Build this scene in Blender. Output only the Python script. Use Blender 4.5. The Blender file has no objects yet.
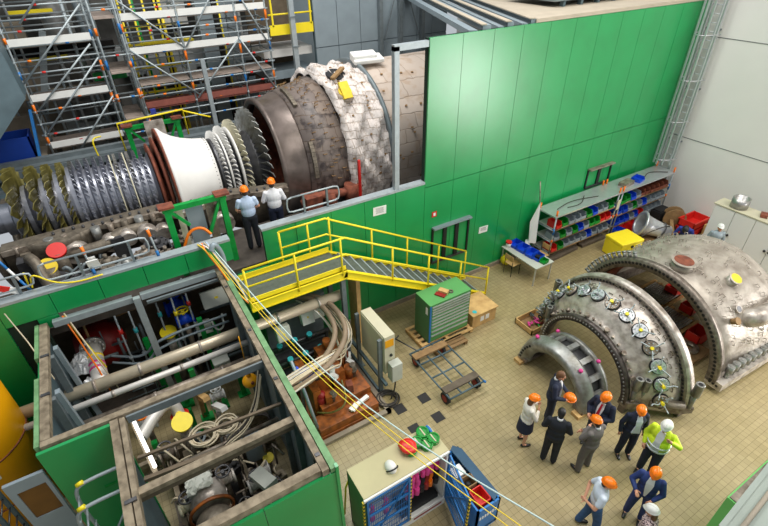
import bpy, math, random
from mathutils import Vector, Matrix
random.seed(7)
PI = math.pi
S = bpy.context.scene
COL = S.collection
rnd = random.random
def U(a, b): return a + (b - a) * random.random()

# ---------------------------------------------------------------- materials
MATS = {}
def lin(c):
    return tuple(((v / 255.0) / 12.92 if v / 255.0 <= 0.04045 else (((v / 255.0) + 0.055) / 1.055) ** 2.4) for v in c)
def mat(name, rgb, rough=0.5, metal=0.0, var=0.12, scale=3.0, bump=0.0, bscale=20.0, rgb2=None, lo=0.35, hi=0.7, spec=None):
    """procedural material: base colour varied by noise towards rgb2 (or a darker tone)"""
    if name in MATS: return MATS[name]
    m = bpy.data.materials.new(name); m.use_nodes = True
    nt = m.node_tree; N = nt.nodes; L = nt.links
    b = N['Principled BSDF']
    b.inputs['Roughness'].default_value = rough
    b.inputs['Metallic'].default_value = metal
    if spec is not None: b.inputs['Specular IOR Level'].default_value = spec
    c = lin(rgb)
    c2 = lin(rgb2) if rgb2 else tuple(v * (1 - var) for v in c)
    tc = N.new('ShaderNodeTexCoord'); no = N.new('ShaderNodeTexNoise'); no.inputs['Scale'].default_value = scale
    no.inputs['Detail'].default_value = 6
    L.new(tc.outputs['Object'], no.inputs['Vector'])
    cr = N.new('ShaderNodeValToRGB')
    cr.color_ramp.elements[0].position = lo; cr.color_ramp.elements[0].color = (*c, 1)
    cr.color_ramp.elements[1].position = hi; cr.color_ramp.elements[1].color = (*c2, 1)
    L.new(no.outputs['Fac'], cr.inputs['Fac']); L.new(cr.outputs['Color'], b.inputs['Base Color'])
    if bump > 0:
        n2 = N.new('ShaderNodeTexNoise'); n2.inputs['Scale'].default_value = bscale; n2.inputs['Detail'].default_value = 4
        L.new(tc.outputs['Object'], n2.inputs['Vector'])
        bp = N.new('ShaderNodeBump'); bp.inputs['Strength'].default_value = bump; bp.inputs['Distance'].default_value = 0.03
        L.new(n2.outputs['Fac'], bp.inputs['Height']); L.new(bp.outputs['Normal'], b.inputs['Normal'])
    MATS[name] = m
    return m

def mat_tiles():
    m = bpy.data.materials.new('floor_tiles'); m.use_nodes = True
    nt = m.node_tree; N = nt.nodes; L = nt.links; b = N['Principled BSDF']
    tc = N.new('ShaderNodeTexCoord')
    mp = N.new('ShaderNodeMapping'); mp.inputs['Location'].default_value = (-0.10, -0.04, 0)
    br = N.new('ShaderNodeTexBrick'); br.offset = 0.0; br.squash = 1.0
    br.inputs['Scale'].default_value = 1.0
    br.inputs['Brick Width'].default_value = 0.2; br.inputs['Row Height'].default_value = 0.2
    br.inputs['Brick Width'].default_value = 0.1385; br.inputs['Row Height'].default_value = 0.1385
    br.inputs['Mortar Size'].default_value = 0.0055; br.inputs['Mortar Smooth'].default_value = 0.3
    br.inputs['Bias'].default_value = 0.0
    br.inputs['Color1'].default_value = (*lin((172, 156, 118)), 1)
    br.inputs['Color2'].default_value = (*lin((160, 145, 108)), 1)
    br.inputs['Mortar'].default_value = (*lin((128, 113, 78)), 1)
    L.new(tc.outputs['Object'], mp.inputs['Vector']); L.new(mp.outputs['Vector'], br.inputs['Vector'])
    no = N.new('ShaderNodeTexNoise'); no.inputs['Scale'].default_value = 0.55; no.inputs['Detail'].default_value = 7
    L.new(tc.outputs['Object'], no.inputs['Vector'])
    cr = N.new('ShaderNodeValToRGB')
    cr.color_ramp.elements[0].position = 0.35; cr.color_ramp.elements[0].color = (0.86, 0.84, 0.74, 1)
    cr.color_ramp.elements[1].position = 0.65; cr.color_ramp.elements[1].color = (1, 1, 1, 1)
    L.new(no.outputs['Fac'], cr.inputs['Fac'])
    mx = N.new('ShaderNodeMix'); mx.data_type = 'RGBA'; mx.blend_type = 'MULTIPLY'; mx.inputs[0].default_value = 1.0
    L.new(br.outputs['Color'], mx.inputs[6]); L.new(cr.outputs['Color'], mx.inputs[7])
    L.new(mx.outputs[2], b.inputs['Base Color'])
    b.inputs['Roughness'].default_value = 0.38
    bp = N.new('ShaderNodeBump'); bp.inputs['Strength'].default_value = 0.15; bp.inputs['Distance'].default_value = 0.01; bp.invert = True
    L.new(br.outputs['Fac'], bp.inputs['Height']); L.new(bp.outputs['Normal'], b.inputs['Normal'])
    return m

def mat_blocks(name, c1, c2, mort, bw, bh, ms, rough=0.8, rot=None, bump=0.5, var=0.5, scale=5, tint=(120, 100, 75), blocks=True):
    """patchwork of quilted blocks / plates, with blotches"""
    m = bpy.data.materials.new(name); m.use_nodes = True
    nt = m.node_tree; N = nt.nodes; L = nt.links; b = N['Principled BSDF']
    tc = N.new('ShaderNodeTexCoord')
    mp = N.new('ShaderNodeMapping')
    if rot: mp.inputs['Rotation'].default_value = rot
    nw = N.new('ShaderNodeTexNoise'); nw.inputs['Scale'].default_value = 2.5
    add = N.new('ShaderNodeMix'); add.data_type = 'VECTOR'; add.inputs[0].default_value = 0.12
    L.new(tc.outputs['Object'], nw.inputs['Vector'])
    L.new(tc.outputs['Object'], add.inputs[4]); L.new(nw.outputs['Color'], add.inputs[5])
    L.new(add.outputs[1], mp.inputs['Vector'])
    br = N.new('ShaderNodeTexBrick'); br.offset = 0.5
    br.inputs['Scale'].default_value = 1; br.inputs['Brick Width'].default_value = bw; br.inputs['Row Height'].default_value = bh
    br.inputs['Mortar Size'].default_value = ms; br.inputs['Mortar Smooth'].default_value = 0.6
    br.inputs['Color1'].default_value = (*lin(c1), 1); br.inputs['Color2'].default_value = (*lin(c2), 1); br.inputs['Mortar'].default_value = (*lin(mort), 1)
    L.new(mp.outputs['Vector'], br.inputs['Vector'])
    no = N.new('ShaderNodeTexNoise'); no.inputs['Scale'].default_value = scale; no.inputs['Detail'].default_value = 8
    L.new(tc.outputs['Object'], no.inputs['Vector'])
    cr = N.new('ShaderNodeValToRGB')
    cr.color_ramp.elements[0].position = 0.5; cr.color_ramp.elements[0].color = (0, 0, 0, 1)
    cr.color_ramp.elements[1].position = 0.66; cr.color_ramp.elements[1].color = (var, var, var, 1)
    L.new(no.outputs['Fac'], cr.inputs['Fac'])
    mx = N.new('ShaderNodeMix'); mx.data_type = 'RGBA'
    L.new(cr.outputs['Color'], mx.inputs[0]); L.new(br.outputs['Color'], mx.inputs[6]); mx.inputs[7].default_value = (*lin(tint), 1)
    L.new(mx.outputs[2], b.inputs['Base Color'])
    b.inputs['Roughness'].default_value = rough
    bp = N.new('ShaderNodeBump'); bp.inputs['Strength'].default_value = bump; bp.inputs['Distance'].default_value = 0.04; bp.invert = True
    L.new(br.outputs['Fac'], bp.inputs['Height']); L.new(bp.outputs['Normal'], b.inputs['Normal'])
    return m

def mat_hazard():
    m = bpy.data.materials.new('hazard_stripes'); m.use_nodes = True; N = m.node_tree.nodes; L = m.node_tree.links
    tc = N.new('ShaderNodeTexCoord'); sp = N.new('ShaderNodeSeparateXYZ'); mu = N.new('ShaderNodeMath'); mu.operation = 'MULTIPLY'; mu.inputs[1].default_value = 8.3
    fr = N.new('ShaderNodeMath'); fr.operation = 'FRACT'; cr = N.new('ShaderNodeValToRGB'); cr.color_ramp.interpolation = 'CONSTANT'
    cr.color_ramp.elements[0].color = (*lin((24, 24, 26)), 1); cr.color_ramp.elements[1].position = .5; cr.color_ramp.elements[1].color = (*lin((244, 214, 40)), 1)
    L.new(tc.outputs['Object'], sp.inputs[0]); L.new(sp.outputs['Z'], mu.inputs[0]); L.new(mu.outputs[0], fr.inputs[0]); L.new(fr.outputs[0], cr.inputs['Fac']); L.new(cr.outputs['Color'], N['Principled BSDF'].inputs['Base Color'])
    return m
M = {}
M['hazard'] = mat_hazard()
M['tiles'] = mat_tiles()
M['green'] = mat('green_panel', (0, 154, 80), 0.33, 0, 0.1, 1.2, 0, rgb2=(0, 143, 72), spec=0.95)
M['green_d'] = mat('green_steel', (0, 160, 66), 0.45, 0, 0.3, 8)
M['green_o'] = mat('green_old_trim', (120, 165, 115), 0.6, 0, 0.3, 6, rgb2=(90, 130, 85))
M['seam'] = mat('seam_dark', (14, 40, 28), 0.8)
M['white_wall'] = mat('white_concrete', (228, 226, 222), 0.8, 0, 0.05, 0.7)
M['white_wall2'] = mat('grey_joint', (120, 122, 122), 0.8)
M['concrete'] = mat('concrete', (150, 138, 120), 0.85, 0, 0.25, 3, 0.2)
M['pinkconc'] = mat('roof_slab', (186, 174, 156), 0.9, 0, 0.12, 2, 0.1)
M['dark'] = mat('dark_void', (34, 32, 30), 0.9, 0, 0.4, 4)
M['dark_floor'] = mat('dark_floor', (82, 74, 66), 0.8, 0, 0.4, 5)
M['galv'] = mat('galvanised', (172, 182, 186), 0.45, 0.3, 0.15, 8)
M['galv_d'] = mat('galvanised_dark', (120, 130, 134), 0.5, 0.3, 0.2, 6)
M['steel'] = mat('bare_steel', (176, 174, 172), 0.33, 0.7, 0.2, 10)
M['steel_d'] = mat('dark_steel', (95, 95, 98), 0.45, 0.6, 0.4, 7)
M['disc'] = mat('turned_steel', (166, 168, 178), 0.34, 0.7, 0.12, 6)
M['bluegrey'] = mat('bluegrey_panel', (146, 160, 168), 0.45, 0.2, 0.12, 2)
M['bluegrey_d'] = mat('bluegrey_dark', (84, 104, 112), 0.5, 0.1, 0.2, 3)
M['olive'] = mat('olive_blade', (132, 124, 66), 0.4, 0.3, 0.3, 6, rgb2=(96, 90, 46))
M['rust'] = mat('rust_red', (142, 78, 56), 0.75, 0.1, 0.35, 7, rgb2=(96, 50, 38))
M['beam'] = mat('old_beam', (156, 142, 120), 0.75, 0, 0.3, 7, 0.2, rgb2=(104, 92, 74))
M['beam_d'] = mat('old_beam_dark', (112, 98, 80), 0.8, 0, 0.3, 6)
M['yellow'] = mat('yellow_paint', (248, 224, 40), 0.4, 0, 0.06, 5)
M['yellow_o'] = mat('yellow_vessel', (244, 170, 14), 0.35, 0, 0.1, 2)
M['yellow_c'] = mat('yellow_cap', (238, 206, 50), 0.5, 0, 0.1, 8)
M['orange'] = mat('orange_plastic', (255, 128, 22), 0.3, 0, 0.03, 5)
M['orange_s'] = mat('orange_skid', (172, 94, 32), 0.5, 0, 0.3, 6, rgb2=(106, 58, 24))
M['red'] = mat('red_plastic', (214, 40, 34), 0.4, 0, 0.1, 5)
M['redd'] = mat('red_dark', (150, 30, 26), 0.5, 0, 0.2, 5)
M['blue'] = mat('blue_plastic', (20, 76, 210), 0.4, 0, 0.1, 6)
M['blue_s'] = mat('blue_steel', (30, 118, 190), 0.45, 0, 0.2, 5)
M['blue_d'] = mat('blue_box', (34, 78, 108), 0.5, 0, 0.25, 5)
M['greenbin'] = mat('green_plastic', (16, 142, 46), 0.4, 0, 0.12, 6)
M['greybin'] = mat('grey_plastic', (142, 152, 160), 0.5, 0, 0.1, 6)
M['teal'] = mat('teal_cap', (60, 190, 200), 0.4)
M['pink'] = mat('pink_paint', (226, 70, 150), 0.5)
M['white'] = mat('white_paint', (236, 236, 232), 0.5, 0, 0.05, 4)
M['white_c'] = mat('white_ceramic', (232, 230, 226), 0.55, 0, 0.05, 3)
M['cream'] = mat('cream_paint', (204, 198, 172), 0.5, 0, 0.1, 3)
M['boxgrey'] = mat('junction_box', (196, 198, 188), 0.5, 0, 0.08, 5)
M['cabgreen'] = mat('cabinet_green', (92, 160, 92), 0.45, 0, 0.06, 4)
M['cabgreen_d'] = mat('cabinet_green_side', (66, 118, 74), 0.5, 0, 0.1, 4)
M['wood'] = mat('pine_wood', (214, 176, 116), 0.7, 0, 0.2, 5, rgb2=(186, 146, 92))
M['wood_d'] = mat('old_wood', (150, 118, 78), 0.8, 0, 0.3, 6)
M['wood_g'] = mat('grey_wood', (104, 92, 78), 0.8, 0, 0.35, 6)
M['black'] = mat('black_matt', (26, 26, 28), 0.6, 0, 0.2, 5)
M['rubber'] = mat('dark_rubber', (46, 44, 44), 0.8)
M['cable'] = mat('beige_cable', (206, 192, 164), 0.55)
M['cable_d'] = mat('dark_cable', (62, 56, 52), 0.6)
M['pipe'] = mat('clad_pipe', (206, 192, 168), 0.35, 0.35, 0.15, 4)
M['pipe_w'] = mat('white_pipe', (214, 210, 204), 0.4, 0.2, 0.12, 4)
M['grime'] = mat('grimy_metal', (128, 118, 104), 0.55, 0.45, 0.45, 7, 0.3)
M['cast'] = mat('cast_metal', (172, 160, 146), 0.42, 0.4, 0.3, 6, 0.35, 14, rgb2=(104, 90, 78))
M['cast_w'] = mat('pale_cast_metal', (204, 195, 186), 0.36, 0.4, 0.25, 4.5, 0.3, 10, rgb2=(122, 109, 98), lo=.4, hi=.72)
M['roof_beige'] = mat('roof_beige', (192, 182, 142), 0.6, 0, 0.08, 3)
M['green_lt'] = mat('light_green', (120, 214, 116), 0.4, 0, 0.05, 3)
M['flange_k'] = mat('dark_flange', (96, 88, 84), 0.4, 0.4, 0.35, 9, 0.2, rgb2=(60, 54, 52))
M['cast_y'] = mat('khaki_casing', (180, 171, 160), 0.42, 0.3, 0.3, 3.2, 0.4, 9, rgb2=(130, 119, 108), lo=.35, hi=.75)
M['flange'] = mat('flange_steel', (138, 128, 118), 0.4, 0.5, 0.35, 9, 0.2, rgb2=(92, 80, 72))
M['bare'] = mat('machined_grey', (158, 160, 158), 0.38, 0.45, 0.35, 5, 0.15, 8, rgb2=(112, 108, 100))
M['hull'] = mat('scorched_casing', (116, 104, 98), 0.38, 0.4, 0.5, 2.2, 0.1, 7, rgb2=(88, 78, 72), lo=.4, hi=.66)
M['alu'] = mat('aluminium', (208, 210, 214), 0.35, 0.6, 0.1, 6)
M['deck'] = mat('alu_deck', (210, 208, 204), 0.5, 0.2, 0.15, 6)
M['deckred'] = mat('phenolic_deck', (150, 84, 72), 0.7, 0, 0.25, 5)
M['tarp'] = mat('silver_foil', (210, 212, 214), 0.4, 0.4, 0.2, 9, 0.4)
M['skin'] = mat('skin', (220, 160, 130), 0.5, 0, 0.08, 12)
M['hair_b'] = mat('hair_brown', (118, 80, 52), 0.6, 0, 0.3, 40)
M['hair_k'] = mat('hair_black', (30, 28, 30), 0.5, 0, 0.3, 40)
M['hair_g'] = mat('hair_dark', (60, 44, 36), 0.6, 0, 0.3, 40)
M['navy'] = mat('navy_cloth', (30, 38, 62), 0.8, 0, 0.2, 12)
M['navy2'] = mat('blue_suit', (38, 58, 118), 0.75, 0, 0.2, 12)
M['blacksuit'] = mat('black_suit', (30, 34, 44), 0.8, 0, 0.2, 12)
M['greysuit'] = mat('grey_suit', (112, 106, 104), 0.8, 0, 0.15, 12)
M['jeans'] = mat('denim', (56, 92, 138), 0.85, 0, 0.3, 14)
M['shirt_w'] = mat('white_shirt', (232, 232, 236), 0.7, 0, 0.05, 8)
M['shirt_b'] = mat('pale_blue_shirt', (188, 206, 232), 0.7, 0, 0.08, 8)
M['cardigan'] = mat('cream_cardigan', (236, 230, 218), 0.8, 0, 0.06, 10)
M['tie'] = mat('red_tie', (190, 24, 50), 0.5)
M['hivis'] = mat('hi_vis_yellow', (216, 244, 50), 0.6, 0, 0.1, 6)
M['reflect'] = mat('reflective_tape', (200, 206, 210), 0.3, 0.3)
M['floral'] = mat('patterned_blouse', (226, 200, 200), 0.8, 0, 0.3, 42, rgb2=(70, 40, 60), lo=0.48, hi=0.54)
M['workblue'] = mat('work_jacket_blue', (36, 56, 150), 0.7, 0, 0.2, 10)
M['shoe'] = mat('black_shoe', (24, 22, 24), 0.35)
M['lipstick'] = mat('lips', (176, 90, 84), 0.5)
M['insul'] = mat_blocks('insulation_blocks', (224, 214, 208), (202, 194, 190), (200, 186, 174), 0.3, 0.18, 0.012, 0.9, (PI/2, 0, 0), 0.8, 0.6, 9, (150, 134, 120))
M['insul2'] = mat_blocks('insulation_blanket', (194, 180, 168), (180, 166, 154), (160, 144, 130), 0.8, 0.35, 0.012, 0.9, (PI/2, 0, 0), 0.6, 0.6, 3, (168, 144, 122))
M['scorch'] = mat_blocks('scorched_plates', (132, 118, 108), (108, 98, 94), (100, 84, 72), 0.3, 0.26, 0.01, 0.5, (PI/2, 0, 0), 0.3, 0.85, 4.5, (58, 50, 50))

# ---------------------------------------------------------------- mesh builder
class MB:
    def __init__(s): s.v = []; s.f = []; s.sm = []
    def add(s, vs, fs, smooth=False):
        o = len(s.v); s.v += [tuple(v) for v in vs]
        for f in fs: s.f.append([i + o for i in f]); s.sm.append(smooth)
        return s
    def box(s, x0, x1, y0, y1, z0, z1, R=None):
        vs = [(x, y, z) for x in (x0, x1) for y in (y0, y1) for z in (z0, z1)]
        if R is not None:
            c = Vector(((x0+x1)/2, (y0+y1)/2, (z0+z1)/2)); vs = [tuple(c + R @ (Vector(v) - c)) for v in vs]
        return s.add(vs, [(0,1,3,2),(4,6,7,5),(0,4,5,1),(2,3,7,6),(0,2,6,4),(1,5,7,3)])
    def bc(s, c, d, rz=0, rx=0, ry=0):
        """box by centre and size with rotation"""
        R = Matrix.Rotation(rz, 3, 'Z') @ Matrix.Rotation(ry, 3, 'Y') @ Matrix.Rotation(rx, 3, 'X')
        return s.box(c[0]-d[0]/2, c[0]+d[0]/2, c[1]-d[1]/2, c[1]+d[1]/2, c[2]-d[2]/2, c[2]+d[2]/2, R)
    def beam(s, p, q, w, h):
        """rectangular bar from p to q"""
        p = Vector(p); q = Vector(q); d = (q - p); ln = d.length; d.normalize()
        up = Vector((0, 0, 1)) if abs(d.z) < 0.9 else Vector((0, 1, 0))
        a = d.cross(up).normalized(); b = a.cross(d).normalized()
        vs = [p + a*(i*w/2) + b*(j*h/2) + d*(k*ln) for i in (-1, 1) for j in (-1, 1) for k in (0, 1)]
        return s.add(vs, [(0,1,3,2),(4,6,7,5),(0,4,5,1),(2,3,7,6),(0,2,6,4),(1,5,7,3)])
    def cyl(s, p, q, r, r2=None, n=12, cap=True):
        r2 = r if r2 is None else r2
        p = Vector(p); q = Vector(q); d = (q - p).normalized()
        up = Vector((0, 0, 1)) if abs(d.z) < 0.9 else Vector((0, 1, 0))
        a = d.cross(up).normalized(); b = a.cross(d).normalized()
        vs = []
        for c, rr in ((p, r), (q, r2)):
            for i in range(n):
                t = 2*PI*i/n; vs.append(c + a*(rr*math.cos(t)) + b*(rr*math.sin(t)))
        s.add(vs, [(i, (i+1) % n, n+(i+1) % n, n+i) for i in range(n)], True)
        if cap: s.add(vs[:n], [tuple(reversed(range(n)))]); s.add(vs[n:], [tuple(range(n))])
        return s
    def tube(s, pts, r, n=8, smooth_path=0):
        P = [Vector(p) for p in pts]
        for _ in range(smooth_path):
            Q = [P[0]]
            for i in range(len(P)-1): Q += [P[i]*0.75 + P[i+1]*0.25, P[i]*0.25 + P[i+1]*0.75]
            Q.append(P[-1]); P = Q
        vs = []; prev = None
        for i, p in enumerate(P):
            d = (P[min(i+1, len(P)-1)] - P[max(i-1, 0)])
            if d.length < 1e-6: d = Vector((0, 0, 1))
            d.normalize()
            if prev is None:
                up = Vector((0, 0, 1)) if abs(d.z) < 0.9 else Vector((0, 1, 0)); a = d.cross(up).normalized()
            else:
                a = (prev - d*prev.dot(d)); a = a.normalized() if a.length > 1e-5 else d.cross(Vector((0, 1, 0.1))).normalized()
            prev = a; b = d.cross(a).normalized()
            rr = r[i] if isinstance(r, (list, tuple)) else r
            for k in range(n):
                t = 2*PI*k/n; vs.append(p + a*(rr*math.cos(t)) + b*(rr*math.sin(t)))
        fs = []
        for i in range(len(P)-1):
            for k in range(n): fs.append((i*n+k, i*n+(k+1) % n, (i+1)*n+(k+1) % n, (i+1)*n+k))
        s.add(vs, fs, True)
        s.add(vs[:n], [tuple(reversed(range(n)))]); s.add(vs[-n:], [tuple(range(n))])
        return s
    def rev(s, loop, c, ax='X', a0=0, a1=2*PI, n=48, closed=True, sm=True):
        """revolve a 2-D loop of (along, radius) about an axis through c; closed = the loop is a closed section"""
        full = abs(a1 - a0 - 2*PI) < 1e-4
        k = len(loop); cnt = n if full else n + 1
        vs = []
        for i in range(cnt):
            t = a0 + (a1 - a0)*i/n; ct, st = math.cos(t), math.sin(t)
            for (u, r) in loop:
                if ax == 'X': vs.append((c[0]+u, c[1]+r*ct, c[2]+r*st))
                elif ax == 'Z': vs.append((c[0]+r*ct, c[1]+r*st, c[2]+u))
                else: vs.append((c[0]+r*ct, c[1]+u, c[2]+r*st))
        fs = []
        m = k if closed else k - 1
        for i in range(n):
            j = (i+1) % cnt
            for q in range(m):
                q2 = (q+1) % k; fs.append((i*k+q, i*k+q2, j*k+q2, j*k+q))
        s.add(vs, fs, sm)
        if closed and not full: s.add(vs[:k], [tuple(range(k))]); s.add(vs[-k:], [tuple(reversed(range(k)))])
        return s
    def sph(s, c, r, n=10, sc=(1, 1, 1), R=None):
        vs = []; fs = []
        m = max(4, n//2 + 1)
        for i in range(m+1):
            ph = PI*i/m
            for k in range(n):
                t = 2*PI*k/n; v = Vector((r*sc[0]*math.sin(ph)*math.cos(t), r*sc[1]*math.sin(ph)*math.sin(t), r*sc[2]*math.cos(ph)))
                if R is not None: v = R @ v
                vs.append((c[0]+v.x, c[1]+v.y, c[2]+v.z))
        for i in range(m):
            for k in range(n): fs.append((i*n+k, (i+1)*n+k, (i+1)*n+(k+1) % n, i*n+(k+1) % n))
        return s.add(vs, fs, True)
    def prism(s, poly, z0, z1):
        n = len(poly); vs = [(x, y, z0) for x, y in poly] + [(x, y, z1) for x, y in poly]
        return s.add(vs, [tuple(reversed(range(n))), tuple(range(n, 2*n))] + [(i, (i+1) % n, n+(i+1) % n, n+i) for i in range(n)])
    def build_stuff(s, *a, **k):
        o = s.build(*a, **k); o['kind'] = 'stuff'; return o
    def build(s, name, material, parent=None, local=False, bevel=0, base=True):
        me = bpy.data.meshes.new(name)
        off = Vector((0, 0, 0)); V = s.v
        if parent is not None and not local:
            inv = wmat(parent).inverted(); V = [tuple(inv @ Vector(v)) for v in s.v]
        elif parent is None and base and V:
            xs = [v[0] for v in V]; ys = [v[1] for v in V]; zs = [v[2] for v in V]
            off = Vector(((min(xs)+max(xs))/2, (min(ys)+max(ys))/2, min(zs)))
            V = [(v[0]-off.x, v[1]-off.y, v[2]-off.z) for v in V]
        me.from_pydata(V, [], s.f)
        me.polygons.foreach_set('use_smooth', s.sm)
        me.materials.append(M[material] if isinstance(material, str) else material)
        me.update()
        import bmesh
        bm = bmesh.new(); bm.from_mesh(me); bmesh.ops.remove_doubles(bm, verts=bm.verts, dist=1e-5)
        bmesh.ops.recalc_face_normals(bm, faces=bm.faces); bm.to_mesh(me); bm.free()
        o = bpy.data.objects.new(name, me); COL.objects.link(o)
        if parent is not None: o.parent = parent
        else: o.location = off
        if bevel:
            bv = o.modifiers.new('bevel', 'BEVEL'); bv.width = bevel; bv.segments = 2; bv.limit_method = 'ANGLE'
        return o
def lmat(o): return Matrix.Translation(o.location) @ o.rotation_euler.to_matrix().to_4x4() @ Matrix.Diagonal((*o.scale, 1))
def wmat(o): return lmat(o) if o.parent is None else wmat(o.parent) @ lmat(o)
def tag(o, label, cat, group=None, kind=None):
    if label: o['label'] = label
    if cat: o['category'] = cat
    if group: o['group'] = group
    if kind: o['kind'] = kind
    return o
def struct(mb, name, material, bevel=0, label=None):
    o = mb.build(name, material, base=False, bevel=bevel); o['kind'] = 'structure'
    if label: o['label'] = label
    return o
def thing(name, label, cat, loc=(0, 0, 0), rz=0, group=None):
    o = bpy.data.objects.new(name, None); COL.objects.link(o); o.location = loc; o.rotation_euler = (0, 0, rz); o.empty_display_size = 0.1
    return tag(o, label, cat, group)
def dup(root, loc, rz=0, label=None, group=None, mats=None):
    """copy a thing, its parts and sub-parts"""
    def cp(o, par):
        c = o.copy(); COL.objects.link(c)
        if par is not None: c.parent = par
        for ch in [x for x in list(COL.objects) if x.parent is o]: cp(ch, c)
        return c
    r = cp(root, None); r.location = loc; r.rotation_euler = (0, 0, rz)
    if label: r['label'] = label
    if group: r['group'] = group
    return r
def spread(proto, spots):
    """the first spot keeps the part itself, the rest get copies"""
    base = proto.location.copy()
    for i, q in enumerate(spots):
        o = proto if i == 0 else proto.copy()
        if i: COL.objects.link(o)
        o.location = base + (Vector(q) - Vector(spots[0]))
    return proto
ORD = ['first', 'second', 'third', 'fourth', 'fifth', 'sixth', 'seventh', 'eighth', 'ninth', 'tenth', 'eleventh', 'twelfth', 'thirteenth', 'fourteenth', 'fifteenth', 'sixteenth', 'seventeenth', 'eighteenth', 'nineteenth', 'twentieth']
# ---------------------------------------------------------------- camera and light
cam_d = bpy.data.cameras.new('camera'); cam = bpy.data.objects.new('camera', cam_d); COL.objects.link(cam)
yaw, pit, roll, foc = 0.529972125, 0.608208295, -0.0209836649, 475.69
f = Vector((math.sin(yaw)*math.cos(pit), math.cos(yaw)*math.cos(pit), -math.sin(pit)))
r = f.cross(Vector((0, 0, 1))).normalized(); u = r.cross(f)
c_, s_ = math.cos(roll), math.sin(roll)
r2 = r*c_ + u*s_; u2 = -r*s_ + u*c_
cam.matrix_world = Matrix(((r2.x, u2.x, -f.x, 0), (r2.y, u2.y, -f.y, 0), (r2.z, u2.z, -f.z, 10), (0, 0, 0, 1)))
cam_d.sensor_width = 36; cam_d.lens = 36*foc/768; cam_d.clip_start = 0.05; cam_d.clip_end = 200
S.camera = cam
S.view_settings.view_transform = 'Standard'; S.view_settings.look = 'None'; S.view_settings.gamma = 1; S.view_settings.exposure = 0.0
S.view_settings.use_curve_mapping = False
w = bpy.data.worlds.new('world'); S.world = w; w.use_nodes = True
bg = w.node_tree.nodes['Background']; bg.inputs['Color'].default_value = (0.88, 0.94, 1.0, 1); bg.inputs['Strength'].default_value = 0.55
def area(name, loc, target, sx, sy, power, col):
    d = bpy.data.lights.new(name, 'AREA'); d.shape = 'RECTANGLE'; d.size = sx; d.size_y = sy; d.energy = power; d.color = col
    o = bpy.data.objects.new(name, d); COL.objects.link(o); o.location = loc
    o.rotation_euler = (Vector(target) - Vector(loc)).to_track_quat('-Z', 'Y').to_euler()
    return o
# rows of hall roof lights / skylight bands high above the bay
area('roof_light', (9, 2, 19), (9, 5, 0), 14, 3, 1350, (1.0, 0.96, 0.88))
area('roof_light', (15, -4, 19), (11, 7, 2), 14, 3, 1500, (1.0, 0.96, 0.88))
area('added_highlight_light', (19.15, -3.0, 2.9), (8.5, -3.0, 3.4), 4, 4.4, 1500, (1.0, 0.99, 0.97))  # unseen area light added to put a glossy highlight on the green wall
area('roof_light', (4, 13, 21), (4, 15, 3), 12, 4, 2600, (1.0, 0.98, 0.94))

# ---------------------------------------------------------------- floor and walls
b = MB(); b.box(-9, 24, -8, 10.3, -0.3, 0.0); struct(b, 'floor', 'tiles')
WY = 10.17
SE = [7.38 + 1.035*i for i in range(13)]
b = MB()
for i in range(12):
    x0, x1 = SE[i]+.006, SE[i+1]-.006
    if i == 11: x1 = 19.3
    for (z0, z1) in ((0.12, 3.89), (3.91, 7.88)): b.box(x0, x1, WY, WY+.05, z0, z1)
for i in range(5):
    x0, x1 = 7.38-1.0*(i+1)+.006, 7.38-1.0*i-.006
    if i == 4: x0 = 2.52
    b.box(x0, x1, WY, WY+.05, 0.12, 4.02)
xs = [1.72, .66, -.24, -1.14, -2.05]
for i in range(4): b.box(xs[i+1]+.006, xs[i]-.006, WY, WY+.05, 3.5, 4.02)
for x0, x1 in ((-2.98, -2.05), (-4.0, -2.98), (-5.05, -4.0), (-6.1, -5.05)): b.box(x0+.006, x1-.006, WY, WY+.05, 0.12 if x1 < -2.4 else 3.5, 4.02)
b.box(-2.44, -2.062, WY+.001, WY+.05, 3.2, 3.49)
b.box(1.72, 2.52, WY, WY+.05, 0.12, 3.0)
struct(b, 'wall_back', 'green')
b = MB()
b.box(7.385, 19.3, WY+.05, WY+.2, 0, 7.87); b.box(2.53, 7.385, WY+.05, WY+.2, 0, 4.0); b.box(1.70, 2.53, WY+.05, WY+.2, 0, 2.98)
b.box(-2.4, 1.70, WY+.05, WY+.2, 3.48, 4.0); b.box(-6.1, -2.4, WY+.05, WY+.2, 0, 4.0)
struct(b, 'trim_1', 'seam')
b = MB(); b.box(2.50, 7.38, WY-.01, WY+.24, 4.02, 4.08); b.box(-6.1, 1.72, WY-.01, WY+.24, 4.02, 4.08); struct(b, 'trim_2', 'galv')
b = MB(); b.box(2.5, 19.3, WY-.06, WY+.05, 0, 0.14); struct(b, 'baseboard_back', 'concrete')
# enclosure roof slab behind the tall wall and the service beams next to it
b = MB(); b.prism([(10.95, WY+.02), (19.3, WY+.02), (19.3, 22), (15.9, 22)], 7.89, 7.99); struct(b, 'ceiling', 'pinkconc')
b = MB()
for dx, wd in ((0.0, .36), (-0.85, .36), (-1.8, .5)):
    for (o1, h0, h1) in ((0, 7.76, 7.90), (wd*.9, 7.86, 7.98)):
        x = 10.75+dx+o1
        b.beam((x-.15, WY+.1, (h0+h1)/2), (x+3.6, WY+9.2, (h0+h1)/2), wd*.45, h1-h0)
struct(b, 'trim_3', 'bluegrey')
b = MB()
for dx in (0.2, -0.65, -1.5): b.beam((10.75+dx-.1, WY+.1, 8.0), (10.75+dx+3.6, WY+9.2, 8.0), .16, .03)
struct(b, 'trim_4', 'pinkconc')
b = MB(); b.box(19.3, 19.6, -8, 24, 0, 14); struct(b, 'wall_right', 'white_wall')
b = MB()
for z in (3.2, 6.78): b.box(19.29, 19.31, -8, 10.1, z-.012, z+.012)
struct(b, 'trim_5', 'white_wall2')
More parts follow.
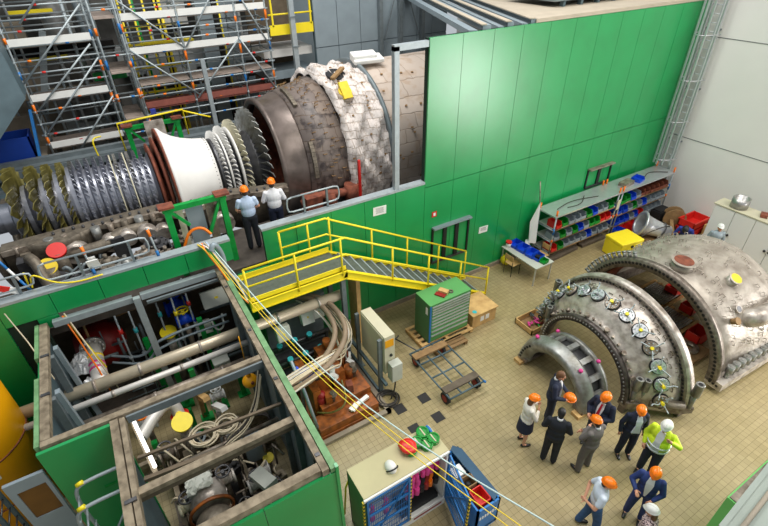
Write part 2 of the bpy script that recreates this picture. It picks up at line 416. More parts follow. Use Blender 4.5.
b = MB(); b.box(19.24, 19.3, -8, 10.1, 0, .12); struct(b, 'baseboard_right', 'white_wall2')
# turbine platform floor, sub-level recess, hall beyond
b = MB(); b.box(-9, 4.7, WY+.2, 12.32, 2.85, 3.05); b.box(4.7, 19.2, WY+.2, 11.55, 2.85, 3.05); b.box(-9, 4.7, 16.48, 17.7, 2.85, 3.05); b.box(4.7, 19.2, 17.25, 17.7, 2.85, 3.05); b.box(-9, -5, 12.32, 16.48, 2.85, 3.05); b.box(13, 19.2, 11.55, 17.25, 2.85, 3.05); struct(b, 'floor_platform', 'dark_floor')
b = MB(); b.box(-5, 13, 12.5, 17.7, -.2, 0.0); struct(b, 'floor_pit', 'dark_floor')
b = MB(); b.box(-6, 7, WY+.2, 12.34, -.3, 0); struct(b, 'floor_recess', 'dark_floor')
b = MB(); b.box(-6, 3.9, 12.34, 12.44, 0, 2.84); struct(b, 'wall_recess', 'beam_d')
b = MB(); b.box(-12, 19.2, 17.9, 30, 3.0, 3.2); struct(b, 'floor_far', 'concrete')
b = MB(); b.box(-12, 19.2, 27, 27.4, 3, 22); struct(b, 'wall_far', 'bluegrey')
b = MB(); b.box(-12.3, -12, -8, 27, 0, 22); struct(b, 'wall_left', 'bluegrey_d')
# grey sheet wall beyond the exhaust
b = MB()
xs = [7.99, 8.97, 9.98, 11.0, 11.85, 12.7, 13.5, 14.3]
for i in range(len(xs)-1):
    for z0, z1 in ((3.2, 6.31), (6.34, 9.4)): b.box(xs[i]+.012, xs[i+1]-.012, 18.5, 18.56, z0, z1)
struct(b, 'wall_partition', 'bluegrey')
b = MB(); b.box(7.99, 14.3, 18.56, 18.7, 3.2, 9.4); struct(b, 'trim_6', 'bluegrey_d')
b = MB()
for x in (10.85, 11.8, 12.9): b.box(x-.08, x+.08, 18.3, 18.48, 3.2, 10)
for (x0, x1) in ((11.0, 11.75), (12.75, 11.9)): b.beam((x0, 18.35, 6.3), (x1, 18.35, 8.6), .04, .04)
struct(b, 'trim_7', 'galv_d')
# ---------------------------------------------------------------- the opened gas turbine on the platform
AX = (0.0, 14.4, 4.0)
rotor = thing('turbine_rotor', 'long exposed turbine rotor with blade rows and a white cone in its lower casing', 'rotor', (0, 14.4, 3.05))
def blade_row(x, rt, rh, n, chord, beta, mname, tw=0.5, th=0.012):
    b = MB()
    for i in range(n):
        t = 2*PI*i/n; er = Vector((0, math.cos(t), math.sin(t))); et = Vector((0, -math.sin(t), math.cos(t))); ex = Vector((1, 0, 0))
        vs = []
        K = 4
        for k in range(K):
            u = k/(K-1); rr = rh + (rt-rh)*u; be = beta + tw*(u-.5); cd = chord*(1 - .12*u)
            dv = ex*math.cos(be) + et*math.sin(be); nv = (ex*math.sin(be) - et*math.cos(be))
            cen = Vector((x, AX[1], AX[2])) + er*rr
            bow = nv*(chord*.12)
            for q, (s1, off) in enumerate(((-.5, 0), (0, 1), (.5, 0))):
                pnt = cen + dv*(cd*s1) + bow*off
                hw = th if q == 1 else th*.35
                vs.append(pnt + nv*hw); vs.append(pnt - nv*hw)
        fs = []
        for k in range(K-1):
            a = k*6; c = a+6
            for (p, q) in ((0, 2), (2, 4), (4, 5), (5, 3), (3, 1), (1, 0)): fs.append((a+p, a+q, c+q, c+p))
        a = (K-1)*6; fs.append((a, a+2, a+3, a+1)); fs.append((a+2, a+4, a+5, a+3))
        b.add(vs, fs)
    o = b.build('blade_row', mname, rotor); return o
st = [(-2.48, 1.27, .56, 22, .40), (-2.04, 1.21, .66, 27, .34), (-1.69, 1.18, .74, 32, .27), (-1.38, 1.16, .80, 37, .22)]
for x, rt, rh, n, ch in st: blade_row(x, rt, rh, n, ch, -1.08, 'olive', .35)
x = -1.12; k = 0
xs_c = []
while x < .70:
    xs_c.append(x); x += (.185 if x < -.5 else .165)
for k, x in enumerate(xs_c):
    blade_row(x, 1.15 - .005*k, .90, 46, .12, .8, 'disc', .2, .007)
# drum with alternating lands and grooves
prof = [(-3.2, .32), (-2.95, .32), (-2.95, .42), (-2.75, .42), (-2.70, .55)]
for x, rt, rh, n, ch in st: prof += [(x-.13, rh), (x+.11, rh), (x+.12, rh+.20), (x+.22, rh+.21), (x+.22, rh)]
for k, x in enumerate(xs_c): prof += [(x-.05, .93), (x+.04, .93), (x+.045, .86), (x+.095, .86)]
prof += [(.78, .98), (.78, .6)]
b = MB(); b.rev(prof, AX, n=72, closed=False, sm=False); b.cyl((-4.2, 14.4, 4), (-3.1, 14.4, 4), .26, n=24); b.build('drum', 'disc', rotor)
for x in (-.18, .16): 
    b = MB(); b.rev([(x, .9), (x, 1.10), (x+.03, 1.10), (x+.03, .9)], AX, n=64); b.build('tie_band', 'cream', rotor)
for x, rr in ((.80, 1.22), (.98, 1.36)):
    b = MB(); b.rev([(x, .7), (x, rr), (x+.05, rr), (x+.12, .98), (x+.12, .7)], AX, n=72); b.build('rusty_disc', 'rust', rotor)
# white cone
pc = [(1.16, 1.50), (1.18, 1.58), (1.24, 1.57), (1.35, 1.44), (1.55, 1.30), (1.8, 1.19), (2.1, 1.11), (2.42, 1.07), (2.42, 1.0), (1.5, 1.15), (1.2, 1.35)]
b = MB(); b.rev(pc, AX, n=80); cone = b.build('cone_cover', 'white_c', rotor)
b = MB()
for i in range(60):
    t = 2*PI*i/60; b.cyl((2.36, 14.4+1.075*math.cos(t), 4+1.075*math.sin(t)), (2.36, 14.4+1.09*math.cos(t), 4+1.09*math.sin(t)), .012, n=6)
b.build_stuff('rivets', 'black', cone)
b = MB(); b.rev([(1.12, 1.3), (1.12, 1.57), (1.165, 1.585), (1.165, 1.3)], AX, n=80); b.build('cone_rim', 'rust', cone)
# turbine stages
for x, rt, rh, n, ch, mm, be in ((2.62, 1.24, 1.02, 56, .13, 'white_c', .6), (2.88, 1.34, 1.04, 56, .15, 'white_c', .6), (3.22, 1.47, 1.06, 48, .2, 'cream', .6), (3.75, 1.72, 1.05, 40, .30, 'bare', .75)):
    blade_row(x, rt, rh, n, ch, be, mm, .5, .014)
b = MB(); b.rev([(2.42, .9), (2.5, 1.02), (2.72, 1.04), (2.75, .93), (2.8, 1.05), (2.98, 1.05), (3.03, .92), (3.1, 1.06), (3.36, 1.07), (3.42, .9), (3.6, 1.06), (3.92, 1.06), (3.95, .5)], AX, n=72, closed=False, sm=False); b.build('turbine_discs', 'steel_d', rotor)
b = MB()
for x, rr in ((2.74, 1.3), (3.06, 1.42)):
    b.rev([(x, 1.0), (x, rr-.15), (x+.04, rr-.15), (x+.04, 1.0)], AX, n=64)
b.build('seal_ring', 'white_c', rotor)

# lower casing half (split flange at the axis height)
cas = thing('lower_casing', 'grimy lower half casing under the bladed rotor, with flange and bulges along its near side', 'casing', (0, 14.4, 3.05))
b = MB()
b.rev([(-3.0, 1.36), (-1.2, 1.25), (.7, 1.22), (1.1, 1.66), (2.4, 1.30), (3.2, 1.6), (4.05, 1.85), (4.05, 2.0), (3.0, 1.95), (2.3, 1.65), (1.1, 1.95), (.7, 1.6), (-.9, 1.55), (-1.6, 1.95), (-2.2, 1.95), (-2.6, 1.7), (-3.0, 1.75)], AX, a0=PI, a1=2*PI, n=40)
b.build('shell', 'grime', cas)
b = MB()
pts = [(-3.0, -1.36), (-1.2, -1.25), (.7, -1.22), (1.1, -1.66), (2.4, -1.3), (3.2, -1.6), (4.0, -1.85), (4.0, -2.2), (3.2, -2.05), (2.5, -1.75), (2.0, -1.8), (1.3, -2.15), (.9, -2.1), (.5, -1.75), (-.1, -1.66), (-.5, -1.72), (-.9, -1.6), (-1.3, -1.66), (-1.7, -1.6), (-2.0, -1.75), (-3.0, -1.8)]
b.prism([(x, 14.4+y) for x, y in pts], 3.86, 3.99)
b.prism([(x, 14.4-y) for x, y in reversed(pts)], 3.86, 3.99)
b.build('split_flange', 'cast', cas)
for i in range(12):
    x = -2.7+.34*i; yy = -1.72 if x < .6 else -2.0
    b = MB(); b.cyl((x, 14.4+yy, 3.62), (x, 14.4+yy, 4.02), .07+.02*(i % 3), n=14); b.build('flange_lug', ('cast', 'grime', 'bare')[i % 3], cas)
    if i % 3 == 0: b = MB(); b.bc((x+.15, 14.4+yy-.1, 3.75), (.22, .16, .2), rz=.1*i); b.build('flange_block', 'grime', cas)
b = MB()
for i in range(26):
    x = -1.9 + i*.22; yy = -1.55 if x < .6 else (-2.0 if x < 1.4 else -1.66 if x < 2.7 else -1.9)
    b.cyl((x, 14.4+yy+.05*math.sin(i), 3.98), (x, 14.4+yy+.05*math.sin(i), 4.07), .035, n=6)
b.build_stuff('flange_bolts', 'steel_d', cas)
b = MB()
for x, y, z, rr in ((-1.55, 12.6, 3.6, .28), (-.75, 12.55, 3.65, .22), (-.35, 12.5, 3.7, .2), (.1, 12.45, 3.68, .24), (.5, 12.5, 3.6, .2), (2.0, 12.3, 3.5, .3)):
    b = MB(); b.cyl((x, y, z), (x, y-.25, z-.05), rr, n=18); b.build('boss', 'cast_w', cas)
tb = MB(); tb.tube([(-2.1, 12.6, 3.7), (-1.6, 12.4, 3.6), (-.9, 12.3, 3.62), (-.5, 12.55, 3.75), (.2, 12.5, 3.75)], .16, n=12, smooth_path=2); tb.build('manifold', 'grime', cas)
b = MB()
for x in (-2.6, -.6, 1.4, 3.6): b = MB(); b.box(x-.15, x+.15, 12.2, 12.55, 3.05, 3.8); b.build('foot', 'steel_d', cas); b = MB(); b.box(x-.15, x+.15, 16.25, 16.6, 3.05, 3.8); b.build('foot', 'steel_d', cas)

# exhaust casing, scorched, then insulation
ex = thing('exhaust_casing', 'scorched brown exhaust casing ring beside the big grey blades, bolt brackets over it', 'casing', (5, 14.4, 3.05))
b = MB(); b.rev([(4.05, 1.78), (4.02, 1.9), (4.06, 1.96), (4.14, 1.96), (4.2, 1.90), (4.75, 2.02), (4.8, 2.02), (4.8, 1.92), (4.2, 1.8)], AX, n=96); b.build('inlet_ring', 'hull', ex)
b = MB(); b.rev([(4.8, 1.90), (4.8, 2.06), (5.98, 2.32), (5.98, 1.9)], AX, n=96); b.build('scorched_shell', M['scorch'], ex)
b = MB(); b.rev([(4.3, 1.72), (5.6, 1.0), (5.65, 1.0), (4.35, 1.80)], AX, n=64); b.rev([(5.4, 0), (5.4, 1.2), (5.5, 1.2), (5.5, 0)], AX, n=64); b.build('inner_cone', 'rust', ex)
b = MB()
for i in range(70):
    t = PI*(0.02+.96*i/69)+.1; x = U(4.95, 5.9); rr = 2.06+(x-4.8)*.19
    e = Vector((0, math.cos(t), math.sin(t))); q = Vector((x, 14.4, 4)) + e*rr
    b.beam(q, q+e*.09+Vector((.0, 0, 0)), .02, .02); b.beam(q+e*.09, q+e*.09+Vector((.1, 0, 0)), .02, .02)
b.build_stuff('insulation_pins', 'wood_d', ex)
b = MB(); 
for t in (1.85, 2.9, 3.6):
    e = Vector((0, math.cos(t), math.sin(t)))
    for k in range(10):
        t2 = t-.25+.05*k; e = Vector((0, math.cos(t2), math.sin(t2))); b.bc(Vector((4.95, 14.4, 4))+e*2.12, (.12, .13, .1), rx=t2)
    b.build('bracket_bar', 'grime', ex); b = MB()
b = None
du = thing('insulated_duct', 'big exhaust duct wrapped in quilted grey insulation, behind the scorched casing', 'duct', (8, 14.4, 3.05))
b = MB()
nA, nX = 110, 60
vs = []
for j in range(nX+1):
    x = 5.92 + (7.35-5.92)*j/nX
    for i in range(nA):
        t = 2*PI*i/nA
        rr = 2.58 + .06*math.sin(x*9+3*math.sin(t*5)) + .05*math.sin(t*23+x*3)*math.sin(x*14+t*4) + U(-.04, .04) + (-.18 if j == 0 else -.05 if j < 3 else 0)
        vs.append((x, 14.4+rr*math.cos(t), 4+rr*math.sin(t)))
fs = [(j*nA+i, j*nA+(i+1) % nA, (j+1)*nA+(i+1) % nA, (j+1)*nA+i) for j in range(nX) for i in range(nA)]
b.add(vs, fs, True); b.rev([(5.92, 2.33), (5.96, 2.05), (7.3, 2.05), (7.35, 2.48)], AX, n=80, closed=False); b.build('block_insulation', M['insul'], du)
b = MB(); b.rev([(7.35, 2.2), (7.35, 2.46), (7.8, 2.53), (9, 2.55), (12.5, 2.55), (12.5, 2.2)], AX, n=96, closed=True); b.build('blanket_insulation', M['insul2'], du)
b = MB(); b.rev([(7.30, 2.5), (7.30, 2.70), (7.40, 2.70), (7.40, 2.5)], AX, n=96); b.build('hoop_band', 'galv_d', du)
for x in (6.4, 8.5): b = MB(); b.box(x-.2, x+.2, 13.2, 15.6, 0, 1.75); b.build('support_saddle', 'steel_d', du)
def on_drum(x, t, rr=2.5): return Vector((x, 14.4+rr*math.cos(t), 4+rr*math.sin(t)))
b = MB()
t = 1.85; q = on_drum(6.45, t, 2.5); e = (on_drum(0, t, 1)-on_drum(0, t, 0))
b.cyl(q, q+e*.12, .30, n=24); b.build('open_port', 'black', du)
b = MB(); t = 2.2; q = on_drum(6.3, t, 2.56); e = (on_drum(0, t, 1)-on_drum(0, t, 0)); b.cyl(q, q+e*.16, .3, .22, n=20); b.build('port_lagging', 'insul_c' if 'insul_c' in M else M['insul2'], du)
b = MB(); b.cyl(q+e*.12, q+e*.2, .2, n=18); b.bc(q+e*.22, (.3, .5, .08), rx=2.5-PI/2, rz=.1); b.build('port_cover', 'yellow_c', du)
b = MB()
for i in range(60):
    t = U(1.3, 3.4); x = U(5.8, 7.25) if i < 40 else U(7.5, 9)
    q = on_drum(x, t, 2.57); b.bc(q, (.07, .05, .03), rx=t-PI/2)
b.build_stuff('washer_plates', 'wood_d', du)
b = MB(); q = on_drum(6.45, 1.9, 2.7); b.bc(q, (.14, .75, .07), rz=-.9, rx=.2); tag(b.build('wooden_plank', 'wood_d'), 'short wooden plank lying across the open port on top of the insulated duct', 'plank')
b = MB(); t = 1.7
for (dx, dy, w1, w2, h) in ((0, 0, 1.0, .5, 0), (-.1, .05, .8, .4, .12)):
    b.bc((7.75+dx, 14.4+2.58*math.cos(t)+dy-.05, 4+2.58*math.sin(t)+h+.16), (w1, w2, .14), rz=-.15, rx=.2)
tag(b.build('insulation_mat', 'white', bevel=.04), 'white folded insulation mats lying on top of the quilted duct', 'mat')
# side support pipes by the scorched casing
b = MB()
b.tube([(4.4, 12.3, 3.3), (5.0, 12.0, 3.6), (5.6, 11.9, 3.5), (6.3, 12.0, 3.6)], .13, n=10, smooth_path=2)
b.cyl((5.2, 12.0, 3.05), (5.2, 12.0, 3.6), .2, n=16); b.cyl((5.9, 11.9, 3.05), (5.9, 11.9, 3.75), .24, n=16); b.box(4.4, 4.9, 11.9, 12.4, 3.05, 3.6)
tag(b.build('pipework', 'rust'), 'rusty pipes and flanges below the scorched exhaust casing by the grey rail', 'pipes')
b = MB(); b.box(5.95, 6.02, 11.5, 11.57, 3.05, 4.6); b.box(5.95, 6.02, 11.5, 11.57, 3.05, 4.6); o = b.build('marker_post', 'red'); tag(o, 'red and white marker post against the insulated duct', 'post')
b = MB(); b.rev([(-3.05, 1.3), (-3.05, 1.85), (-3.2, 1.85), (-3.2, 1.3)], AX, a0=PI*1.02, a1=PI*1.98, n=30); b.box(-3.2, -3.05, 13.9, 14.9, 0, 2.4); tag(b.build('bearing_housing', 'grime'), 'grimy bearing housing at the far left end of the rotor', 'housing')

# clutter between the casing and the platform edge
def tg(mb, name, m, label, cat, **k): return tag(mb.build(name, m, **k), label, cat)
b = MB(); b.cyl((-1.89, 12.2, 3.05), (-1.89, 12.2, 3.86), .16, n=20); stub_ = b.build('stub', 'grime'); b = MB(); b.cyl((-1.89, 12.22, 3.86), (-1.89, 12.18, 3.93), .21, n=28); b.build('red_cap', 'red', stub_); b = MB(); b.cyl((-1.89, 12.2, 3.05), (-1.89, 12.2, 3.15), .25, n=20); stub_.name = 'pipe_stub'; b.build('base_flange', 'grime', stub_); tag(stub_, 'round red cover cap on a stub pipe beside the bladed rotor', 'cover')
b = MB(); b.cyl((-2.12, 11.75, 3.05), (-2.12, 11.75, 3.76), .16, n=20); stub_ = b.build('pipe_stub', 'grime'); b = MB(); b.cyl((-2.12, 11.77, 3.76), (-2.12, 11.73, 3.80), .2, n=28); b.build('yellow_cap', 'yellow_c', stub_); b = MB(); b.cyl((-2.12, 11.75, 3.05), (-2.12, 11.75, 3.45), .28, n=20); b.build('base_flange', 'steel_d', stub_); tag(stub_, 'oval yellow cover cap just below the red cap beside the rotor', 'cover')
b = MB(); b.tube([(-2.5, 12.4, 3.1), (-2.5, 12.3, 3.9), (-2.3, 11.8, 3.95), (-2.2, 11.4, 3.3), (-2.2, 11.3, 3.05)], .12, n=12, smooth_path=2); tg(b, 'bent_pipe', 'grime', 'dull bent pipe left of the yellow cap', 'pipe')
labs = ['round grey pump with flanges', 'small ribbed actuator on a pedestal', 'grey flanged valve body', 'squat cast valve with bonnet', 'domed vessel with bolted lid', 'short pipe spool with two flanges', 'cylindrical filter pot', 'dark gearbox lump']
wher = ['under the yellow cap', 'behind the white tag on the rail', 'left of the middle rail post', 'behind the grey rail centre', 'below the rotor bulge', 'near the orange hose', 'right of the green stand leg', 'left of the green stand leg']
for i, (x, y, s1) in enumerate(((-1.5, 11.2, .26), (-.95, 11.6, .24), (-.55, 11.3, .24), (-.1, 11.5, .26), (.2, 11.9, .26), (.85, 11.8, .2), (1.15, 11.4, .18), (.35, 11.2, .22))):
    b = MB(); b.cyl((x, y, 3.05), (x, y, 3.25), s1*1.1, n=20); b.cyl((x, y, 3.25), (x, y, 3.55), s1*.8, n=20); b.cyl((x, y, 3.5), (x, y, 3.56), s1*1.15, n=20); b.sph((x, y, 3.58), s1*.55, 14, (1, 1, .8)); b.cyl((x, y, 3.6), (x, y, 3.78), s1*.2, n=10)
    b.cyl((x-.3, y+.1, 3.35), (x+.3, y+.1, 3.35), s1*.4, n=12); b.cyl((x+.28, y+.1, 3.35), (x+.34, y+.1, 3.35), s1*.65, n=14)
    for k in range(8): b.cyl((x+s1*math.cos(k*.785), y+s1*math.sin(k*.785), 3.56), (x+s1*math.cos(k*.785), y+s1*math.sin(k*.785), 3.6), .025, n=6)
    tg(b, 'valve', ('steel_d', 'grime', 'bare', 'cast')[i % 4], labs[i] + ' ' + wher[i], 'valve')
for i, (mm, nm) in enumerate((('wood', 'ochre wooden block'), ('cast', 'grey steel block'))):
    b = MB(); b.box(-.25+i*.5, .1+i*.5, 10.9, 11.2, 3.05, 3.35 - .1*i); tg(b, 'block', mm, nm + ' lying on the platform behind the handrail', 'block')
b = MB(); 
for i in range(16):
    p = Vector((U(-2.8, 1.6), U(10.9, 12.3), 3.15)); q = p + Vector((U(-.8, .8), U(-.4, .4), U(0, .5))); b.tube([p, (p+q)/2+Vector((0, 0, U(0, .3))), q], U(.02, .05), n=8, smooth_path=2)
o = b.build('small_pipework', 'galv_d'); tag(o, 'tangle of thin grey lines on the platform in front of the rotor casing', 'pipes', kind='stuff')
b = MB(); b.tube([(.75, 10.7, 3.9), (.95, 10.75, 4.25), (1.25, 10.7, 4.3), (1.4, 10.6, 4.1)], .035, n=8, smooth_path=3); tg(b, 'hose', 'orange', 'orange hose looped over the platform edge by the green stand', 'hose')
# rails
def rail(pts, z0, z1, name, label, posts, y=10.38, mid=True, m='galv'):
    t = thing(name, label, 'railing', (pts[0], y, z0))
    x0, x1 = pts
    c = .14
    b = MB(); zt, zb = z1, z0 + .12
    b.tube([(x0+c, y, zt), (x1-c, y, zt), (x1-.03, y, zt-.03), (x1, y, zt-c), (x1, y, zb+c), (x1-.03, y, zb+.03), (x1-c, y, zb), (x0+c, y, zb), (x0+.03, y, zb+.03), (x0, y, zb+c), (x0, y, zt-c), (x0+.03, y, zt-.03), (x0+c, y, zt)], .022, n=8); b.build('hoop', m, t)
    b = MB()
    for x in posts: 
        b = MB(); b.beam((x, y, z0), (x, y, zt), .05, .05); b.build('post', 'galv_d', t)
    return t
rail((-2.05, .02), 4.08, 4.60, 'handrail', 'grey tubular handrail with rounded ends on the wall top in front of the rotor', (-1.35, -.35))
rail((3.3, 4.75), 4.08, 4.60, 'handrail', 'grey tubular handrail right of the two men on the platform', (3.75, 4.4))
rail((-3.3, -2.2), 4.08, 4.5, 'handrail', 'short grey handrail at the left picture edge', (-3.0, -2.5))
b = MB(); b.tube([(-2.3, 10.45, 4.1), (-2.2, 10.35, 4.5), (-1.9, 10.3, 4.15), (-1.5, 10.15, 4.1), (-1.0, 10.14, 4.12)], .018, n=6, smooth_path=2); b.tube([(-2.3, 10.4, 4.5), (-2.35, 10.5, 4.1)], .018); tg(b, 'rope', 'yellow', 'yellow rope draped over the short left handrail', 'rope')
b = MB(); b.bc((-1.1, 10.33, 4.3), (.22, .02, .34), rx=.5); b.bc((-1.1, 10.38, 4.42), (.14, .03, .12), rx=.5); tg(b, 'tag_sheet', 'white', 'white tag with yellow top hung on the grey handrail', 'tag')
for x, lab in ((-1.15, 'blue and orange scaffold tube leaning at the middle of the left handrail'), (.15, 'orange and steel tube standing at the right end of the left handrail')):
    t = thing('scaffold_tube', lab, 'tube', (x, 10.33, 4.08)); b = MB(); b.cyl((x, 10.33, 4.08), (x-.05, 10.45, 4.75), .024, n=8); b.build('tube', 'galv', t)
    b = MB(); b.cyl((x-.035, 10.414, 4.55), (x-.047, 10.444, 4.72), .034, n=8); b.build('clamp', 'orange', t); b = MB(); b.cyl((x, 10.33, 4.08), (x-.01, 10.351, 4.2), .034, n=8); b.build('sleeve', 'blue_s', t)
t = thing('scaffold_tube', 'blue, white and orange tube leaning steeply at the left picture edge', 'tube', (-2.3, 10.5, 3.6))
for k in range(6):
    p = Vector((-2.35, 10.5, 4.0)); q = Vector((-3.1, 11.4, 5.4)); b = MB(); b.cyl(p+(q-p)*(k/6), p+(q-p)*((k+1)/6), .028, n=8); b.build('band', ('blue_s', 'white', 'blue_s', 'orange', 'galv', 'orange')[k], t)
t = thing('barrier_board', 'red and white striped barrier board at the left picture edge', 'barrier', (-2.9, 10.5, 4.08))
for k in range(4):
    p = Vector((-3.1, 10.35, 4.55)); q = Vector((-2.5, 10.4, 4.12)); b = MB(); b.beam(p+(q-p)*(k/4), p+(q-p)*((k+1)/4), .03, .12); b.build('stripe', ('red', 'white')[k % 2], t)
# green lifting stands over the rotor
def stand(x0, x1, y, zt, z0, label, brace=True):
    t = thing('support_stand', label, 'stand', (x0, y, z0))
    for x in (x0, x1):
        b = MB(); b.box(x-.07, x+.07, y-.07, y+.07, z0, zt-.08); b.build('leg', 'green_d', t)
        b = MB(); b.box(x-.17, x+.17, y-.15, y+.15, zt-.02, zt+.03); b.build('pad', 'rust', t)
    b = MB(); b.box(x0-.1, x1+.1, y-.06, y+.06, zt-.14, zt-.02); b.build('crossbeam', 'green_d', t)
    if brace:
        b = MB(); b.beam((x1-.05, y, zt-.12), (x1-.45, y, zt-.95), .07, .07); b.build('brace', 'green_d', t); b = MB(); b.beam((x0+.05, y, zt-.12), (x0+.4, y, zt-.6), .07, .07); b.build('brace', 'green_d', t)
    return t
stand(.62, 1.88, 10.85, 4.95, 3.05, 'green steel support stand with rusty pads on the near side of the white cone')
stand(.6, 2.15, 17.3, 5.0, 3.05, 'green steel support stand with rusty pads on the far side of the white cone')
for i, (x0, x1, z1) in enumerate(((.82, .96, 4.72), (1.02, 1.42, 4.85), (1.48, 1.68, 4.8))):
    b = MB(); b.box(x0, x1, 11.0, 11.05, 3.05, z1); tg(b, 'steel_plate', ('cream', 'bluegrey', 'cast')[i], ('narrow pale', 'broad blue-grey', 'slim grey')[i] + ' upright plate between the legs of the near green stand', 'plate')
b = MB(); b.box(1.1, 1.7, 17.0, 17.1, 3.05, 5.1); tg(b, 'steel_plate', 'cast_w', 'pale grey upright plate behind the white cone rim', 'plate')
b = MB(); pts = [(.35, 17.0, 4.3), (.35, 17.0, 5.2), (2.4, 17.2, 5.25), (2.4, 17.2, 4.4)]
b.tube(pts, .03, n=8); b.tube([(2.4, 17.2, 5.2), (3.2, 17.0, 4.9)], .03); tg(b, 'guard_rail', 'yellow', 'yellow guard rail around the far green stand', 'railing')
b = MB(); b.bc((1.5, 17.2, 5.33), (.16, .12, .16)); tg(b, 'lamp', 'workblue', 'small violet lamp on the far green stand', 'lamp')
# far platform edge steelwork
b = MB(); b.box(-6, 8, 17.55, 17.75, 3.9, 4.12); b.box(-6, 8, 17.6, 17.9, 4.12, 4.16); b.box(-6, 8, 17.9, 18.1, 3.2, 4.3); b.box(-6, 8, 16.9, 17.0, 3.75, 3.85)
for i in range(14): b.box(-5.6+i, -5.5+i, 17.5, 17.56, 3.5, 4.1)
struct(b, 'trim_8', 'galv_d')
b = MB(); b.box(-6, 8, 16.6, 17.55, 3.05, 3.75); struct(b, 'trim_9', 'bluegrey_d')
t = thing('hook_frame', 'yellow bent rod on the far channel beam behind the compressor', 'rod', (-.2, 17.4, 4.1)); b = MB(); b.tube([(-.45, 17.4, 4.0), (-.5, 17.4, 4.65), (-.4, 17.5, 4.75), (-.2, 17.5, 4.75)], .025, smooth_path=2); b.build('rod', 'yellow', t)
for i, (x, w1) in enumerate(((-2.35, .3), (-.9, .2), (-1.75, .16))):
    b = MB(); b.bc((x, 16.8, 3.86), (w1, .12, .22)); tg(b, 'marker_tag', ('yellow', 'yellow', 'orange')[i], ('yellow tag behind the first blade rows', 'small yellow tag behind the middle compressor', 'orange tag between the olive blade rows')[i], 'tag')
b = MB(); 
for (x0, x1, y0, y1) in ((-3.9, -2.15, 18.3, 18.35), (-3.9, -2.15, 19.2, 19.25), (-3.9, -3.85, 18.3, 19.25), (-2.2, -2.15, 18.3, 19.25)): b.box(x0, x1, y0, y1, 4.16, 4.9)
b.box(-3.9, -2.15, 18.3, 19.25, 4.16, 4.2)
M['blue_t'] = mat('tub_blue', (14, 62, 160), .5); tg(b, 'storage_tub', 'blue_t', 'big blue tub at the foot of the scaffold on the left', 'tub')
b = MB(); b.beam((-2.1, 18.4, 4.2), (-1.85, 18.7, 5.6), .08, .4); tg(b, 'blue_board', 'blue_s', 'blue upright board right of the blue tub', 'board')
b = MB(); b.box(-6, -1.9, 18.12, 19.6, 3.2, 4.15); struct(b, 'trim_10', 'concrete')
# hopper at the left edge
b = MB()
xs = [(-6.5, 4.2), (-1.62, 6.0)]
P = [(-6.5, 17.2, 10.5), (-1.95, 17.2, 10.5), (-1.7, 17.2, 6.25), (-3.2, 16.2, 4.9), (-6.5, 15.5, 4.9)]
Q = [(p[0], p[1]+1.2, p[2]) for p in P]
n = 5; b.add(P+Q, [(4, 3, 2, 1, 0), (5, 6, 7, 8, 9)] + [(i, (i+1) % n, n+(i+1) % n, n+i) for i in range(n)])
tg(b, 'duct_hopper', 'bluegrey_d', 'large dark blue-grey steel hopper at the upper left picture edge', 'hopper')
# galvanised post and head beam of the missing wall bay
t = thing('wall_frame', 'galvanised post and head beam standing left of the tall green wall', 'frame', (6.45, WY+.1, 4.08))
b = MB(); b.box(6.38, 6.52, WY+.02, WY+.16, 4.08, 7.78); b.build('post', 'galv', t)
b = MB(); b.box(6.38, 7.40, WY+.02, WY+.16, 7.68, 7.82); b.build('head_beam', 'galv', t)

# ---------------------------------------------------------------- scaffolds behind the turbine
M['deckgrey'] = mat('worn_deck', (176, 160, 150), 0.7, 0.05, 0.25, 5)
M['hall_grey'] = mat('hall_grey', (150, 154, 154), 0.7, 0, 0.3, 1.5)
M['hall_dark'] = mat('hall_dark', (104, 102, 98), 0.8, 0, 0.4, 2)
def scaffold(label, xs, ys, z0, z1, lifts, deckz, toe, braces, redz=()):
    t = thing('scaffold_tower', label, 'scaffold', (xs[0], ys[0], z0))
    cols = ['orange', 'blue_s', 'orange', 'red']
    kk = 0
    for x in xs:
        for y in ys:
            b = MB(); b.cyl((x, y, z0), (x, y, z1), .032, n=8); sd = b.build('standard', 'galv', t)
            z = z0 + .3
            while z < z1 and y == ys[0]:
                kk += 1
                b = MB(); b.cyl((x, y, z), (x, y, z+U(.16, .34)), .042, n=8); b.build('collar', cols[kk % 3], sd); z += 1.0
    for z in lifts:
        for y in ys:
            b = MB(); b.cyl((xs[0]-.1, y, z), (xs[-1]+.1, y, z), .026, n=6); lg = b.build('ledger', 'galv', t)
            if y == ys[0]:
                for i in range(len(xs)-1):
                    xx = U(xs[i]+.2, xs[i+1]-.2); b = MB(); b.cyl((xx, y, z), (xx+.1, y, z), .036, n=6); b.build('clamp', ('red', 'orange', 'blue_s')[int(z*10+i) % 3], lg)
        for x in xs:
            b = MB(); b.cyl((x, ys[0]-.1, z), (x, ys[-1]+.1, z), .026, n=6); b.build('transom', 'galv', t)
    for z in deckz:
        for i in range(len(xs)-1):
            m = 'deckred' if z in redz else 'deckgrey'
            n = 3
            for k in range(n):
                yw = (ys[-1]-ys[0])/n
                b = MB(); b.box(xs[i]+.05, xs[i+1]-.05, ys[0]+k*yw+.02, ys[0]+(k+1)*yw-.02, z-.05, z); b.build('deck_board', m, t)
    for z in toe:
        for i in range(len(xs)-1):
            b = MB(); b.box(xs[i]+.04, xs[i+1]-.04, ys[0]-.03, ys[0]-.005, z, z+.2); b.build('toe_board', 'white' if z not in redz else 'deckred', t)
    for (p, q) in braces:
        b = MB(); b.cyl((p[0], ys[0]-.05, p[1]), (q[0], ys[0]-.05, q[1]), .028, n=8); b.build('brace', 'galv', t)
    return t
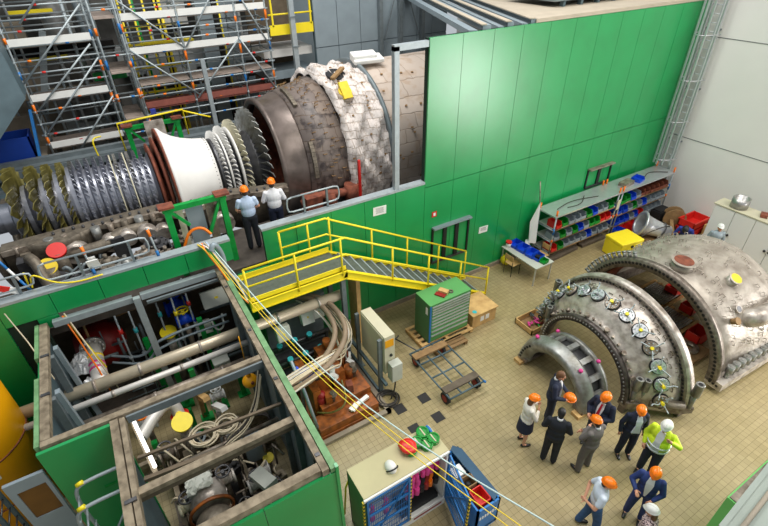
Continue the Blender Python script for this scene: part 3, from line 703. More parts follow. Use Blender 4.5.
Ls = [4.5, 4.8, 5.15, 5.55, 5.85, 6.3, 6.65, 7.0, 7.4, 7.8, 8.1, 8.45, 8.9, 9.4, 10.2]
scaffold('left bay of the tube scaffold behind the compressor, with white toe boards', [-1.72, .52], [18.5, 19.7], 3.2, 11, Ls, [4.35, 5.85, 7.42, 9.2], [4.35, 5.85, 7.42, 9.2],
         [((-1.7, 4.8), (.5, 6.9)), ((-1.7, 6.4), (.5, 8.4)), ((-.9, 4.2), (.55, 5.7)), ((-1.2, 8.0), (.5, 9.6)), ((-1.6, 5.6), (.4, 7.3))])
scaffold('narrow middle bay of the tube scaffold, planks seen end-on between two frames', [.66, 1.35], [18.4, 19.0, 20.2], 3.2, 11, [4.4, 5.6, 6.9, 8.2, 9.5], [4.9, 6.4, 8.0], [], [])
scaffold('right three bays of the tube scaffold behind the white cone, with long white decks', [1.42, 3.14, 5.05, 6.15], [18.5, 19.7], 3.2, 11,
         [4.6, 4.9, 5.15, 5.5, 5.8, 6.1, 6.45, 6.85, 7.2, 7.5, 7.85, 8.15, 8.5, 8.9, 9.3], [5.1, 5.9, 6.85, 7.85, 9.2], [5.12, 6.85, 7.85],
         [((1.5, 8.4), (3.15, 6.9)), ((1.45, 7.0), (3.3, 5.3)), ((3.2, 5.2), (5.0, 6.95)), ((3.2, 6.9), (5.0, 9.2)), ((5.05, 7.0), (6.2, 5.0)), ((5.05, 8.8), (6.15, 6.6))], redz=(5.12, 5.1))
# galvanised column and yellow gallery
t = thing('steel_column', 'galvanised column standing before the yellow gallery', 'column', (7.04, 18.3, 3.2)); b = MB(); b.box(6.95, 7.13, 18.2, 18.36, 3.2, 12); b.build('shaft', 'galv', t)
for z in (5.5, 6.5, 7.5): b = MB(); b.box(6.9, 7.18, 18.17, 18.2, z, z+.05); b.build('bracket', 'galv_d', t)
b = MB(); b.box(3.42, 3.56, 17.7, 17.84, 4.16, 6.6); tag(b.build('steel_post', 'galv'), 'short galvanised post in front of the red deck boards', 'post')
g = thing('gallery', 'yellow railed gallery left of the grey sheet wall', 'gallery', (7.1, 18.6, 6.9))
b = MB(); b.box(6.25, 7.97, 18.6, 20, 7.0, 7.06); b.build('walkway', 'galv_d', g)
b = MB(); b.box(6.25, 7.97, 18.55, 18.6, 6.92, 7.26); b.build('fascia', 'yellow', g)
for z in (7.6, 8.15): b = MB(); b.cyl((6.25, 18.58, z), (7.97, 18.58, z), .03); b.build('rail_bar', 'yellow', g)
for x in (6.4, 7.2, 7.9): b = MB(); b.box(x-.03, x+.03, 18.55, 18.61, 7.2, 8.2); b.build('rail_post', 'yellow', g)
for i, z in enumerate((3.6, 4.4, 5.3, 6.1)):
    b = MB(); b.box(6.0, 7.97, 18.9, 20.4, z, z+.28); struct(b, 'trim_%d' % (20+i), ('bluegrey', 'white_wall')[i % 2])
b = MB(); b.box(6.0, 7.97, 20.4, 20.5, 3.2, 10); struct(b, 'trim_24', 'beam_d')
# machinery hall beyond the scaffold
b = MB(); b.cyl((-.3, 21.5, 3.2), (-.3, 21.5, 12), .45, n=28)
for z in (5, 7, 9): b.cyl((-.3, 21.5, z), (-.3, 21.5, z+.08), .52, n=28)
tag(b.build('riser_pipe', 'steel'), 'shiny vertical pipe behind the left scaffold bay', 'pipe')
for i, (x, lab) in enumerate(((.6, 'slimmer vertical pipe right of the shiny pipe behind the scaffold'), (-3.2, 'dull vertical pipe at the far left behind the scaffold'))):
    b = MB(); b.cyl((x, 22, 3.2), (x, 22, 12), .28, n=24); tag(b.build('riser_pipe', 'bluegrey'), lab, 'pipe')
for i, (x0, x1, z0, z1, y, m) in enumerate(((-6, 1.2, 6.7, 7.0, 20.9, 'dark'), (.2, 1.3, 5.7, 5.9, 20.9, 'green_d'), (-2.6, -1.4, 3.2, 7.6, 22.5, 'concrete'), (1.3, 9, 3.2, 4.6, 22.5, 'bluegrey'), (1.3, 9, 5.2, 6.3, 23.5, 'hall_grey'), (3.2, 4.3, 7, 8.1, 23, 'white_wall'), (2.2, 4.2, 4.9, 5.9, 22.9, 'hall_grey'), (5.1, 6.4, 6.3, 7.4, 22.6, 'white_wall'), (-3.2, -1.7, 3.2, 5.0, 20.4, 'concrete'), (-1.2, .3, 3.2, 4.3, 21, 'hall_grey'), (-2.4, .8, 5.5, 5.7, 20.3, 'concrete'), (-2.4, .8, 7.1, 7.25, 20.3, 'concrete'), (-6, 9, 8.6, 9.0, 22.4, 'dark'), (4.4, 5.0, 3.2, 11, 21.5, 'bluegrey'), (5.3, 6.0, 3.2, 11, 21.5, 'bluegrey'), (3.0, 3.2, 3.2, 11, 21.8, 'dark'), (5.03, 5.18, 3.2, 11, 21.4, 'dark'))):
    b = MB(); b.box(x0, x1, y, y+.5, z0, z1); struct(b, 'trim_%d' % (30+i), m)
b = MB(); b.box(-12, 9, 24.0, 24.1, 3.2, 14); struct(b, 'wall_hall', 'hall_dark')
b = MB(); b.prism([(-1.5, 20.95), (-.35, 20.95), (-.35, 21.05), (-1.5, 21.05)], 6.55, 6.95); tag(b.build('crane_beam', 'yellow'), 'yellow beam section below the second deck of the left scaffold bay', 'beam')
b = MB(); b.box(-1.6, -.3, 21.0, 21.1, 8.0, 8.1); tag(b.build('crane_rail', 'yellow'), 'thin yellow bar high behind the left scaffold bay', 'bar')
random.seed(77)
for k in range(9):
    x = -2.4+.38*k; b = MB(); b.cyl((x, U(20.2, 20.8), 3.2), (x+U(-.2, .2), U(20.2, 20.8), U(5, 10)), U(.03, .07), n=8); tag(b.build('service_pipe', ('galv', 'bluegrey', 'hall_grey')[k % 3]), ORD[k]+' upright service pipe from the left, inside the left scaffold bay', 'pipe')
for k in range(10):
    x = 1.8+.42*k; b = MB(); z0_ = 3.2; yy_ = U(20.4, 21.8); b.cyl((x, yy_, z0_), (x, yy_, z0_+U(2, 6)), U(.03, .06), n=8); tag(b.build('service_pipe', ('galv', 'green_d', 'bluegrey', 'yellow', 'hall_grey')[k % 5]), ORD[k]+' upright service pipe from the left, behind the right scaffold bays', 'pipe')
for i, (p, q) in enumerate((((-2.2, 20.6, 3.3), (-.8, 20.6, 7.5)), ((-2.6, 20.4, 6.0), (-1.4, 20.4, 9.5)))):
    b = MB(); b.beam(p, q, .2, .25); tag(b.build('raking_strut', 'galv'), ('lower', 'upper')[i] + ' grey raking strut inside the left scaffold bay', 'strut')
ys_ = thing('yellow_stair', 'yellow caged stair seen through the scaffold between the middle and right bays', 'stair', (2.3, 21, 3.2))
for x in (1.7, 2.1, 2.5, 2.9): b = MB(); b.cyl((x, 21, 3.2), (x, 21, 8.4), .035); b.build('post', 'yellow', ys_)
for z in (5.0, 5.9, 6.7, 7.3, 7.7): b = MB(); b.box(1.6, 3.7, 20.96, 21.02, z, z+.06); b.build('rail_bar', 'yellow', ys_)
b = MB(); b.box(2.2, 4.0, 21, 21.6, 6.5, 6.72); b.build('landing', 'yellow', ys_)
# ---------------------------------------------------------------- green open-topped machinery enclosure
H = 3.4
enc = thing('machine_enclosure', 'green panelled open-topped enclosure with weathered steel top beams, holding pipes and pumps', 'enclosure', (0, 7, 0))
def eb(name, m, *boxes, **k):
    b = MB()
    for q in boxes: b.box(*q)
    return b.build(name, m, enc, **k)
eb('side_panel', 'green', (1.40, 1.43, 4.0, 10.1, .02, H-.14)); eb('inner_panel', 'bluegrey', (1.34, 1.395, 4.1, 10.1, .02, H-.2))
eb('top_beam', 'beam', (1.20, 1.31, 4.0, 10.15, H-.14, H)); eb('top_beam', 'green_o', (1.33, 1.44, 3.98, 10.15, H-.12, H-.02))
eb('side_panel', 'green', (-2.50, -2.46, 6.8, 10.1, .02, H-.1)); eb('inner_panel', 'bluegrey_d', (-2.46, -2.42, 6.9, 10.1, .02, H-.15))
eb('top_beam', 'beam', (-2.44, -2.30, 6.85, 10.1, H-.14, H)); eb('top_beam', 'green_o', (-2.52, -2.45, 9.0, 10.1, H-.5, H+.01), (-2.52, -2.45, 6.75, 8.4, H-.5, H+.01))
eb('top_beam', 'beam', (-2.44, 1.19, 6.72, 6.84, H-.14, H)); eb('top_beam', 'galv_d', (-1.2, 1.2, 6.66, 6.70, H-.2, H-.04))
eb('front_panel', 'green', (-2.50, -1.36, 6.60, 6.66, .02, H-.02)); eb('front_panel', 'green_d', (-1.95, -1.4, 6.585, 6.60, 2.0, 2.05))
eb('side_panel', 'green', (-1.46, -1.42, 4.0, 6.6, .02, H-.1)); eb('inner_panel', 'bluegrey_d', (-1.42, -1.38, 4.1, 6.6, .02, H-.2))
eb('top_beam', 'beam', (-1.44, -1.32, 4.19, 6.68, H-.14, H)); eb('top_beam', 'beam', (-1.30, -1.22, 4.19, 6.68, H-.2, H-.02))
eb('front_panel', 'green', (-1.46, .26, 3.98, 4.03, .02, H-.15), (.27, 1.43, 3.98, 4.03, .02, H-.15)); eb('corner_post', 'green', (1.40, 1.45, 3.96, 4.03, .02, H))
eb('top_beam', 'beam', (-1.44, 1.19, 4.03, 4.18, H-.14, H))
eb('cross_beam', 'beam', (-1.25, 1.2, 5.14, 5.27, H-.2, H-.1)); eb('cross_beam', 'beam_d', (-1.25, 1.2, 5.16, 5.24, H-.32, H-.2))
b = MB(); b.beam((-1.2, 6.05, 3.0), (1.2, 5.85, 3.0), .05, .05); b.build('cross_bar', 'beam_d', enc)
b = MB(); b.beam((-1.2, 5.75, 2.8), (.4, 5.6, 2.8), .07, .07); b.build('cross_bar', 'beam_d', enc)
for (x, y) in ((-2.3, 7.9), (-2.3, 9.1), (-2.3, 6.95)): 
    b = MB(); b.box(x-.06, x+.06, y-.05, y+.05, 0, H-.14); b.build('post', 'galv_d', enc)
for y in (8.9, 7.6, 6.3, 5.4, 4.5): b = MB(); b.box(1.22, 1.33, y-.05, y+.05, 0, H-.14); b.build('post', 'galv_d', enc)
for y in (9.3, 7.6, 6.1, 4.3): b = MB(); b.box(1.22, 1.29, y-.03, y+.03, H-.01, H+.015); b.build('joint_plate', 'steel_d', enc)
for y in (9.0, 7.9): b = MB(); b.box(-2.42, -2.28, y-.03, y+.03, H-.01, H+.02); b.build('joint_plate', 'steel_d', enc)
b = MB(); b.box(-1.4, -1.24, 5.0, 5.06, H-.01, H+.02); b.build('joint_plate', 'steel_d', enc)
eb('wall_beam', 'galv', (-2.2, -.65, 10.0, 10.13, 3.28, 3.42)); eb('wall_beam', 'galv', (-.48, 1.2, 10.0, 10.13, 3.28, 3.42)); eb('wall_beam', 'galv_d', (-.4, 1.2, 9.9, 9.96, 3.2, 3.26))
b = MB(); b.box(-.64, -.50, 9.9, 10.02, .3, 3.42); b.build('wall_post', 'galv', enc)
# lean raking struts left
for (p, q) in (((-2.2, 9.3, 3.3), (-2.05, 9.3, .2)), ((-2.2, 8.0, 3.3), (-2.05, 8.0, .2))): b = MB(); b.beam(p, q, .08, .12); b.build('strut', 'bluegrey', enc)
dr = thing('enclosure_door', 'grey double-height door with window, swung open at the corner of the green enclosure', 'door', (-2.52, 6.62, 0))
R0 = (-2.55, 6.63)
b = MB(); b.box(-3.1, -2.55, 6.6, 6.66, .1, 2.0); b.box(-3.1, -2.55, 6.6, 6.66, 2.75, 3.0); b.box(-3.1, -3.0, 6.6, 6.66, 2.0, 2.75); b.box(-2.6, -2.55, 6.6, 6.66, 2.0, 2.75); b.build('leaf', 'bluegrey', dr)
b = MB(); b.box(-3.0, -2.6, 6.62, 6.64, 2.0, 2.75); M['pane_reflection'] = mat('pane_orange_reflection', (120, 84, 40), .1, .3, .3, 4); b.build('window_pane', 'pane_reflection', dr)  # orange reflection in the glass is put into the pane's base colour
b = MB(); b.cyl((-2.9, 6.6, 1.45), (-2.9, 6.52, 1.45), .025); b.beam((-2.9, 6.52, 1.45), (-2.8, 6.52, 1.42), .03, .03); b.build('handle', 'cream', dr)
# handrail hoops of the roof access ladder
ld = thing('access_ladder', 'green-grey ladder handrails with yellow tips beside the left enclosure wall', 'ladder', (-1.7, 5, 0))
for i, y in enumerate((6.05, 5.6)):
    b = MB(); b.tube([(-1.46, y, 3.0), (-2.0, y, 3.0), (-2.15, y, 2.9), (-2.2, y, 2.5), (-2.15, y-.05, 1.6), (-2.15, y-.05, .2)], .03, n=8, smooth_path=2); b.build('handrail', 'galv', ld)
    b = MB(); b.cyl((-2.0, y, 3.02), (-2.1, y, 2.99), .036); b.build('tip', 'yellow', ld)
for z in (.4, .8, 1.2, 1.6, 2.0, 2.4, 2.75): b = MB(); b.cyl((-2.15, 6.05, z), (-2.15, 5.55, z), .018, n=8); b.build('rung', 'galv', ld)
for i in range(2): b = MB(); b.tube([(-1.47, 5.6-.5*i, 2.7), (-1.9, 5.4-.3*i, 2.2), (-1.8, 5.3-.3*i, 1.5)], .02, n=6, smooth_path=2); b.build('hoop', 'galv', ld)

# yellow vessel at the left edge with its caged ladder
v = thing('storage_vessel', 'large yellow-orange cylindrical vessel at the left picture edge', 'vessel', (-4.4, 8.6, 0))
b = MB(); b.rev([(0, 0), (0, .95), (3.2, .95), (3.45, .8), (3.6, .4), (3.62, 0)], (-4.1, 8.85, 0), 'Z', n=48, closed=False); b.build('shell', 'yellow_o', v)
b = MB()
for z in (1.0, 2.1): b = MB(); b.rev([(z, .95), (z, .965), (z+.03, .965), (z+.03, .95)], (-4.1, 8.85, 0), 'Z', n=48); b.build('seam_band', 'rust', v)
ld = thing('caged_ladder', 'grey fixed ladder with rungs standing in front of the yellow vessel', 'ladder', (-3.6, 7.2, 0))
for y in (7.4, 6.95): b = MB(); b.beam((-3.55, y, 0), (-3.55, y, 4.0), .06, .06); b.build('rail', 'bluegrey_d', ld)
for k in range(13): b = MB(); b.cyl((-3.55, 7.4, .25+k*.28), (-3.55, 6.95, .25+k*.28), .016, n=6); b.build('rung', 'steel_d', ld)
b = MB(); b.bc((-3.78, 7.94, 1.9), (.3, .02, .2), rz=.33); b.build('notice_sheet', 'white', v)

def tg(mb, name, m, label, cat, **k): return tag(mb.build(name, m, **k), label, cat)
# big pipes through the enclosure and out to the stairs
def pipe(y, z, r, x0, x1, m, label, fl=()):
    t = thing('clad_pipe', label, 'pipe', (x0, y, z-r))
    b = MB(); b.cyl((x0, y, z), (x1, y, z), r, n=28); b.build('run', m, t)
    for x in fl: b = MB(); b.cyl((x, y, z), (x+.06, y, z), r*1.12, n=28); b.build('joint_band', 'cast_w', t)
    return t
pipe(9.1, 2.15, .135, -3.7, 4.0, 'pipe', 'thickest beige clad pipe crossing the enclosure and passing under the stair landing', (-1.9, -1.0, .3, 2.2, 3.3))
pipe(8.72, 2.1, .07, -3.5, 1.33, 'pipe_w', 'thinner pale pipe just in front of the thickest beige pipe', (-1.6, -.2))
pipe(8.75, 1.5, .12, -2.4, 1.33, 'cast', 'brown-grey pipe lying low under the two pale pipes', (-.9, .6))
pipe(7.0, 1.2, .05, -1.3, 1.3, 'cast', 'slim brown pipe low in the pit just in front of the middle top beam', ())
for k in range(4):
    b = MB(); b.cyl((-3.3, 9.45+.09*k, 1.75), (-.4, 9.45+.09*k, 1.75), .012, n=8); tg(b, 'conduit', 'cable', ORD[k] + ' of four thin parallel conduits above the thickest beige pipe, counted from the front', 'conduit')
b = MB(); b.tube([(-.4, 9.7, 1.75), (-.2, 9.7, 1.75), (0, 9.6, 1.6), (.1, 9.6, .6)], .03, n=8, smooth_path=2); tg(b, 'conduit', 'galv', 'bent grey conduit behind the thickest beige pipe', 'conduit')
# floor skid beams
for i, (x0, x1, y0, y1) in enumerate(((-2.3, 1.3, 8.0, 8.1), (-1.1, -1.0, 4.3, 8.0), (-.75, -.62, 4.3, 7.9), (-.25, -.15, 4.3, 7.2), (.3, .38, 4.3, 7.2), (-1.1, 1.2, 7.2, 7.32))):
    b = MB(); b.box(x0, x1, y0, y1, .3, .45); b.box(x0, x1, y0, y1, 0, .08); b.box(x0+.02 if x1-x0 > .3 else (x0+x1)/2-.02, x1-.02 if x1-x0 > .3 else (x0+x1)/2+.02, (y0+y1)/2-.02 if x1-x0 > .3 else y0, (y0+y1)/2+.02 if x1-x0 > .3 else y1, .05, .35)
    tg(b, 'skid_rail', 'beam', ('long skid beam along the back of the front pit', 'leftmost lengthwise skid beam below the light tube', 'second lengthwise skid beam from the left', 'third lengthwise skid beam from the left', 'fourth lengthwise skid beam, beside the grey box', 'short cross skid beam at the coiled hoses')[i], 'rail')
# upper pit objects
t = thing('flanged_pipe', 'upright grey pipe stub with bolted flange and a yellow ring, in the left pit', 'pipe', (-1.85, 10.0, 0))
p0, p1 = Vector((-1.85, 10.6, 2.05)), Vector((-1.8, 9.3, 1.9))
b = MB(); b.cyl(p0, p1, .17, n=24); b.build('body', 'pipe_w', t)
b = MB(); b.cyl(p0+Vector((0, .02, .0)), p0+Vector((0, -.06, 0)), .27, n=24)
for k in range(12): b.cyl(p0+Vector((.22*math.cos(k*.5236), .06, .22*math.sin(k*.5236))), p0+Vector((.22*math.cos(k*.5236), -.12, .22*math.sin(k*.5236))), .03, n=6)
b.build('flange', 'steel', t)
for k, m in ((.3, 'yellow_c'), (.48, 'pink'), (.6, 'pink')): b = MB(); b.cyl(p0+(p1-p0)*k, p0+(p1-p0)*(k+.05), .176, n=24); b.build('colour_ring', m, t)
b = MB(); b.cyl(p0+Vector((0, .05, .1)), p0+Vector((-.02, .5, 1.1)), .03, n=8); tg(b, 'rod', 'wood_d', 'thin brown rod rising from the bolted pipe flange', 'rod')
def crumple(c, s1, m, name, label, cat):
    b = MB(); n = 9; vs = []; random.seed(int(abs(c[0]*100)))
    for i in range(n):
        for j in range(n): vs.append((c[0]+(i/(n-1)-.5)*s1[0]+U(-.03, .03), c[1]+(j/(n-1)-.5)*s1[1]+U(-.03, .03), c[2]+s1[2]*(1-((i/(n-1)-.5)**2+(j/(n-1)-.5)**2)*2)+U(-.08, .08)*s1[2]*3))
    vs += [(x, y, z-.02) for x, y, z in vs]
    f1 = [(i*n+j, (i+1)*n+j, (i+1)*n+j+1, i*n+j+1) for i in range(n-1) for j in range(n-1)]
    b.add(vs, f1+[tuple(reversed([k+n*n for k in q])) for q in f1]); return tg(b, name, m, label, cat)
crumple((-2.1, 10.2, 1.9), (.45, .8, .25), 'tarp', 'foil_sheet', 'crumpled silver foil sheet left of the yellow-ringed pipe', 'sheet')
crumple((-2.0, 9.5, 1.8), (.3, .5, .2), 'tarp', 'foil_sheet', 'smaller crumpled silver foil below the larger one in the left pit', 'sheet')
b = MB(); b.rev([(0, 0), (.05, .4), (.4, .6), (.8, .6), (1.1, .4), (1.2, 0)], (-2.4, 11.6, 1.3), 'X', n=28, closed=False); tg(b, 'red_drum', 'redd', 'dark red tank in the shadow under the platform edge', 'tank')
def ydisc(x, y, z, r, label, stem=True):
    t = thing('yellow_cover', label, 'cover', (x, y, 0))
    b = MB(); b.cyl((x, y, z-.03), (x, y-.02, z+.03), r, n=26); b.build('disc', 'yellow', t)
    if stem: b = MB(); b.cyl((x, y, 0), (x, y, z-.03), r*.5, n=16); b.build('stub', 'cast_w', t)
ydisc(-.22, 10.6, 1.7, .2, 'oval yellow cover disc on a stub in the right part of the upper pit')
ydisc(-.53, 7.95, 1.3, .22, 'yellow cover disc below the red-ringed elbow in the lower pit')
ydisc(.85, 6.7, .5, .12, 'small yellow cap beside the grey box in the lower pit')
def valve(name, x, y, z, m, label, cat, col2='steel_d', s1=1.0):
    t = thing(name, label, cat, (x, y, 0))
    b = MB(); b.cyl((x, y, 0), (x, y, z), .06*s1, n=12); b.build('stem', 'cast', t)
    b = MB(); b.cyl((x-.18*s1, y, z), (x+.18*s1, y, z), .1*s1, n=16); b.cyl((x-.2*s1, y, z), (x-.15*s1, y, z), .15*s1, n=16); b.cyl((x+.15*s1, y, z), (x+.2*s1, y, z), .15*s1, n=16); b.sph((x, y, z+.05), .13*s1, 14); b.build('body', m, t)
    b = MB(); b.cyl((x, y, z+.1*s1), (x, y, z+.3*s1), .04*s1, n=10); b.rev([(z+.28*s1, .12*s1), (z+.28*s1, .15*s1), (z+.31*s1, .15*s1), (z+.31*s1, .12*s1)], (x, y, 0), 'Z', n=20); b.beam((x-.13*s1, y, z+.3*s1), (x+.13*s1, y, z+.3*s1), .02, .02); b.build('handwheel', col2, t)
    return t
valve('control_valve', .18, 11.7, 1.6, 'blue', 'blue valve assembly in the shadow at the right back of the upper pit', 'valve', 'blue', 1.5)
valve('control_valve', .25, 10.6, 1.9, 'blue', 'smaller blue valve hanging right beneath the grey wall beam', 'valve', 'yellow', 1.1)
valve('hand_valve', -1.25, 8.6, 1.0, 'white', 'white valve with orange wheel between the two pale pipes at left', 'valve', 'orange', 1.1)
valve('hand_valve', .36, 9.1, .4, 'white', 'white hand pump on a green base on the tiles behind the wood blocks', 'pump', 'white', .9)
valve('globe_valve', -1.0, 7.6, .9, 'cast', 'dull globe valve left of the yellow cover disc', 'valve')
valve('globe_valve', .75, 10.3, 1.4, 'green_d', 'green valve left of the white junction box in the upper pit', 'valve', 'green_d')
b = MB(); b.box(.16, .56, 8.95, 9.35, 0, .06); tg(b, 'base_plate', 'green_d', 'green square base plate under the white hand pump', 'plate')
for i, (x, y, z0, z1) in enumerate(((-.75, 10.4, .2, 1.9), (-.35, 9.6, .2, 1.3), (.55, 10.2, .2, 2.1), (-.02, 8.9, .2, 1.8), (-.1, 10.9, .2, 1.2), (1.0, 9.2, 0, 1.0), (-1.2, 8.1, 0, .9), (-.35, 8.7, 0, .8))):
    b = MB(); b.box(x-.06, x+.06, y-.06, y+.06, z0, z1); b.box(x-.15, x+.15, y-.12, y+.12, z0-.2*(z0 > 0), z0-.14*(z0 > 0)+.03); 
    tg(b, 'green_post', 'green_d', 'green steel post ' + ('left of the wall post in the upper pit', 'beside the wall post foot', 'left of the upper junction box', 'between pipe and middle beam', 'below the yellow disc of the upper pit', 'beside the hanging orange ball', 'by the top of the light tube', 'behind the red-ringed elbow')[i], 'post')
for i, (x, y, z) in enumerate(((-1.2, 10.3, 2.3), (-.9, 10.3, 2.2), (.05, 10.3, 2.3), (.4, 10.4, 2.4), (-.3, 10.6, 2.2))):
    t = thing('instrument_line', 'thin grey instrument tube, ' + ORD[i] + ' from the left at the back of the upper pit', 'tube', (x, y, 0))
    b = MB(); b.cyl((x, y, 0), (x+.05, y+.1, z+.8), .022, n=8); b.cyl((x+.02, y+.04, 1.5), (x+.02, y+.04, 1.58), .05, n=8); b.build('tube', 'galv', t)
    b = MB(); b.cyl((x+.04, y+.07, z), (x+.04, y+.08, z+.12), .05, n=10); b.build('fitting', ('red', 'teal', 'yellow', 'red', 'teal')[i], t)
def jbox(x, y, z, sx, sy, sz, label, m='boxgrey', rx=0, rz=0):
    t = thing('junction_box', label, 'box', (x, y, z-sz/2))
    b = MB(); b.bc((x, y, z), (sx, sy, sz), rx=rx, rz=rz); b.build('housing', m, t, bevel=.008)
    R = Matrix.Rotation(rz, 3, 'Z') @ Matrix.Rotation(rx, 3, 'X')
    b = MB(); q = Vector((x, y, z)) + R @ Vector((0, -sy/2-.006, 0)); b.bc(q, (sx*.9, .012, sz*.9), rx=rx, rz=rz); b.build('lid', m, t)
    b = MB(); q = Vector((x, y, z)) + R @ Vector((0, -sy/2-.015, 0)); b.bc(q, (sx*.12, .01, sz*.12), rx=rx, rz=rz); b.build('label_plate', 'yellow', t)
    return t
jbox(1.1, 10.5, 2.35, .7, .2, .45, 'large pale junction box under the wall beam at the right of the upper pit', rx=-.5)
jbox(.6, 10.3, 1.7, .38, .16, .36, 'small pale junction box left of the large one in the upper pit', rx=-.5)
jbox(.7, 9.5, 1.1, .4, .3, .2, 'white box on green legs below the small junction box')
b = MB(); b.tube([(1.1, 10.2, 2.0), (1.05, 9.9, 1.8), (.85, 9.9, 1.75), (.8, 10.1, 2.0)], .025, n=8, smooth_path=3); tg(b, 'cable_loop', 'boxgrey', 'white cable loop hanging beneath the large junction box', 'cable')
b = MB(); b.tube([(-1.6, 10.6, 1.6), (-.9, 10.2, 1.5), (-.5, 10.1, 2.0), (1.2, 10.1, 2.0)], .035, n=10, smooth_path=2); b.tube([(-1.6, 10.45, 1.5), (-.9, 10.05, 1.4), (-.5, 9.95, 1.9), (1.2, 9.95, 1.9)], .03, n=10, smooth_path=2); tg(b, 'cable_duct', 'bluegrey', 'pair of blue-grey ducts running along the back of the upper pit', 'duct')
for i in range(3): b = MB(); b.cyl((-1.2, 10.7+.12*i, 2.6), (.0, 10.7+.12*i, 2.7), .022, n=8); tg(b, 'conduit', 'wood_d', ORD[i] + ' of three brown conduits high under the left wall beam', 'conduit')
# lower pit
t = thing('pipe_elbow', 'white pipe elbow with red and yellow flange in the lower pit', 'pipe', (-.8, 8.2, .9))
b = MB(); b.tube([(-1.35, 7.9, 1.4), (-1.0, 8.3, 1.45), (-.75, 8.5, 1.45), (-.58, 8.5, 1.35), (-.55, 8.35, 1.1), (-.55, 8.2, .5)], .13, n=16, smooth_path=2); b.build('elbow', 'pipe_w', t)
b = MB(); b.cyl((-.55, 8.36, 1.12), (-.55, 8.33, 1.0), .2, n=20); b.build('flange', 'red', t)
b = MB(); b.cyl((-.55, 8.24, 1.22), (-.55, 8.22, 1.26), .08, n=14); b.build('cap', 'yellow', t)
for i, (x, y, z, l, m, lab) in enumerate(((-.02, 8.7, .7, 1.0, 'wood', 'pale wooden prop beam leaning in the lower pit, left one'), (.25, 8.2, .6, .8, 'white', 'cream painted channel leaning right of the wooden prop'), (-.05, 7.8, .5, .7, 'cream', 'cream painted bracket above the coiled hoses'))):
    b = MB(); b.beam((x-.06, y+.25, .05), (x-.02, y, z+.3), .1, .08); b.beam((x-.05, y+.2, z+.3), (x+.1, y-.55*l, z+.75), .15, .1); tg(b, 'prop', m, lab, 'beam')
def coil(x, y, z, r, n, m, label, tr=.02, name='hose_coil', spread=.03):
    pts = []
    for i in range(n*20+1):
        a = 2*PI*i/20; k = i/(n*20); rr = r*(1+.08*math.sin(a*.37)+.05*math.sin(k*9)); pts.append((x+rr*math.cos(a)+spread*math.sin(k*11), y+rr*.95*math.sin(a)+spread*math.cos(k*8), z+tr+k*tr*n*.8+.01*math.sin(a*2.3)))
    b = MB(); b.tube(pts, tr, n=7); return tg(b, name, m, label, 'cable')
for x_, y_ in ((-.15, 7.35), (.3, 7.45)): pass
b = MB(); b.box(-.5, .55, 6.95, 7.0, 1.5, 1.55); b.box(-.5, .55, 7.2, 7.25, 1.5, 1.55); b.box(-.5, -.45, 6.95, 7.25, 1.45, 1.5); b.box(.5, .55, 6.95, 7.25, 1.45, 1.5); b.box(-.5, -.44, 7.1, 7.16, 0, 1.5); b.box(.49, .55, 7.1, 7.16, 0, 1.5); tg(b, 'work_shelf', 'grime', 'low dirty shelf carrying the coiled hoses in the lower pit', 'shelf')
coil(-.2, 7.1, 1.55, .25, 4, 'cable', 'larger cream hose coil, nearer the white light tube')
coil(.26, 7.12, 1.55, .2, 4, 'cable', 'smaller cream hose coil, right of the larger one')
for k in range(4):
    b = MB(); y0 = 6.75+.06*k
    b.tube([(-.3+.15*k, y0-.1, 1.3), (.2, y0-.05, 1.5), (.6, y0, 1.6), (.95, y0+.2, 1.9), (1.2, y0+.5, 2.4)], .016, n=7, smooth_path=3); tg(b, 'cable', ('cable', 'cable', 'cable_d')[k % 3], ('cream', 'cream', 'dark')[k % 3] + ' cable sweeping to the right wall of the lower pit, ' + ORD[k] + ' from the front', 'cable')
coil(.9, 7.5, .7, .3, 3, 'cable_d', 'dark cable coil in the lower pit right of the cream ones', .025)
lt = thing('light_tube', 'glowing white fluorescent tube lamp standing along the left wall of the lower pit', 'lamp', (-1.3, 7.3, 0))
em = bpy.data.materials.new('lamp_glow'); em.use_nodes = True; em.node_tree.nodes['Principled BSDF'].inputs['Emission Color'].default_value = (1, .98, .93, 1); em.node_tree.nodes['Principled BSDF'].inputs['Emission Strength'].default_value = 4.0
b = MB(); b.cyl((-1.22, 7.25, 2.62), (-1.04, 6.05, 2.62), .03, n=12); b.build('tube', em, lt)
b = MB(); b.beam((-1.26, 7.4, 2.55), (-1.04, 5.85, 2.55), .08, .04); b.build('housing', 'beam', lt)

ob = thing('crane_ball', 'orange hook block hanging near the right wall of the lower pit', 'hook', (1.02, 7.65, 1.8))
b = MB(); b.sph((1.02, 7.65, 1.98), .17, 18, (1, 1, .9)); b.build('ball', 'yellow_o', ob); b = MB(); b.cyl((1.02, 7.65, 2.1), (1.02, 7.65, 2.5), .05, n=10); b.cyl((1.02, 7.65, 2.5), (1.02, 7.65, 3.3), .01, n=6); b.build('shank', 'yellow_o', ob); b = MB(); b.sph((1.04, 7.5, 2.04), .04, 8); b.build('swivel', 'rust', ob)
b = MB(); b.box(.45, .85, 6.75, 7.2, .5, .95); o = tg(b, 'control_box', 'bluegrey', 'grey square box on posts right of the cable bundle in the lower pit', 'box'); 
b = MB(); b.box(.5, .56, 6.8, 6.86, 0, .5); b.box(.74, .8, 7.05, 7.11, 0, .5); tg(b, 'box_legs', 'steel_d', 'dark legs below the grey square box', 'legs')
bv = thing('ball_valve', 'large bolted ball valve with an orange ring at the front of the lower pit', 'valve', (-.5, 5.7, 0))
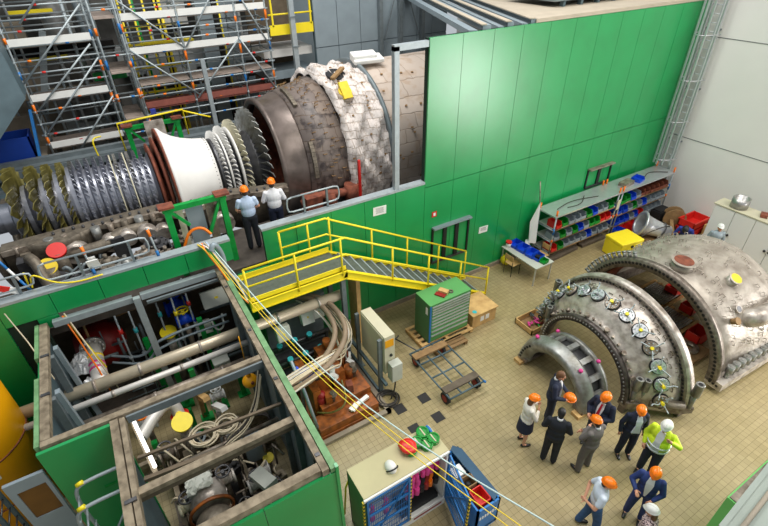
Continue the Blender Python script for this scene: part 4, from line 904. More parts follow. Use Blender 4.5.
b = MB(); b.cyl((-.5, 5.1, .8), (-.5, 5.25, .8), .42, n=28); b.build('front_flange', 'pipe_w', bv); b = MB(); b.cyl((-.5, 6.4, .9), (-.5, 5.95, .85), .36, n=28); b.build('rear_flange', 'cast_w', bv)
b = MB(); b.sph((-.5, 5.6, .82), .38, 24, (1, 1.1, 1)); b.build('ball_body', 'grime', bv)
b = MB(); b.rev([(.0, .39), (.0, .43), (.06, .43), (.06, .39)], (-.5, 5.88, .85), 'Y', n=28); b.build('ring', 'orange_s', bv)
b = MB()
b.cyl((-.13, 5.08, .8), (-.13, 5.27, .8), .03, n=6); spread(b.build('bolt', 'steel_d', bv), [(-.5+.37*math.cos(k*PI/7), 0, .37*math.sin(k*PI/7)) for k in range(14)])
for i, (x, y, z, s1, m) in enumerate(((.1, 5.8, .5, .9, 'cast'), (.45, 6.1, .7, 1.0, 'pipe_w'), (.75, 5.9, .5, .9, 'cast_w'), (.45, 5.2, .6, 1.1, 'grime'), (-.85, 6.3, .8, 1.0, 'cream'), (-.5, 6.9, .8, 1.0, 'boxgrey'), (.85, 4.9, .4, .9, 'grime'), (-.1, 6.4, .9, 1.0, 'cast_w'))):
    valve('pump_valve', x, y, z, m, ('brown', 'white', 'pale', 'grimy', 'cream', 'light grey', 'dirty', 'pale grey')[i] + ' valve with small wheel ' + ('behind the ball valve', 'under the heavy cross beam', 'right of the heavy cross beam centre', 'in the front right of the lower pit', 'below the white light tube end', 'left of the cream hose coil', 'in the front right corner of the lower pit', 'beside the thin cross bar')[i], 'valve', 'steel_d', s1)
b = MB(); b.box(-.1, .25, 4.5, 5.2, .2, .9); b.box(.0, .15, 4.7, 5.0, .9, 1.1); tg(b, 'motor', 'black', 'dark motor housing at the front of the lower pit', 'motor')
b = MB(); b.bc((.55, 5.8, 1.2), (.28, .6, .14), rz=.3, rx=-.3); tg(b, 'metal_tray', 'boxgrey', 'pale sheet-metal tray lying right of the heavy cross beam', 'panel')
crumple((-.55, 6.3, 1.3), (.5, .35, .12), 'boxgrey', 'cloth', 'pale violet cloth draped on the pipes in the lower pit', 'cloth')
b = MB(); random.seed(21)
for i in range(46):
    p = Vector((U(-1.15, 1.15), U(4.5, 7.6), U(.3, 1.0))); d = random.choice([Vector((U(.2, .7), 0, 0)), Vector((0, U(.2, .8), 0)), Vector((0, 0, U(.2, .7)))]); b.tube([p, p+d, p+d+Vector((U(-.1, .2), U(-.2, .2), -.2))], U(.012, .045), n=7)
tag(b.build('small_pipework', 'cast'), 'tangle of small pipes on the skid of the lower pit', 'pipes', kind='stuff')
b = MB()
for i in range(30):
    p = Vector((U(-2.1, 1.1), U(9.6, 11.6), U(.2, 1.6))); d = random.choice([Vector((U(.4, 1.2), 0, 0)), Vector((0, 0, U(.4, 1.2)))]); b.tube([p, p+d], U(.015, .05), n=7)
tag(b.build('small_pipework', 'galv_d'), 'small grey pipes at the back of the upper pit', 'pipes', kind='stuff')
for k in range(3):
    b = MB(); b.tube([(-1.15+.35*k, 7.9, .9), (-1.1+.35*k, 7.6, 1.3), (-.9+.3*k, 7.2, 1.35), (-.6+.3*k, 7.0, .6)], .022, n=8, smooth_path=2); tg(b, 'bent_tube', 'cable', ORD[k] + ' cream bent tube from the left over the yellow cover disc', 'tube')
M['cable_br'] = mat('brown_cable', (146, 126, 104), .6, 0, .2, 8)
# instrument corner under the stairs
for i in range(3):
    t = thing('valve_rail', ('back', 'middle', 'front')[i] + ' dark manifold rail with teal-capped valves beneath the stair landing', 'manifold', (2.8, 8.9-.35*i, 0))
    y = 9.25-.45*i; z = 1.0-.15*i
    b = MB(); b.cyl((1.8, y, z), (3.6, y, z), .05, n=10); b.cyl((1.8, y+.12, z-.2), (3.6, y+.12, z-.2), .05, n=10); b.box(1.75, 3.6, y-.05, y+.2, z-.5, z-.4); b.box(1.75, 1.82, y, y+.08, 0, z); b.box(3.5, 3.57, y, y+.08, 0, z); b.build('rail', 'steel_d', t)
    for k in range(3+(i == 1)):
        x = 2.15+.42*k+.1*i; b = MB(); b.cyl((x, y-.05, z), (x, y-.08, z+.16), .05, n=12); vv = b.build('valve', 'steel', t); b = MB(); b.cyl((x, y-.1, z+.14), (x, y-.12, z+.22), .075, n=14); b.build('cap', 'teal', t)
jbox(2.25, 8.95, 1.75, .36, .2, .4, 'pale junction box left under the stair landing', rx=-.3)
jbox(3.05, 9.35, 1.65, .34, .2, .42, 'white junction box with yellow label right under the stair landing', 'white', rx=-.3)
jbox(3.4, 9.45, 1.6, .3, .2, .36, 'second white junction box beside the one with yellow label', 'white', rx=-.3)
b = MB(); b.box(2.0, 3.6, 9.6, 9.66, .3, 2.0); b.box(1.9, 3.7, 9.55, 9.7, 1.95, 2.05); tg(b, 'instrument_rack', 'galv_d', 'grey rack plate carrying the boxes beneath the landing', 'rack')
b = MB(); b.tube([(2.9, 9.6, 2.2), (3.3, 9.2, 2.2), (3.45, 8.7, 2.0), (3.4, 8.2, 1.8), (2.9, 7.7, 1.7), (2.2, 7.3, 1.8), (1.65, 6.9, 2.2)], .07, n=8, smooth_path=3); b.build('cable_bundle', 'cable_br'); bb_ = [o for o in COL.objects if o.name == 'cable_bundle'][0]; tag(bb_, 'inner thick brown cable bundle curving from the landing to the enclosure wall', 'cables'); b = MB(); b.tube([(3.05, 9.6, 2.2), (3.5, 9.2, 2.2), (3.7, 8.6, 2.0), (3.6, 8.0, 1.8), (3.0, 7.5, 1.7), (2.2, 7.1, 1.8), (1.6, 6.7, 2.2)], .07, n=8, smooth_path=3); o = b.build('cable_bundle', 'cable_br'); tag(o, 'outer thick brown cable bundle curving from the landing to the enclosure wall', 'cables')
random.seed(5)
for k in range(9):
    b = MB(); a = U(-.25, .25); c = U(-.15, .25)
    b.tube([(3.0+a*.5, 9.5, 2.15), (3.5+a, 9.0+c, 2.0), (3.7+a, 8.4, 1.5+c), (3.45+a, 7.8+a, 1.3+c), (2.8+c, 7.5+a, 1.75), (2.1, 7.2+a, 1.95), (1.65, 6.8+a, 2.3)], .02, n=6, smooth_path=3)
    tg(b, 'cable', ('cable', 'cable', 'pipe_w')[k % 3], ORD[k] + ' of the loose pale cables sweeping from the landing over the orange skid', 'cable')
for i in range(3): b = MB(); b.bc((2.15+.16*i, 7.75-.1*i, 1.5), (.12, .3, .1), rz=.3); tg(b, 'terminal_block', 'blue', ORD[i] + ' blue terminal block from the left beside the cable tray', 'block')
b = MB(); b.box(2.0, 2.7, 7.5, 7.9, 1.3, 1.44); b.box(2.05, 2.12, 7.55, 7.62, 0, 1.3); b.box(2.55, 2.62, 7.75, 7.82, 0, 1.3); tg(b, 'terminal_shelf', 'steel_d', 'dark bracket shelf under the blue terminal blocks', 'shelf')
# orange pump skid
sk = thing('pump_skid', 'orange oil skid with pumps standing in a kerb right of the green enclosure', 'skid', (3, 7.6, 0))
b = MB(); b.box(2.15, 3.75, 6.8, 7.25, .0, .35); b.box(2.15, 3.75, 6.78, 8.9, .0, .10); b.box(2.4, 3.75, 7.2, 8.8, .1, .55); b.build('tank', 'orange_s', sk, bevel=.01)
b = MB(); b.box(2.5, 3.3, 7.7, 8.3, .55, .95); b.box(2.9, 3.6, 8.3, 8.7, .55, 1.1); b.box(2.3, 2.5, 7.4, 8.6, .1, 1.0); b.build('frame', 'orange_s', sk)
b = MB(); b.cyl((2.75, 7.9, .95), (2.75, 7.9, 1.25), .13, n=16); b.cyl((3.45, 7.8, .55), (3.45, 7.8, .9), .12, n=16); b.cyl((3.2, 8.5, 1.1), (3.2, 8.5, 1.4), .1); b.build('pump', 'orange_s', sk)
b = MB(); b.cyl((2.5, 7.45, .35), (2.5, 7.45, .75), .13, n=18); b.sph((2.5, 7.45, .75), .13, 14); b.build('vessel', 'redd', sk)
for k, (x, y, z) in enumerate(((2.95, 7.7, .98), (3.6, 8.1, .75))): b = MB(); b.cyl((x, y, z), (x+.05, y+.12, z+.2), .08, n=12); b.bc((x, y-.1, z+.05), (.12, .2, .1), rz=.4); b.build('gauge', 'white', sk)
for k in range(6): b = MB(); b.cyl((2.6+.2*k, 8.0+.1*(k % 2), .55), (2.6+.2*k, 8.05+.1*(k % 2), 1.3), .03, n=8); b.build('riser', ('orange_s', 'rust')[k % 2], sk)
random.seed(44)
for k in range(12):
    x, y = 2.45+.1*k, U(7.3, 8.5); b = MB()
    if k % 2: b.cyl((x, y, .55), (x, y, U(.8, 1.15)), U(.04, .08), n=12); b.cyl((x, y, .75), (x, y, .79), .11, n=12)
    else: b.bc((x, y, .68), (.16, .2, .26), rz=U(-.3, .3))
    b.build('fitting', ('rust', 'black', 'orange_s', 'grime')[k % 4], sk)
b = MB(); b.tube([(2.3, 7.3, .4), (2.6, 7.0, .5), (3.0, 7.0, .6), (3.1, 7.5, .9)], .025, smooth_path=3); b.build('hose', 'olive', sk)
b = MB(); b.bc((3.3, 7.0, .42), (.6, .1, .06), rz=.25); b.bc((3.15, 6.95, .42), (.25, .14, .05), rz=.5); tg(b, 'cloth', 'white', 'white rag lying on the front of the orange skid', 'cloth')
b = MB(); b.box(2.0, 4.0, 6.6, 6.72, 0, .1); b.box(3.88, 4.0, 6.6, 9.2, 0, .1); b.box(2.0, 2.1, 6.6, 9, 0, .1); struct(b, 'trim_50', 'concrete')
b = MB(); b.tube([(2.0, 7.7, 2.0), (2.05, 7.2, 1.4), (2.1, 7.05, .8), (2.15, 6.95, .3)], .04, n=8); tg(b, 'conduit', 'bluegrey', 'bent grey-blue conduit descending at the left side of the orange skid', 'conduit')

# ---------------------------------------------------------------- yellow stairs
stt = thing('yellow_stairway', 'bright yellow steel stairway and landing leading up to the platform opening', 'stairs', (5, 9.4, 0))
YF, YB = 8.88, 9.93
XT, XB = 4.1, 9.0; ZL = 3.02
def ych(name, p, q, h=.24): 
    b = MB(); b.beam(p, q, .05, h); b.beam((p[0], p[1], p[2]+h/2-.01), (q[0], q[1], q[2]+h/2-.01), .12, .02); b.beam((p[0], p[1], p[2]-h/2+.01), (q[0], q[1], q[2]-h/2+.01), .12, .02); b.build(name, 'yellow', stt)
for y in (YF, YB):
    ych('stringer', (1.62, y, ZL-.1), (XT+.02, y, ZL-.1)); ych('stringer', (XT-.05, y, ZL-.1), (XB, y, .12))
b = MB(); b.box(1.60, XT, YF+.03, YB-.03, ZL-.05, ZL-.01); M['grate'] = mat('grating', (92, 100, 88), .7, .1, .3, 9); b.build('landing_grating', 'grate', stt)
for y in (YF+.02, YB-.02): b = MB(); b.box(1.62, XT, y-.01, y+.01, ZL, ZL+.14); b.build('kick_plate', 'yellow', stt)
for x in (1.75, 2.7, 3.6): b = MB(); b.box(x-.04, x+.04, YF, YB, ZL-.2, ZL-.06); b.build('landing_joist', 'yellow', stt)
n = 15
for k in range(n):
    x = XT + (XB-XT)*(k+.5)/n; z = ZL - (ZL-.1)*(k+.7)/n
    b = MB(); b.box(x-.13, x+.11, YF+.03, YB-.03, z-.04, z); tt = b.build('tread', 'grate', stt); b = MB(); b.box(x+.085, x+.115, YF+.03, YB-.03, z-.005, z+.008); b.build('nosing', 'galv', tt)
def rly(y, side):
    posts = []
    zt = .98
    segs = [((1.62, ZL), (XT, ZL)), ((XT, ZL), (XB, .25))] if side == 'f' else [((2.85, ZL), (XT, ZL)), ((XT, ZL), (XB, .25))]
    P0 = segs[0][0]
    for hh in (zt, zt*.52):
        b = MB(); b.tube([(P0[0], y, ZL+hh), (XT, y, ZL+hh), (XB, y, .28+hh)], .024 if hh < zt else .028, n=8); b.build('rail_bar', 'yellow', stt)
    b = MB(); b.cyl((XB, y, .28+zt), (XB, y, 0.05), .028, n=8); b.build('rail_post', 'yellow', stt)
    for x in ([P0[0], 2.8, XT-.12] if side == 'f' else [P0[0], 3.6, XT+.1]): b = MB(); b.cyl((x, y, ZL-.1), (x, y, ZL+zt), .028, n=8); b.build('rail_post', 'yellow', stt)
    for x in (5.45, 6.65, 7.85): z = ZL - (x-XT)/(XB-XT)*(ZL-.28); b = MB(); b.cyl((x, y, z-.1), (x, y, z+zt), .028, n=8); b.build('rail_post', 'yellow', stt)
rly(YF-.03, 'f'); rly(YB+.03, 'b')
for (x, y) in ((4.0, 8.95), (4.0, 9.85)): b = MB(); b.box(x-.06, x+.06, y-.06, y+.06, 0, ZL-.2); b.build('support_post', 'galv_d', stt)
b = MB(); b.box(4.5, 4.62, 9.2, 9.7, 0, 2.6); tg(b, 'upright_board', 'wood', 'tan wooden board standing upright below the stair landing', 'board')

# more fittings in the two pits
random.seed(91)
KN = ['cast-iron pump head', 'small grey actuator', 'round flanged spool', 'cream terminal box', 'dark solenoid block', 'dull strainer pot', 'pale regulator', 'brown motor stub', 'white pressure head', 'steel reducer', 'black coupling', 'grey gearbox']
spots = [(-.9, 6.5, .5), (-.75, 7.2, .6), (-.3, 6.2, .6), (.0, 5.4, .5), (.15, 6.6, .7), (.35, 5.7, .5), (.6, 6.3, .6), (.9, 6.1, .4), (.8, 5.3, .5), (.2, 7.7, .4), (.6, 7.6, .4), (-.35, 7.8, .5)]
wh = ['below the light tube', 'left of the coils', 'beside the thin cross bar', 'front centre', 'under the coils', 'behind the dark motor', 'right of the cross bar', 'by the right wall', 'near the front right corner', 'behind the coils', 'right behind the coils', 'behind the yellow cover']
for k, (x, y, z) in enumerate(spots):
    m = ('cast', 'boxgrey', 'cast_w', 'cream', 'black', 'grime', 'pipe_w', 'beam', 'white', 'bare', 'black', 'galv_d')[k]
    t = thing('machine_fitting', KN[k] + ' ' + wh[k] + ' in the lower pit', 'fitting', (x, y, 0))
    b = MB(); b.bc((x, y, z*.5), (.1, .1, z)); b.build('pedestal', 'beam_d', t)
    b = MB()
    if k % 3 == 0: b.cyl((x-.14, y, z+.1), (x+.14, y, z+.1), .13, n=18); b.cyl((x+.14, y, z+.1), (x+.17, y, z+.1), .17, n=18)
    elif k % 3 == 1: b.bc((x, y, z+.12), (.26, .2, .2), rz=.3); b.cyl((x, y, z+.2), (x, y, z+.32), .05, n=12)
    else: b.cyl((x, y, z), (x, y, z+.28), .12, n=18); b.cyl((x, y, z+.24), (x, y, z+.28), .17, n=18); b.sph((x, y, z+.3), .09, 12)
    b.build('body', m, t)
    b = MB(); b.tube([(x, y, z+.2), (x+U(-.2, .2), y+.1, z+.35), (x+U(-.4, .4), y+U(-.3, .3), z+.2)], .02, n=7, smooth_path=2); b.build('line', 'cable', t)

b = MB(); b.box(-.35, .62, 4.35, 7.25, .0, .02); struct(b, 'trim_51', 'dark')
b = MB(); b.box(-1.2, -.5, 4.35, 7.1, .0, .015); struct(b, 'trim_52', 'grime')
# ---------------------------------------------------------------- things on the shop floor
def tg(mb, name, m, label, cat, **k): return tag(mb.build(name, m, **k), label, cat)
for i, (x, y) in enumerate(((4.96, 6.55), (4.92, 5.88), (4.23, 5.89), (4.24, 6.59))):
    b = MB(); b.box(x-.14, x+.14, y-.14, y+.14, 0, .006); tg(b, 'floor_plate', 'rubber', 'dark square floor plate ' + ('farthest to the upper right', 'farthest to the lower right', 'nearest to the container roof', 'beside the cable coil')[i], 'plate')
# drawer cabinet on a pallet
dc = thing('drawer_cabinet', 'green metal drawer cabinet with grey handle strips standing on a pallet', 'cabinet', (6.85, 8.35, .15))
x0, x1, y0, y1, z0, z1 = 6.13, 7.58, 8.0, 8.72, .15, 1.55
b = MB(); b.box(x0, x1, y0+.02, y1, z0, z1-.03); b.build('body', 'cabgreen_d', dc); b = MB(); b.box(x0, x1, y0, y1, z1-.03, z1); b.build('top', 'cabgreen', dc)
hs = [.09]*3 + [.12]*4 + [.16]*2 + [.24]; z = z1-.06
for k, h in enumerate(hs):
    b = MB(); b.box(x0+.06, x1-.04, y0-.0, y0+.02, z-h+.008, z); d = b.build('drawer', 'cabgreen', dc)
    b = MB(); b.box(x0+.08, x1-.06, y0-.03, y0-.0, z-.045, z-.01); b.build('handle', 'alu', d); z -= h
b = MB(); b.box(x0+.005, x0+.06, y0-.002, y0+.02, z0, z1-.03); b.build('corner_strip', 'blue_s', dc)
b = MB(); b.box(x0-.004, x0, 8.1, 8.2, 1.15, 1.4); b.build('label_sheet', 'white', dc)
b = MB(); b.bc((6.65, 8.25, 1.575), (.14, .3, .03), rz=.5); tg(b, 'book', 'redd', 'red and white booklet lying on the green drawer cabinet', 'book')
b = MB(); b.bc((6.8, 8.3, 1.60), (.16, .28, .10), rz=.5); tg(b, 'cardboard_box', 'wood', 'small tan carton beside the red booklet on the green cabinet', 'box')
b = MB(); b.rev([(0, .04), (0, .07), (.04, .07), (.04, .04)], (7.0, 8.22, 1.55), 'Z', n=20); tg(b, 'tape_roll', 'grime', 'roll of tape on the green drawer cabinet', 'tape')
def pallet(x0, x1, y0, y1, label, m='wood'):
    t = thing('pallet', label, 'pallet', ((x0+x1)/2, (y0+y1)/2, 0))
    n = 6 if y1-y0 > .5 else 3
    for k in range(n):
        y = y0 + (y1-y0)*k/(n-1)
        b = MB(); b.box(x0, x1, y-.05, y+.05, .12, .145); b.build('deck_board', m, t)
    for x in (x0+.06, (x0+x1)/2, x1-.06): b = MB(); b.box(x-.05, x+.05, y0-.04, y1+.04, .02, .12); b.build('bearer', m, t)
    return t
pallet(5.9, 7.65, 7.85, 8.85, 'pine pallet beneath the green drawer cabinet')
pallet(6.1, 7.2, 7.55, 7.8, 'low slatted pallet in front of the green cabinet by the trolley', 'wood_d')
cr = thing('wooden_crate', 'closed plywood crate behind the drawer cabinet with papers and a green dot', 'crate', (8.1, 8.3, 0))
b = MB(); b.box(7.7, 8.62, 7.92, 8.72, .0, .5); b.build('body', 'wood', cr, bevel=.01)
b = MB(); b.box(7.66, 8.66, 7.88, 8.76, .5, .53); b.build('lid', 'wood', cr)
for x in (8.0, 8.2): b = MB(); b.box(x, x+.14, 7.912, 7.918, .18, .36); b.build('paper', 'white', cr)
b = MB(); b.cyl((7.85, 8.05, .53), (7.85, 8.05, .536), .07, n=16); b.build('green_dot', 'teal', cr)
# electrical cabinet on a frame
ec = thing('electrical_cabinet', 'beige electrical cabinet with grey side box mounted on a dark steel frame', 'cabinet', (4.3, 7.8, 0))
b = MB(); b.box(4.18, 4.48, 7.2, 8.4, .75, 2.0); b.build('housing', 'cream', ec, bevel=.01)
b = MB(); b.box(4.165, 4.18, 7.25, 8.35, .8, 1.95); b.build('door', 'cream', ec)
b = MB(); b.box(4.20, 4.44, 7.19, 7.2, 1.65, 1.88); b.build('rating_plate', 'yellow_o', ec)
b = MB(); b.cyl((4.36, 7.2, 1.35), (4.36, 7.17, 1.35), .04); b.build('knob', 'black', ec)
b = MB(); b.box(4.25, 4.55, 6.95, 7.18, .62, 1.18); b.build('side_box', 'boxgrey', ec, bevel=.008)
for (x, y) in ((4.1, 7.3), (4.1, 8.45)): b = MB(); b.box(x-.05, x+.05, y-.04, y+.04, 0, 1.9); b.box(x-.12, x+.12, y-.1, y+.1, 0, .02); b.build('post', 'galv_d', ec)
b = MB(); b.box(4.06, 4.14, 7.0, 9.6, .55, .63); b.build('frame_bar', 'bluegrey_d', ec); b = MB(); b.box(4.0, 4.06, 7.3, 9.2, .1, .2); b.build('frame_bar', 'bluegrey_d', ec)
b = MB(); b.tube([(4.4, 7.05, .62), (4.35, 7.0, .3), (4.2, 6.95, .05)], .02, n=7, smooth_path=2); tg(b, 'cable', 'cable_d', 'dark cable dropping from the grey side box to the coil', 'cable')
def coil(x, y, z, r, n, m, label, tr=.02, spread=.03):
    pts = []
    for i in range(n*20+1):
        a = 2*PI*i/20; k = i/(n*20); rr = r*(1+.1*math.sin(a*.37)+.12*math.sin(k*9)); pts.append((x+rr*math.cos(a)+spread*math.sin(k*11), y+rr*.95*math.sin(a)+spread*math.cos(k*8), z+tr+k*tr*n*.8+.01*math.sin(a*2.3)))
    b = MB(); b.tube(pts, tr, n=7); return tg(b, 'cable_coil', m, label, 'cable')
coil(4.12, 6.98, 0, .24, 6, 'cable_d', 'coil of dark cable lying on the tiles by the electrical cabinet')
# trolley
tr = thing('flatbed_trolley', 'long four-wheeled tubular trolley with worn wooden crossboards and a pull handle', 'trolley', (5.85, 6.9, 0))
X0, X1, Y0, Y1, Z = 5.32, 6.42, 5.95, 7.78, .36
for x in (X0, X1, (X0*2+X1)/3, (X0+X1*2)/3): b = MB(); b.cyl((x, Y0, Z), (x, Y1, Z), .025, n=8); b.build('side_tube', 'bluegrey_d', tr)
for y in (Y0, 6.75, 7.3, Y1): b = MB(); b.cyl((X0, y, Z-.02), (X1, y, Z-.02), .025, n=8); b.build('cross_tube', 'bluegrey_d', tr)
for y in (6.2, 7.55): b = MB(); b.bc((5.85, y, Z+.05), (1.1, .2, .05)); b.build('crossboard', 'wood_g' if y < 7 else 'wood_d', tr)
for (x, y) in ((5.35, 6.15), (6.35, 6.15), (5.42, 7.6), (6.3, 7.6)):
    b = MB(); b.cyl((x-.04, y, .17), (x+.04, y, .17), .165, n=24); wh = b.build('wheel', 'rubber', tr); b = MB(); b.cyl((x-.05, y, .17), (x+.05, y, .17), .10, n=20); b.build('hub', 'redd', wh)
b = MB(); b.cyl((5.6, 7.75, .33), (5.35, 8.55, .28), .02); b.cyl((5.2, 8.5, .28), (5.5, 8.62, .28), .02); b.build('pull_handle', 'steel_d', tr)
b = MB(); b.cyl((X1, Y0, Z), (X1+.02, Y0-.06, Z), .035); b.build('end_cap', 'blue_s', tr)
# wooden tray with pink slings
ot = thing('open_crate', 'open wooden crate holding pink and dark lifting straps', 'crate', (9.4, 7.1, 0))
def crate(t, x0, x1, y0, y1, h, m='wood', w=.03):
    for q in ((x0, x1, y0, y0+w, 0, h), (x0, x1, y1-w, y1, 0, h), (x0, x0+w, y0, y1, 0, h), (x1-w, x1, y0, y1, 0, h)): b = MB(); b.box(*q); b.build('side_board', m, t)
    b = MB(); b.box(x0, x1, y0, y1, 0, .03); b.build('base', 'wood_d', t)
crate(ot, 9.0, 9.85, 6.75, 7.45, .2)
random.seed(3)
for k in range(8):
    cx, cy = U(9.15, 9.7), U(6.9, 7.3); pts = [(cx+U(-.14, .14), cy+U(-.14, .14), .08+.015*k+U(0, .05)) for _ in range(6)]
    b = MB(); b.tube(pts, .025, n=6, smooth_path=2); tg(b, 'lifting_strap', ('pink', 'greenbin', 'black', 'pink', 'steel_d', 'black', 'pink', 'rust')[k], ('pink', 'green', 'black', 'second pink', 'grey', 'second black', 'third pink', 'brown')[k] + ' lifting strap bundled in the open wooden crate', 'strap')
# work table
wt = thing('work_table', 'light grey work table against the green wall carrying blue bins', 'table', (11.3, 9.3, 0))
b = MB(); b.box(10.78, 11.62, 8.45, 10.1, .72, .75); b.build('tabletop', 'boxgrey', wt)
for x in (10.83, 11.57):
    for y in (8.5, 10.05): b = MB(); b.box(x-.02, x+.02, y-.02, y+.02, 0, .72); b.build('leg', 'alu', wt)
def chair(x, y, rz, label):
    t = thing('plywood_chair', label, 'chair', (x, y, 0), rz)
    b = MB(); b.box(-.2, .2, -.2, .2, .44, .46); b.build('seat', 'wood', t, True, bevel=.01)
    b = MB(); b.box(-.2, .2, .2, .22, .62, .82); b.build('backrest', 'wood', t, True, bevel=.01)
    for sx in (-.18, .18):
        for sy in (-.18, .2): b = MB(); b.cyl((sx, sy, 0), (sx, sy, .44 if sy < 0 else .8), .012, n=8); b.build('leg', 'black', t, True)
    return t
chair(10.75, 9.45, .5*PI, 'plywood chair tucked at the left side of the work table'); chair(11.95, 9.3, -.5*PI, 'plywood chair at the right side of the work table beside the rack')
b = MB(); b.sph((10.9, 9.95, .22), .2, 14, (.8, 1, 1)); tg(b, 'work_bag', 'yellow', 'yellow and blue bag on the floor under the work table', 'bag')
b = MB(); b.rev([(0, 0), (0, .09), (.16, .1), (.16, 0)], (10.98, 9.98, .75), 'Z', n=20, closed=False); o = b.build('bucket', 'white'); tag(o, 'small white bucket with red lid on the back of the work table', 'bucket')
b = MB(); b.cyl((10.98, 9.98, .91), (10.98, 9.98, .96), .11, n=20); l = b.build('lid', 'red', o)
# storage bins
BINM = {}
def bin_(x, y, z, w, d, h, col, rz, label, fill=None, group=None):
    key = (round(w, 3), round(d, 3), round(h, 3), col)
    if key not in BINM:
        b = MB(); t = .012
        pr = [(-d/2, 0), (d/2, 0), (d/2, h), (-d/2+.05, h), (-d/2+.03, h*.55), (-d/2, h*.5)]
        for sx in (-w/2, w/2-t):
            vs = [(sx, a, c) for a, c in pr] + [(sx+t, a, c) for a, c in pr]; n = 6
            b.add(vs, [tuple(range(n)), tuple(reversed(range(n, 2*n)))] + [(i, n+i, n+(i+1) % n, (i+1) % n) for i in range(n)])
        b.box(-w/2, w/2, -d/2, d/2, 0, t); b.box(-w/2, w/2, d/2-t, d/2, 0, h); b.box(-w/2, w/2, -d/2, -d/2+t, 0, h*.5)
        b.box(-w/2-.008, w/2+.008, d/2-t-.004, d/2+.008, h-.02, h)
        o = b.build('storage_bin', col, base=False); BINM[key] = o.data; COL.objects.unlink(o)
    o = bpy.data.objects.new('storage_bin', BINM[key]); COL.objects.link(o); o.location = (x, y, z); o.rotation_euler = (0, 0, rz)
    tag(o, label, 'bin', group)
    return o
for i, (x, y, c, w, d) in enumerate(((11.2, 9.85, 'blue', .3, .36), (11.22, 9.5, 'blue', .32, .36), (11.24, 9.12, 'blue', .32, .36), (11.26, 8.86, 'blue', .3, .3), (11.28, 8.6, 'greenbin', .22, .24))):
    bin_(x, y, .75, w, d, .2 if i < 4 else .13, c, -.5*PI+.1, ('first blue bin from the wall on the work table', 'second blue bin from the wall on the work table', 'third blue bin from the wall on the work table', 'fourth blue bin on the work table, holding dark parts', 'green bin at the front edge of the work table')[i])
b = MB(); b.bc((11.27, 8.84, .83), (.16, .2, .1), rz=.4); tg(b, 'dark_tool', 'black', 'dark tool lying in the fourth blue bin on the table', 'tool')
# long rack with bins: two bays built of scaffold tube
def rack(x0, x1, label, levels, kk):
    t = thing('tube_rack', label, 'rack', ((x0+x1)/2, 9.65, 0)); ya, yb = 9.2, 9.95
    for x in (x0, x1):
        for y in (ya, yb):
            b = MB(); b.cyl((x, y, 0), (x, y, 2.15), .028, n=8); s1 = b.build('upright', 'galv', t)
            b = MB(); b.cyl((x, y, 1.95), (x, y, 2.15), .034, n=8); b.build('collar', 'orange', s1); b = MB(); b.cyl((x, y, .9), (x, y, 1.0), .034, n=8); b.build('collar', 'orange', s1)
            b = MB(); b.cyl((x, y, 1.2), (x, y, 1.45), .034, n=8); b.build('sleeve', 'blue_s', s1)
    for z in levels:
        b = MB(); b.box(x0+.03, x1-.03, ya+.0, yb, z-.03, z); b.build('shelf_board', 'deck', t)
        for y in (ya, yb): b = MB(); b.cyl((x0-.05, y, z-.05), (x1+.05, y, z-.05), .024, n=8); b.build('ledger', 'wood_d' if y == ya else 'galv', t)
        for x in (x0, x1): b = MB(); b.cyl((x, ya, z-.05), (x, yb, z-.05), .024, n=8); b.build('transom', 'galv', t)
    b = MB(); b.box(x0-.1, x1+.1, ya-.05, yb+.05, 1.9, 1.95); b.build('top_board', 'alu', t)
LV = [.45, .93, 1.4]
rack(12.25, 15.55, 'left bay of the long tube rack, full of small bins, beside the work table', LV, 0); rack(15.75, 18.85, 'right bay of the long tube rack, reaching to the white wall', LV, 1)
random.seed(11)
cyc = {0: ['red', 'greenbin', 'greybin', 'greybin', 'greybin', 'greenbin', 'blue', 'greybin', 'greybin', 'greenbin'], 1: ['greybin', 'greenbin', 'greybin', 'greenbin', 'blue', 'greybin', 'greenbin', 'greenbin', 'red', 'red'], 2: ['red', 'greenbin', 'greybin', 'greybin', 'greybin', 'greybin', 'blue', 'greybin', 'greybin', 'greybin']}
cyc2 = {0: ['greenbin', 'greenbin', 'blue', 'greybin', 'rust', 'rust', 'rust', 'rust', 'rust', 'rust'], 1: ['blue', 'blue', 'greybin', 'greenbin', 'greybin', 'blue', 'greybin', 'greybin', 'greybin', 'greybin'], 2: ['blue', 'blue', 'blue', 'greybin', 'blue', 'red', 'greybin', 'greybin', 'greybin', 'greybin']}
nmc = {'red': 'red', 'greenbin': 'green', 'greybin': 'grey', 'blue': 'blue', 'rust': 'rust-brown'}
for bay, xa, cc in (('left', 12.45, cyc), ('right', 15.9, cyc2)):
    for li in range(3):
        z = LV[2-li]
        for k in range(10):
            c = cc[li][k]; w = .285; x = xa + (.305 if bay == 'left' else .288)*k + (.04 if k else 0)
            bin_(x, 9.38+U(-.02, .02), z, w, .42, .24, c, U(-.04, .04), '%s plastic bin, %s from the left on the %s shelf of the %s rack bay' % (nmc[c], ORD[k], ('top', 'middle', 'lowest')[li], bay))
for k, (x, c) in enumerate(((15.95, 'blue'), (16.4, 'red'), (16.85, 'red'))): bin_(x, 9.05, .0, .4, .42, .34, c, .1, ('blue', 'red', 'red')[k] + ' crate on the floor below the right rack bay, ' + ORD[k] + ' from the left')
bin_(17.0, 9.5, 1.95, .45, .35, .14, 'blue', .2, 'blue bin standing on top of the right rack bay'); 
b = MB(); b.bc((16.3, 9.5, 2.02), (.6, .3, .14), rz=.1); tg(b, 'toolbox', 'cast', 'dull flat toolbox on top of the right rack bay left of the blue bin', 'box')
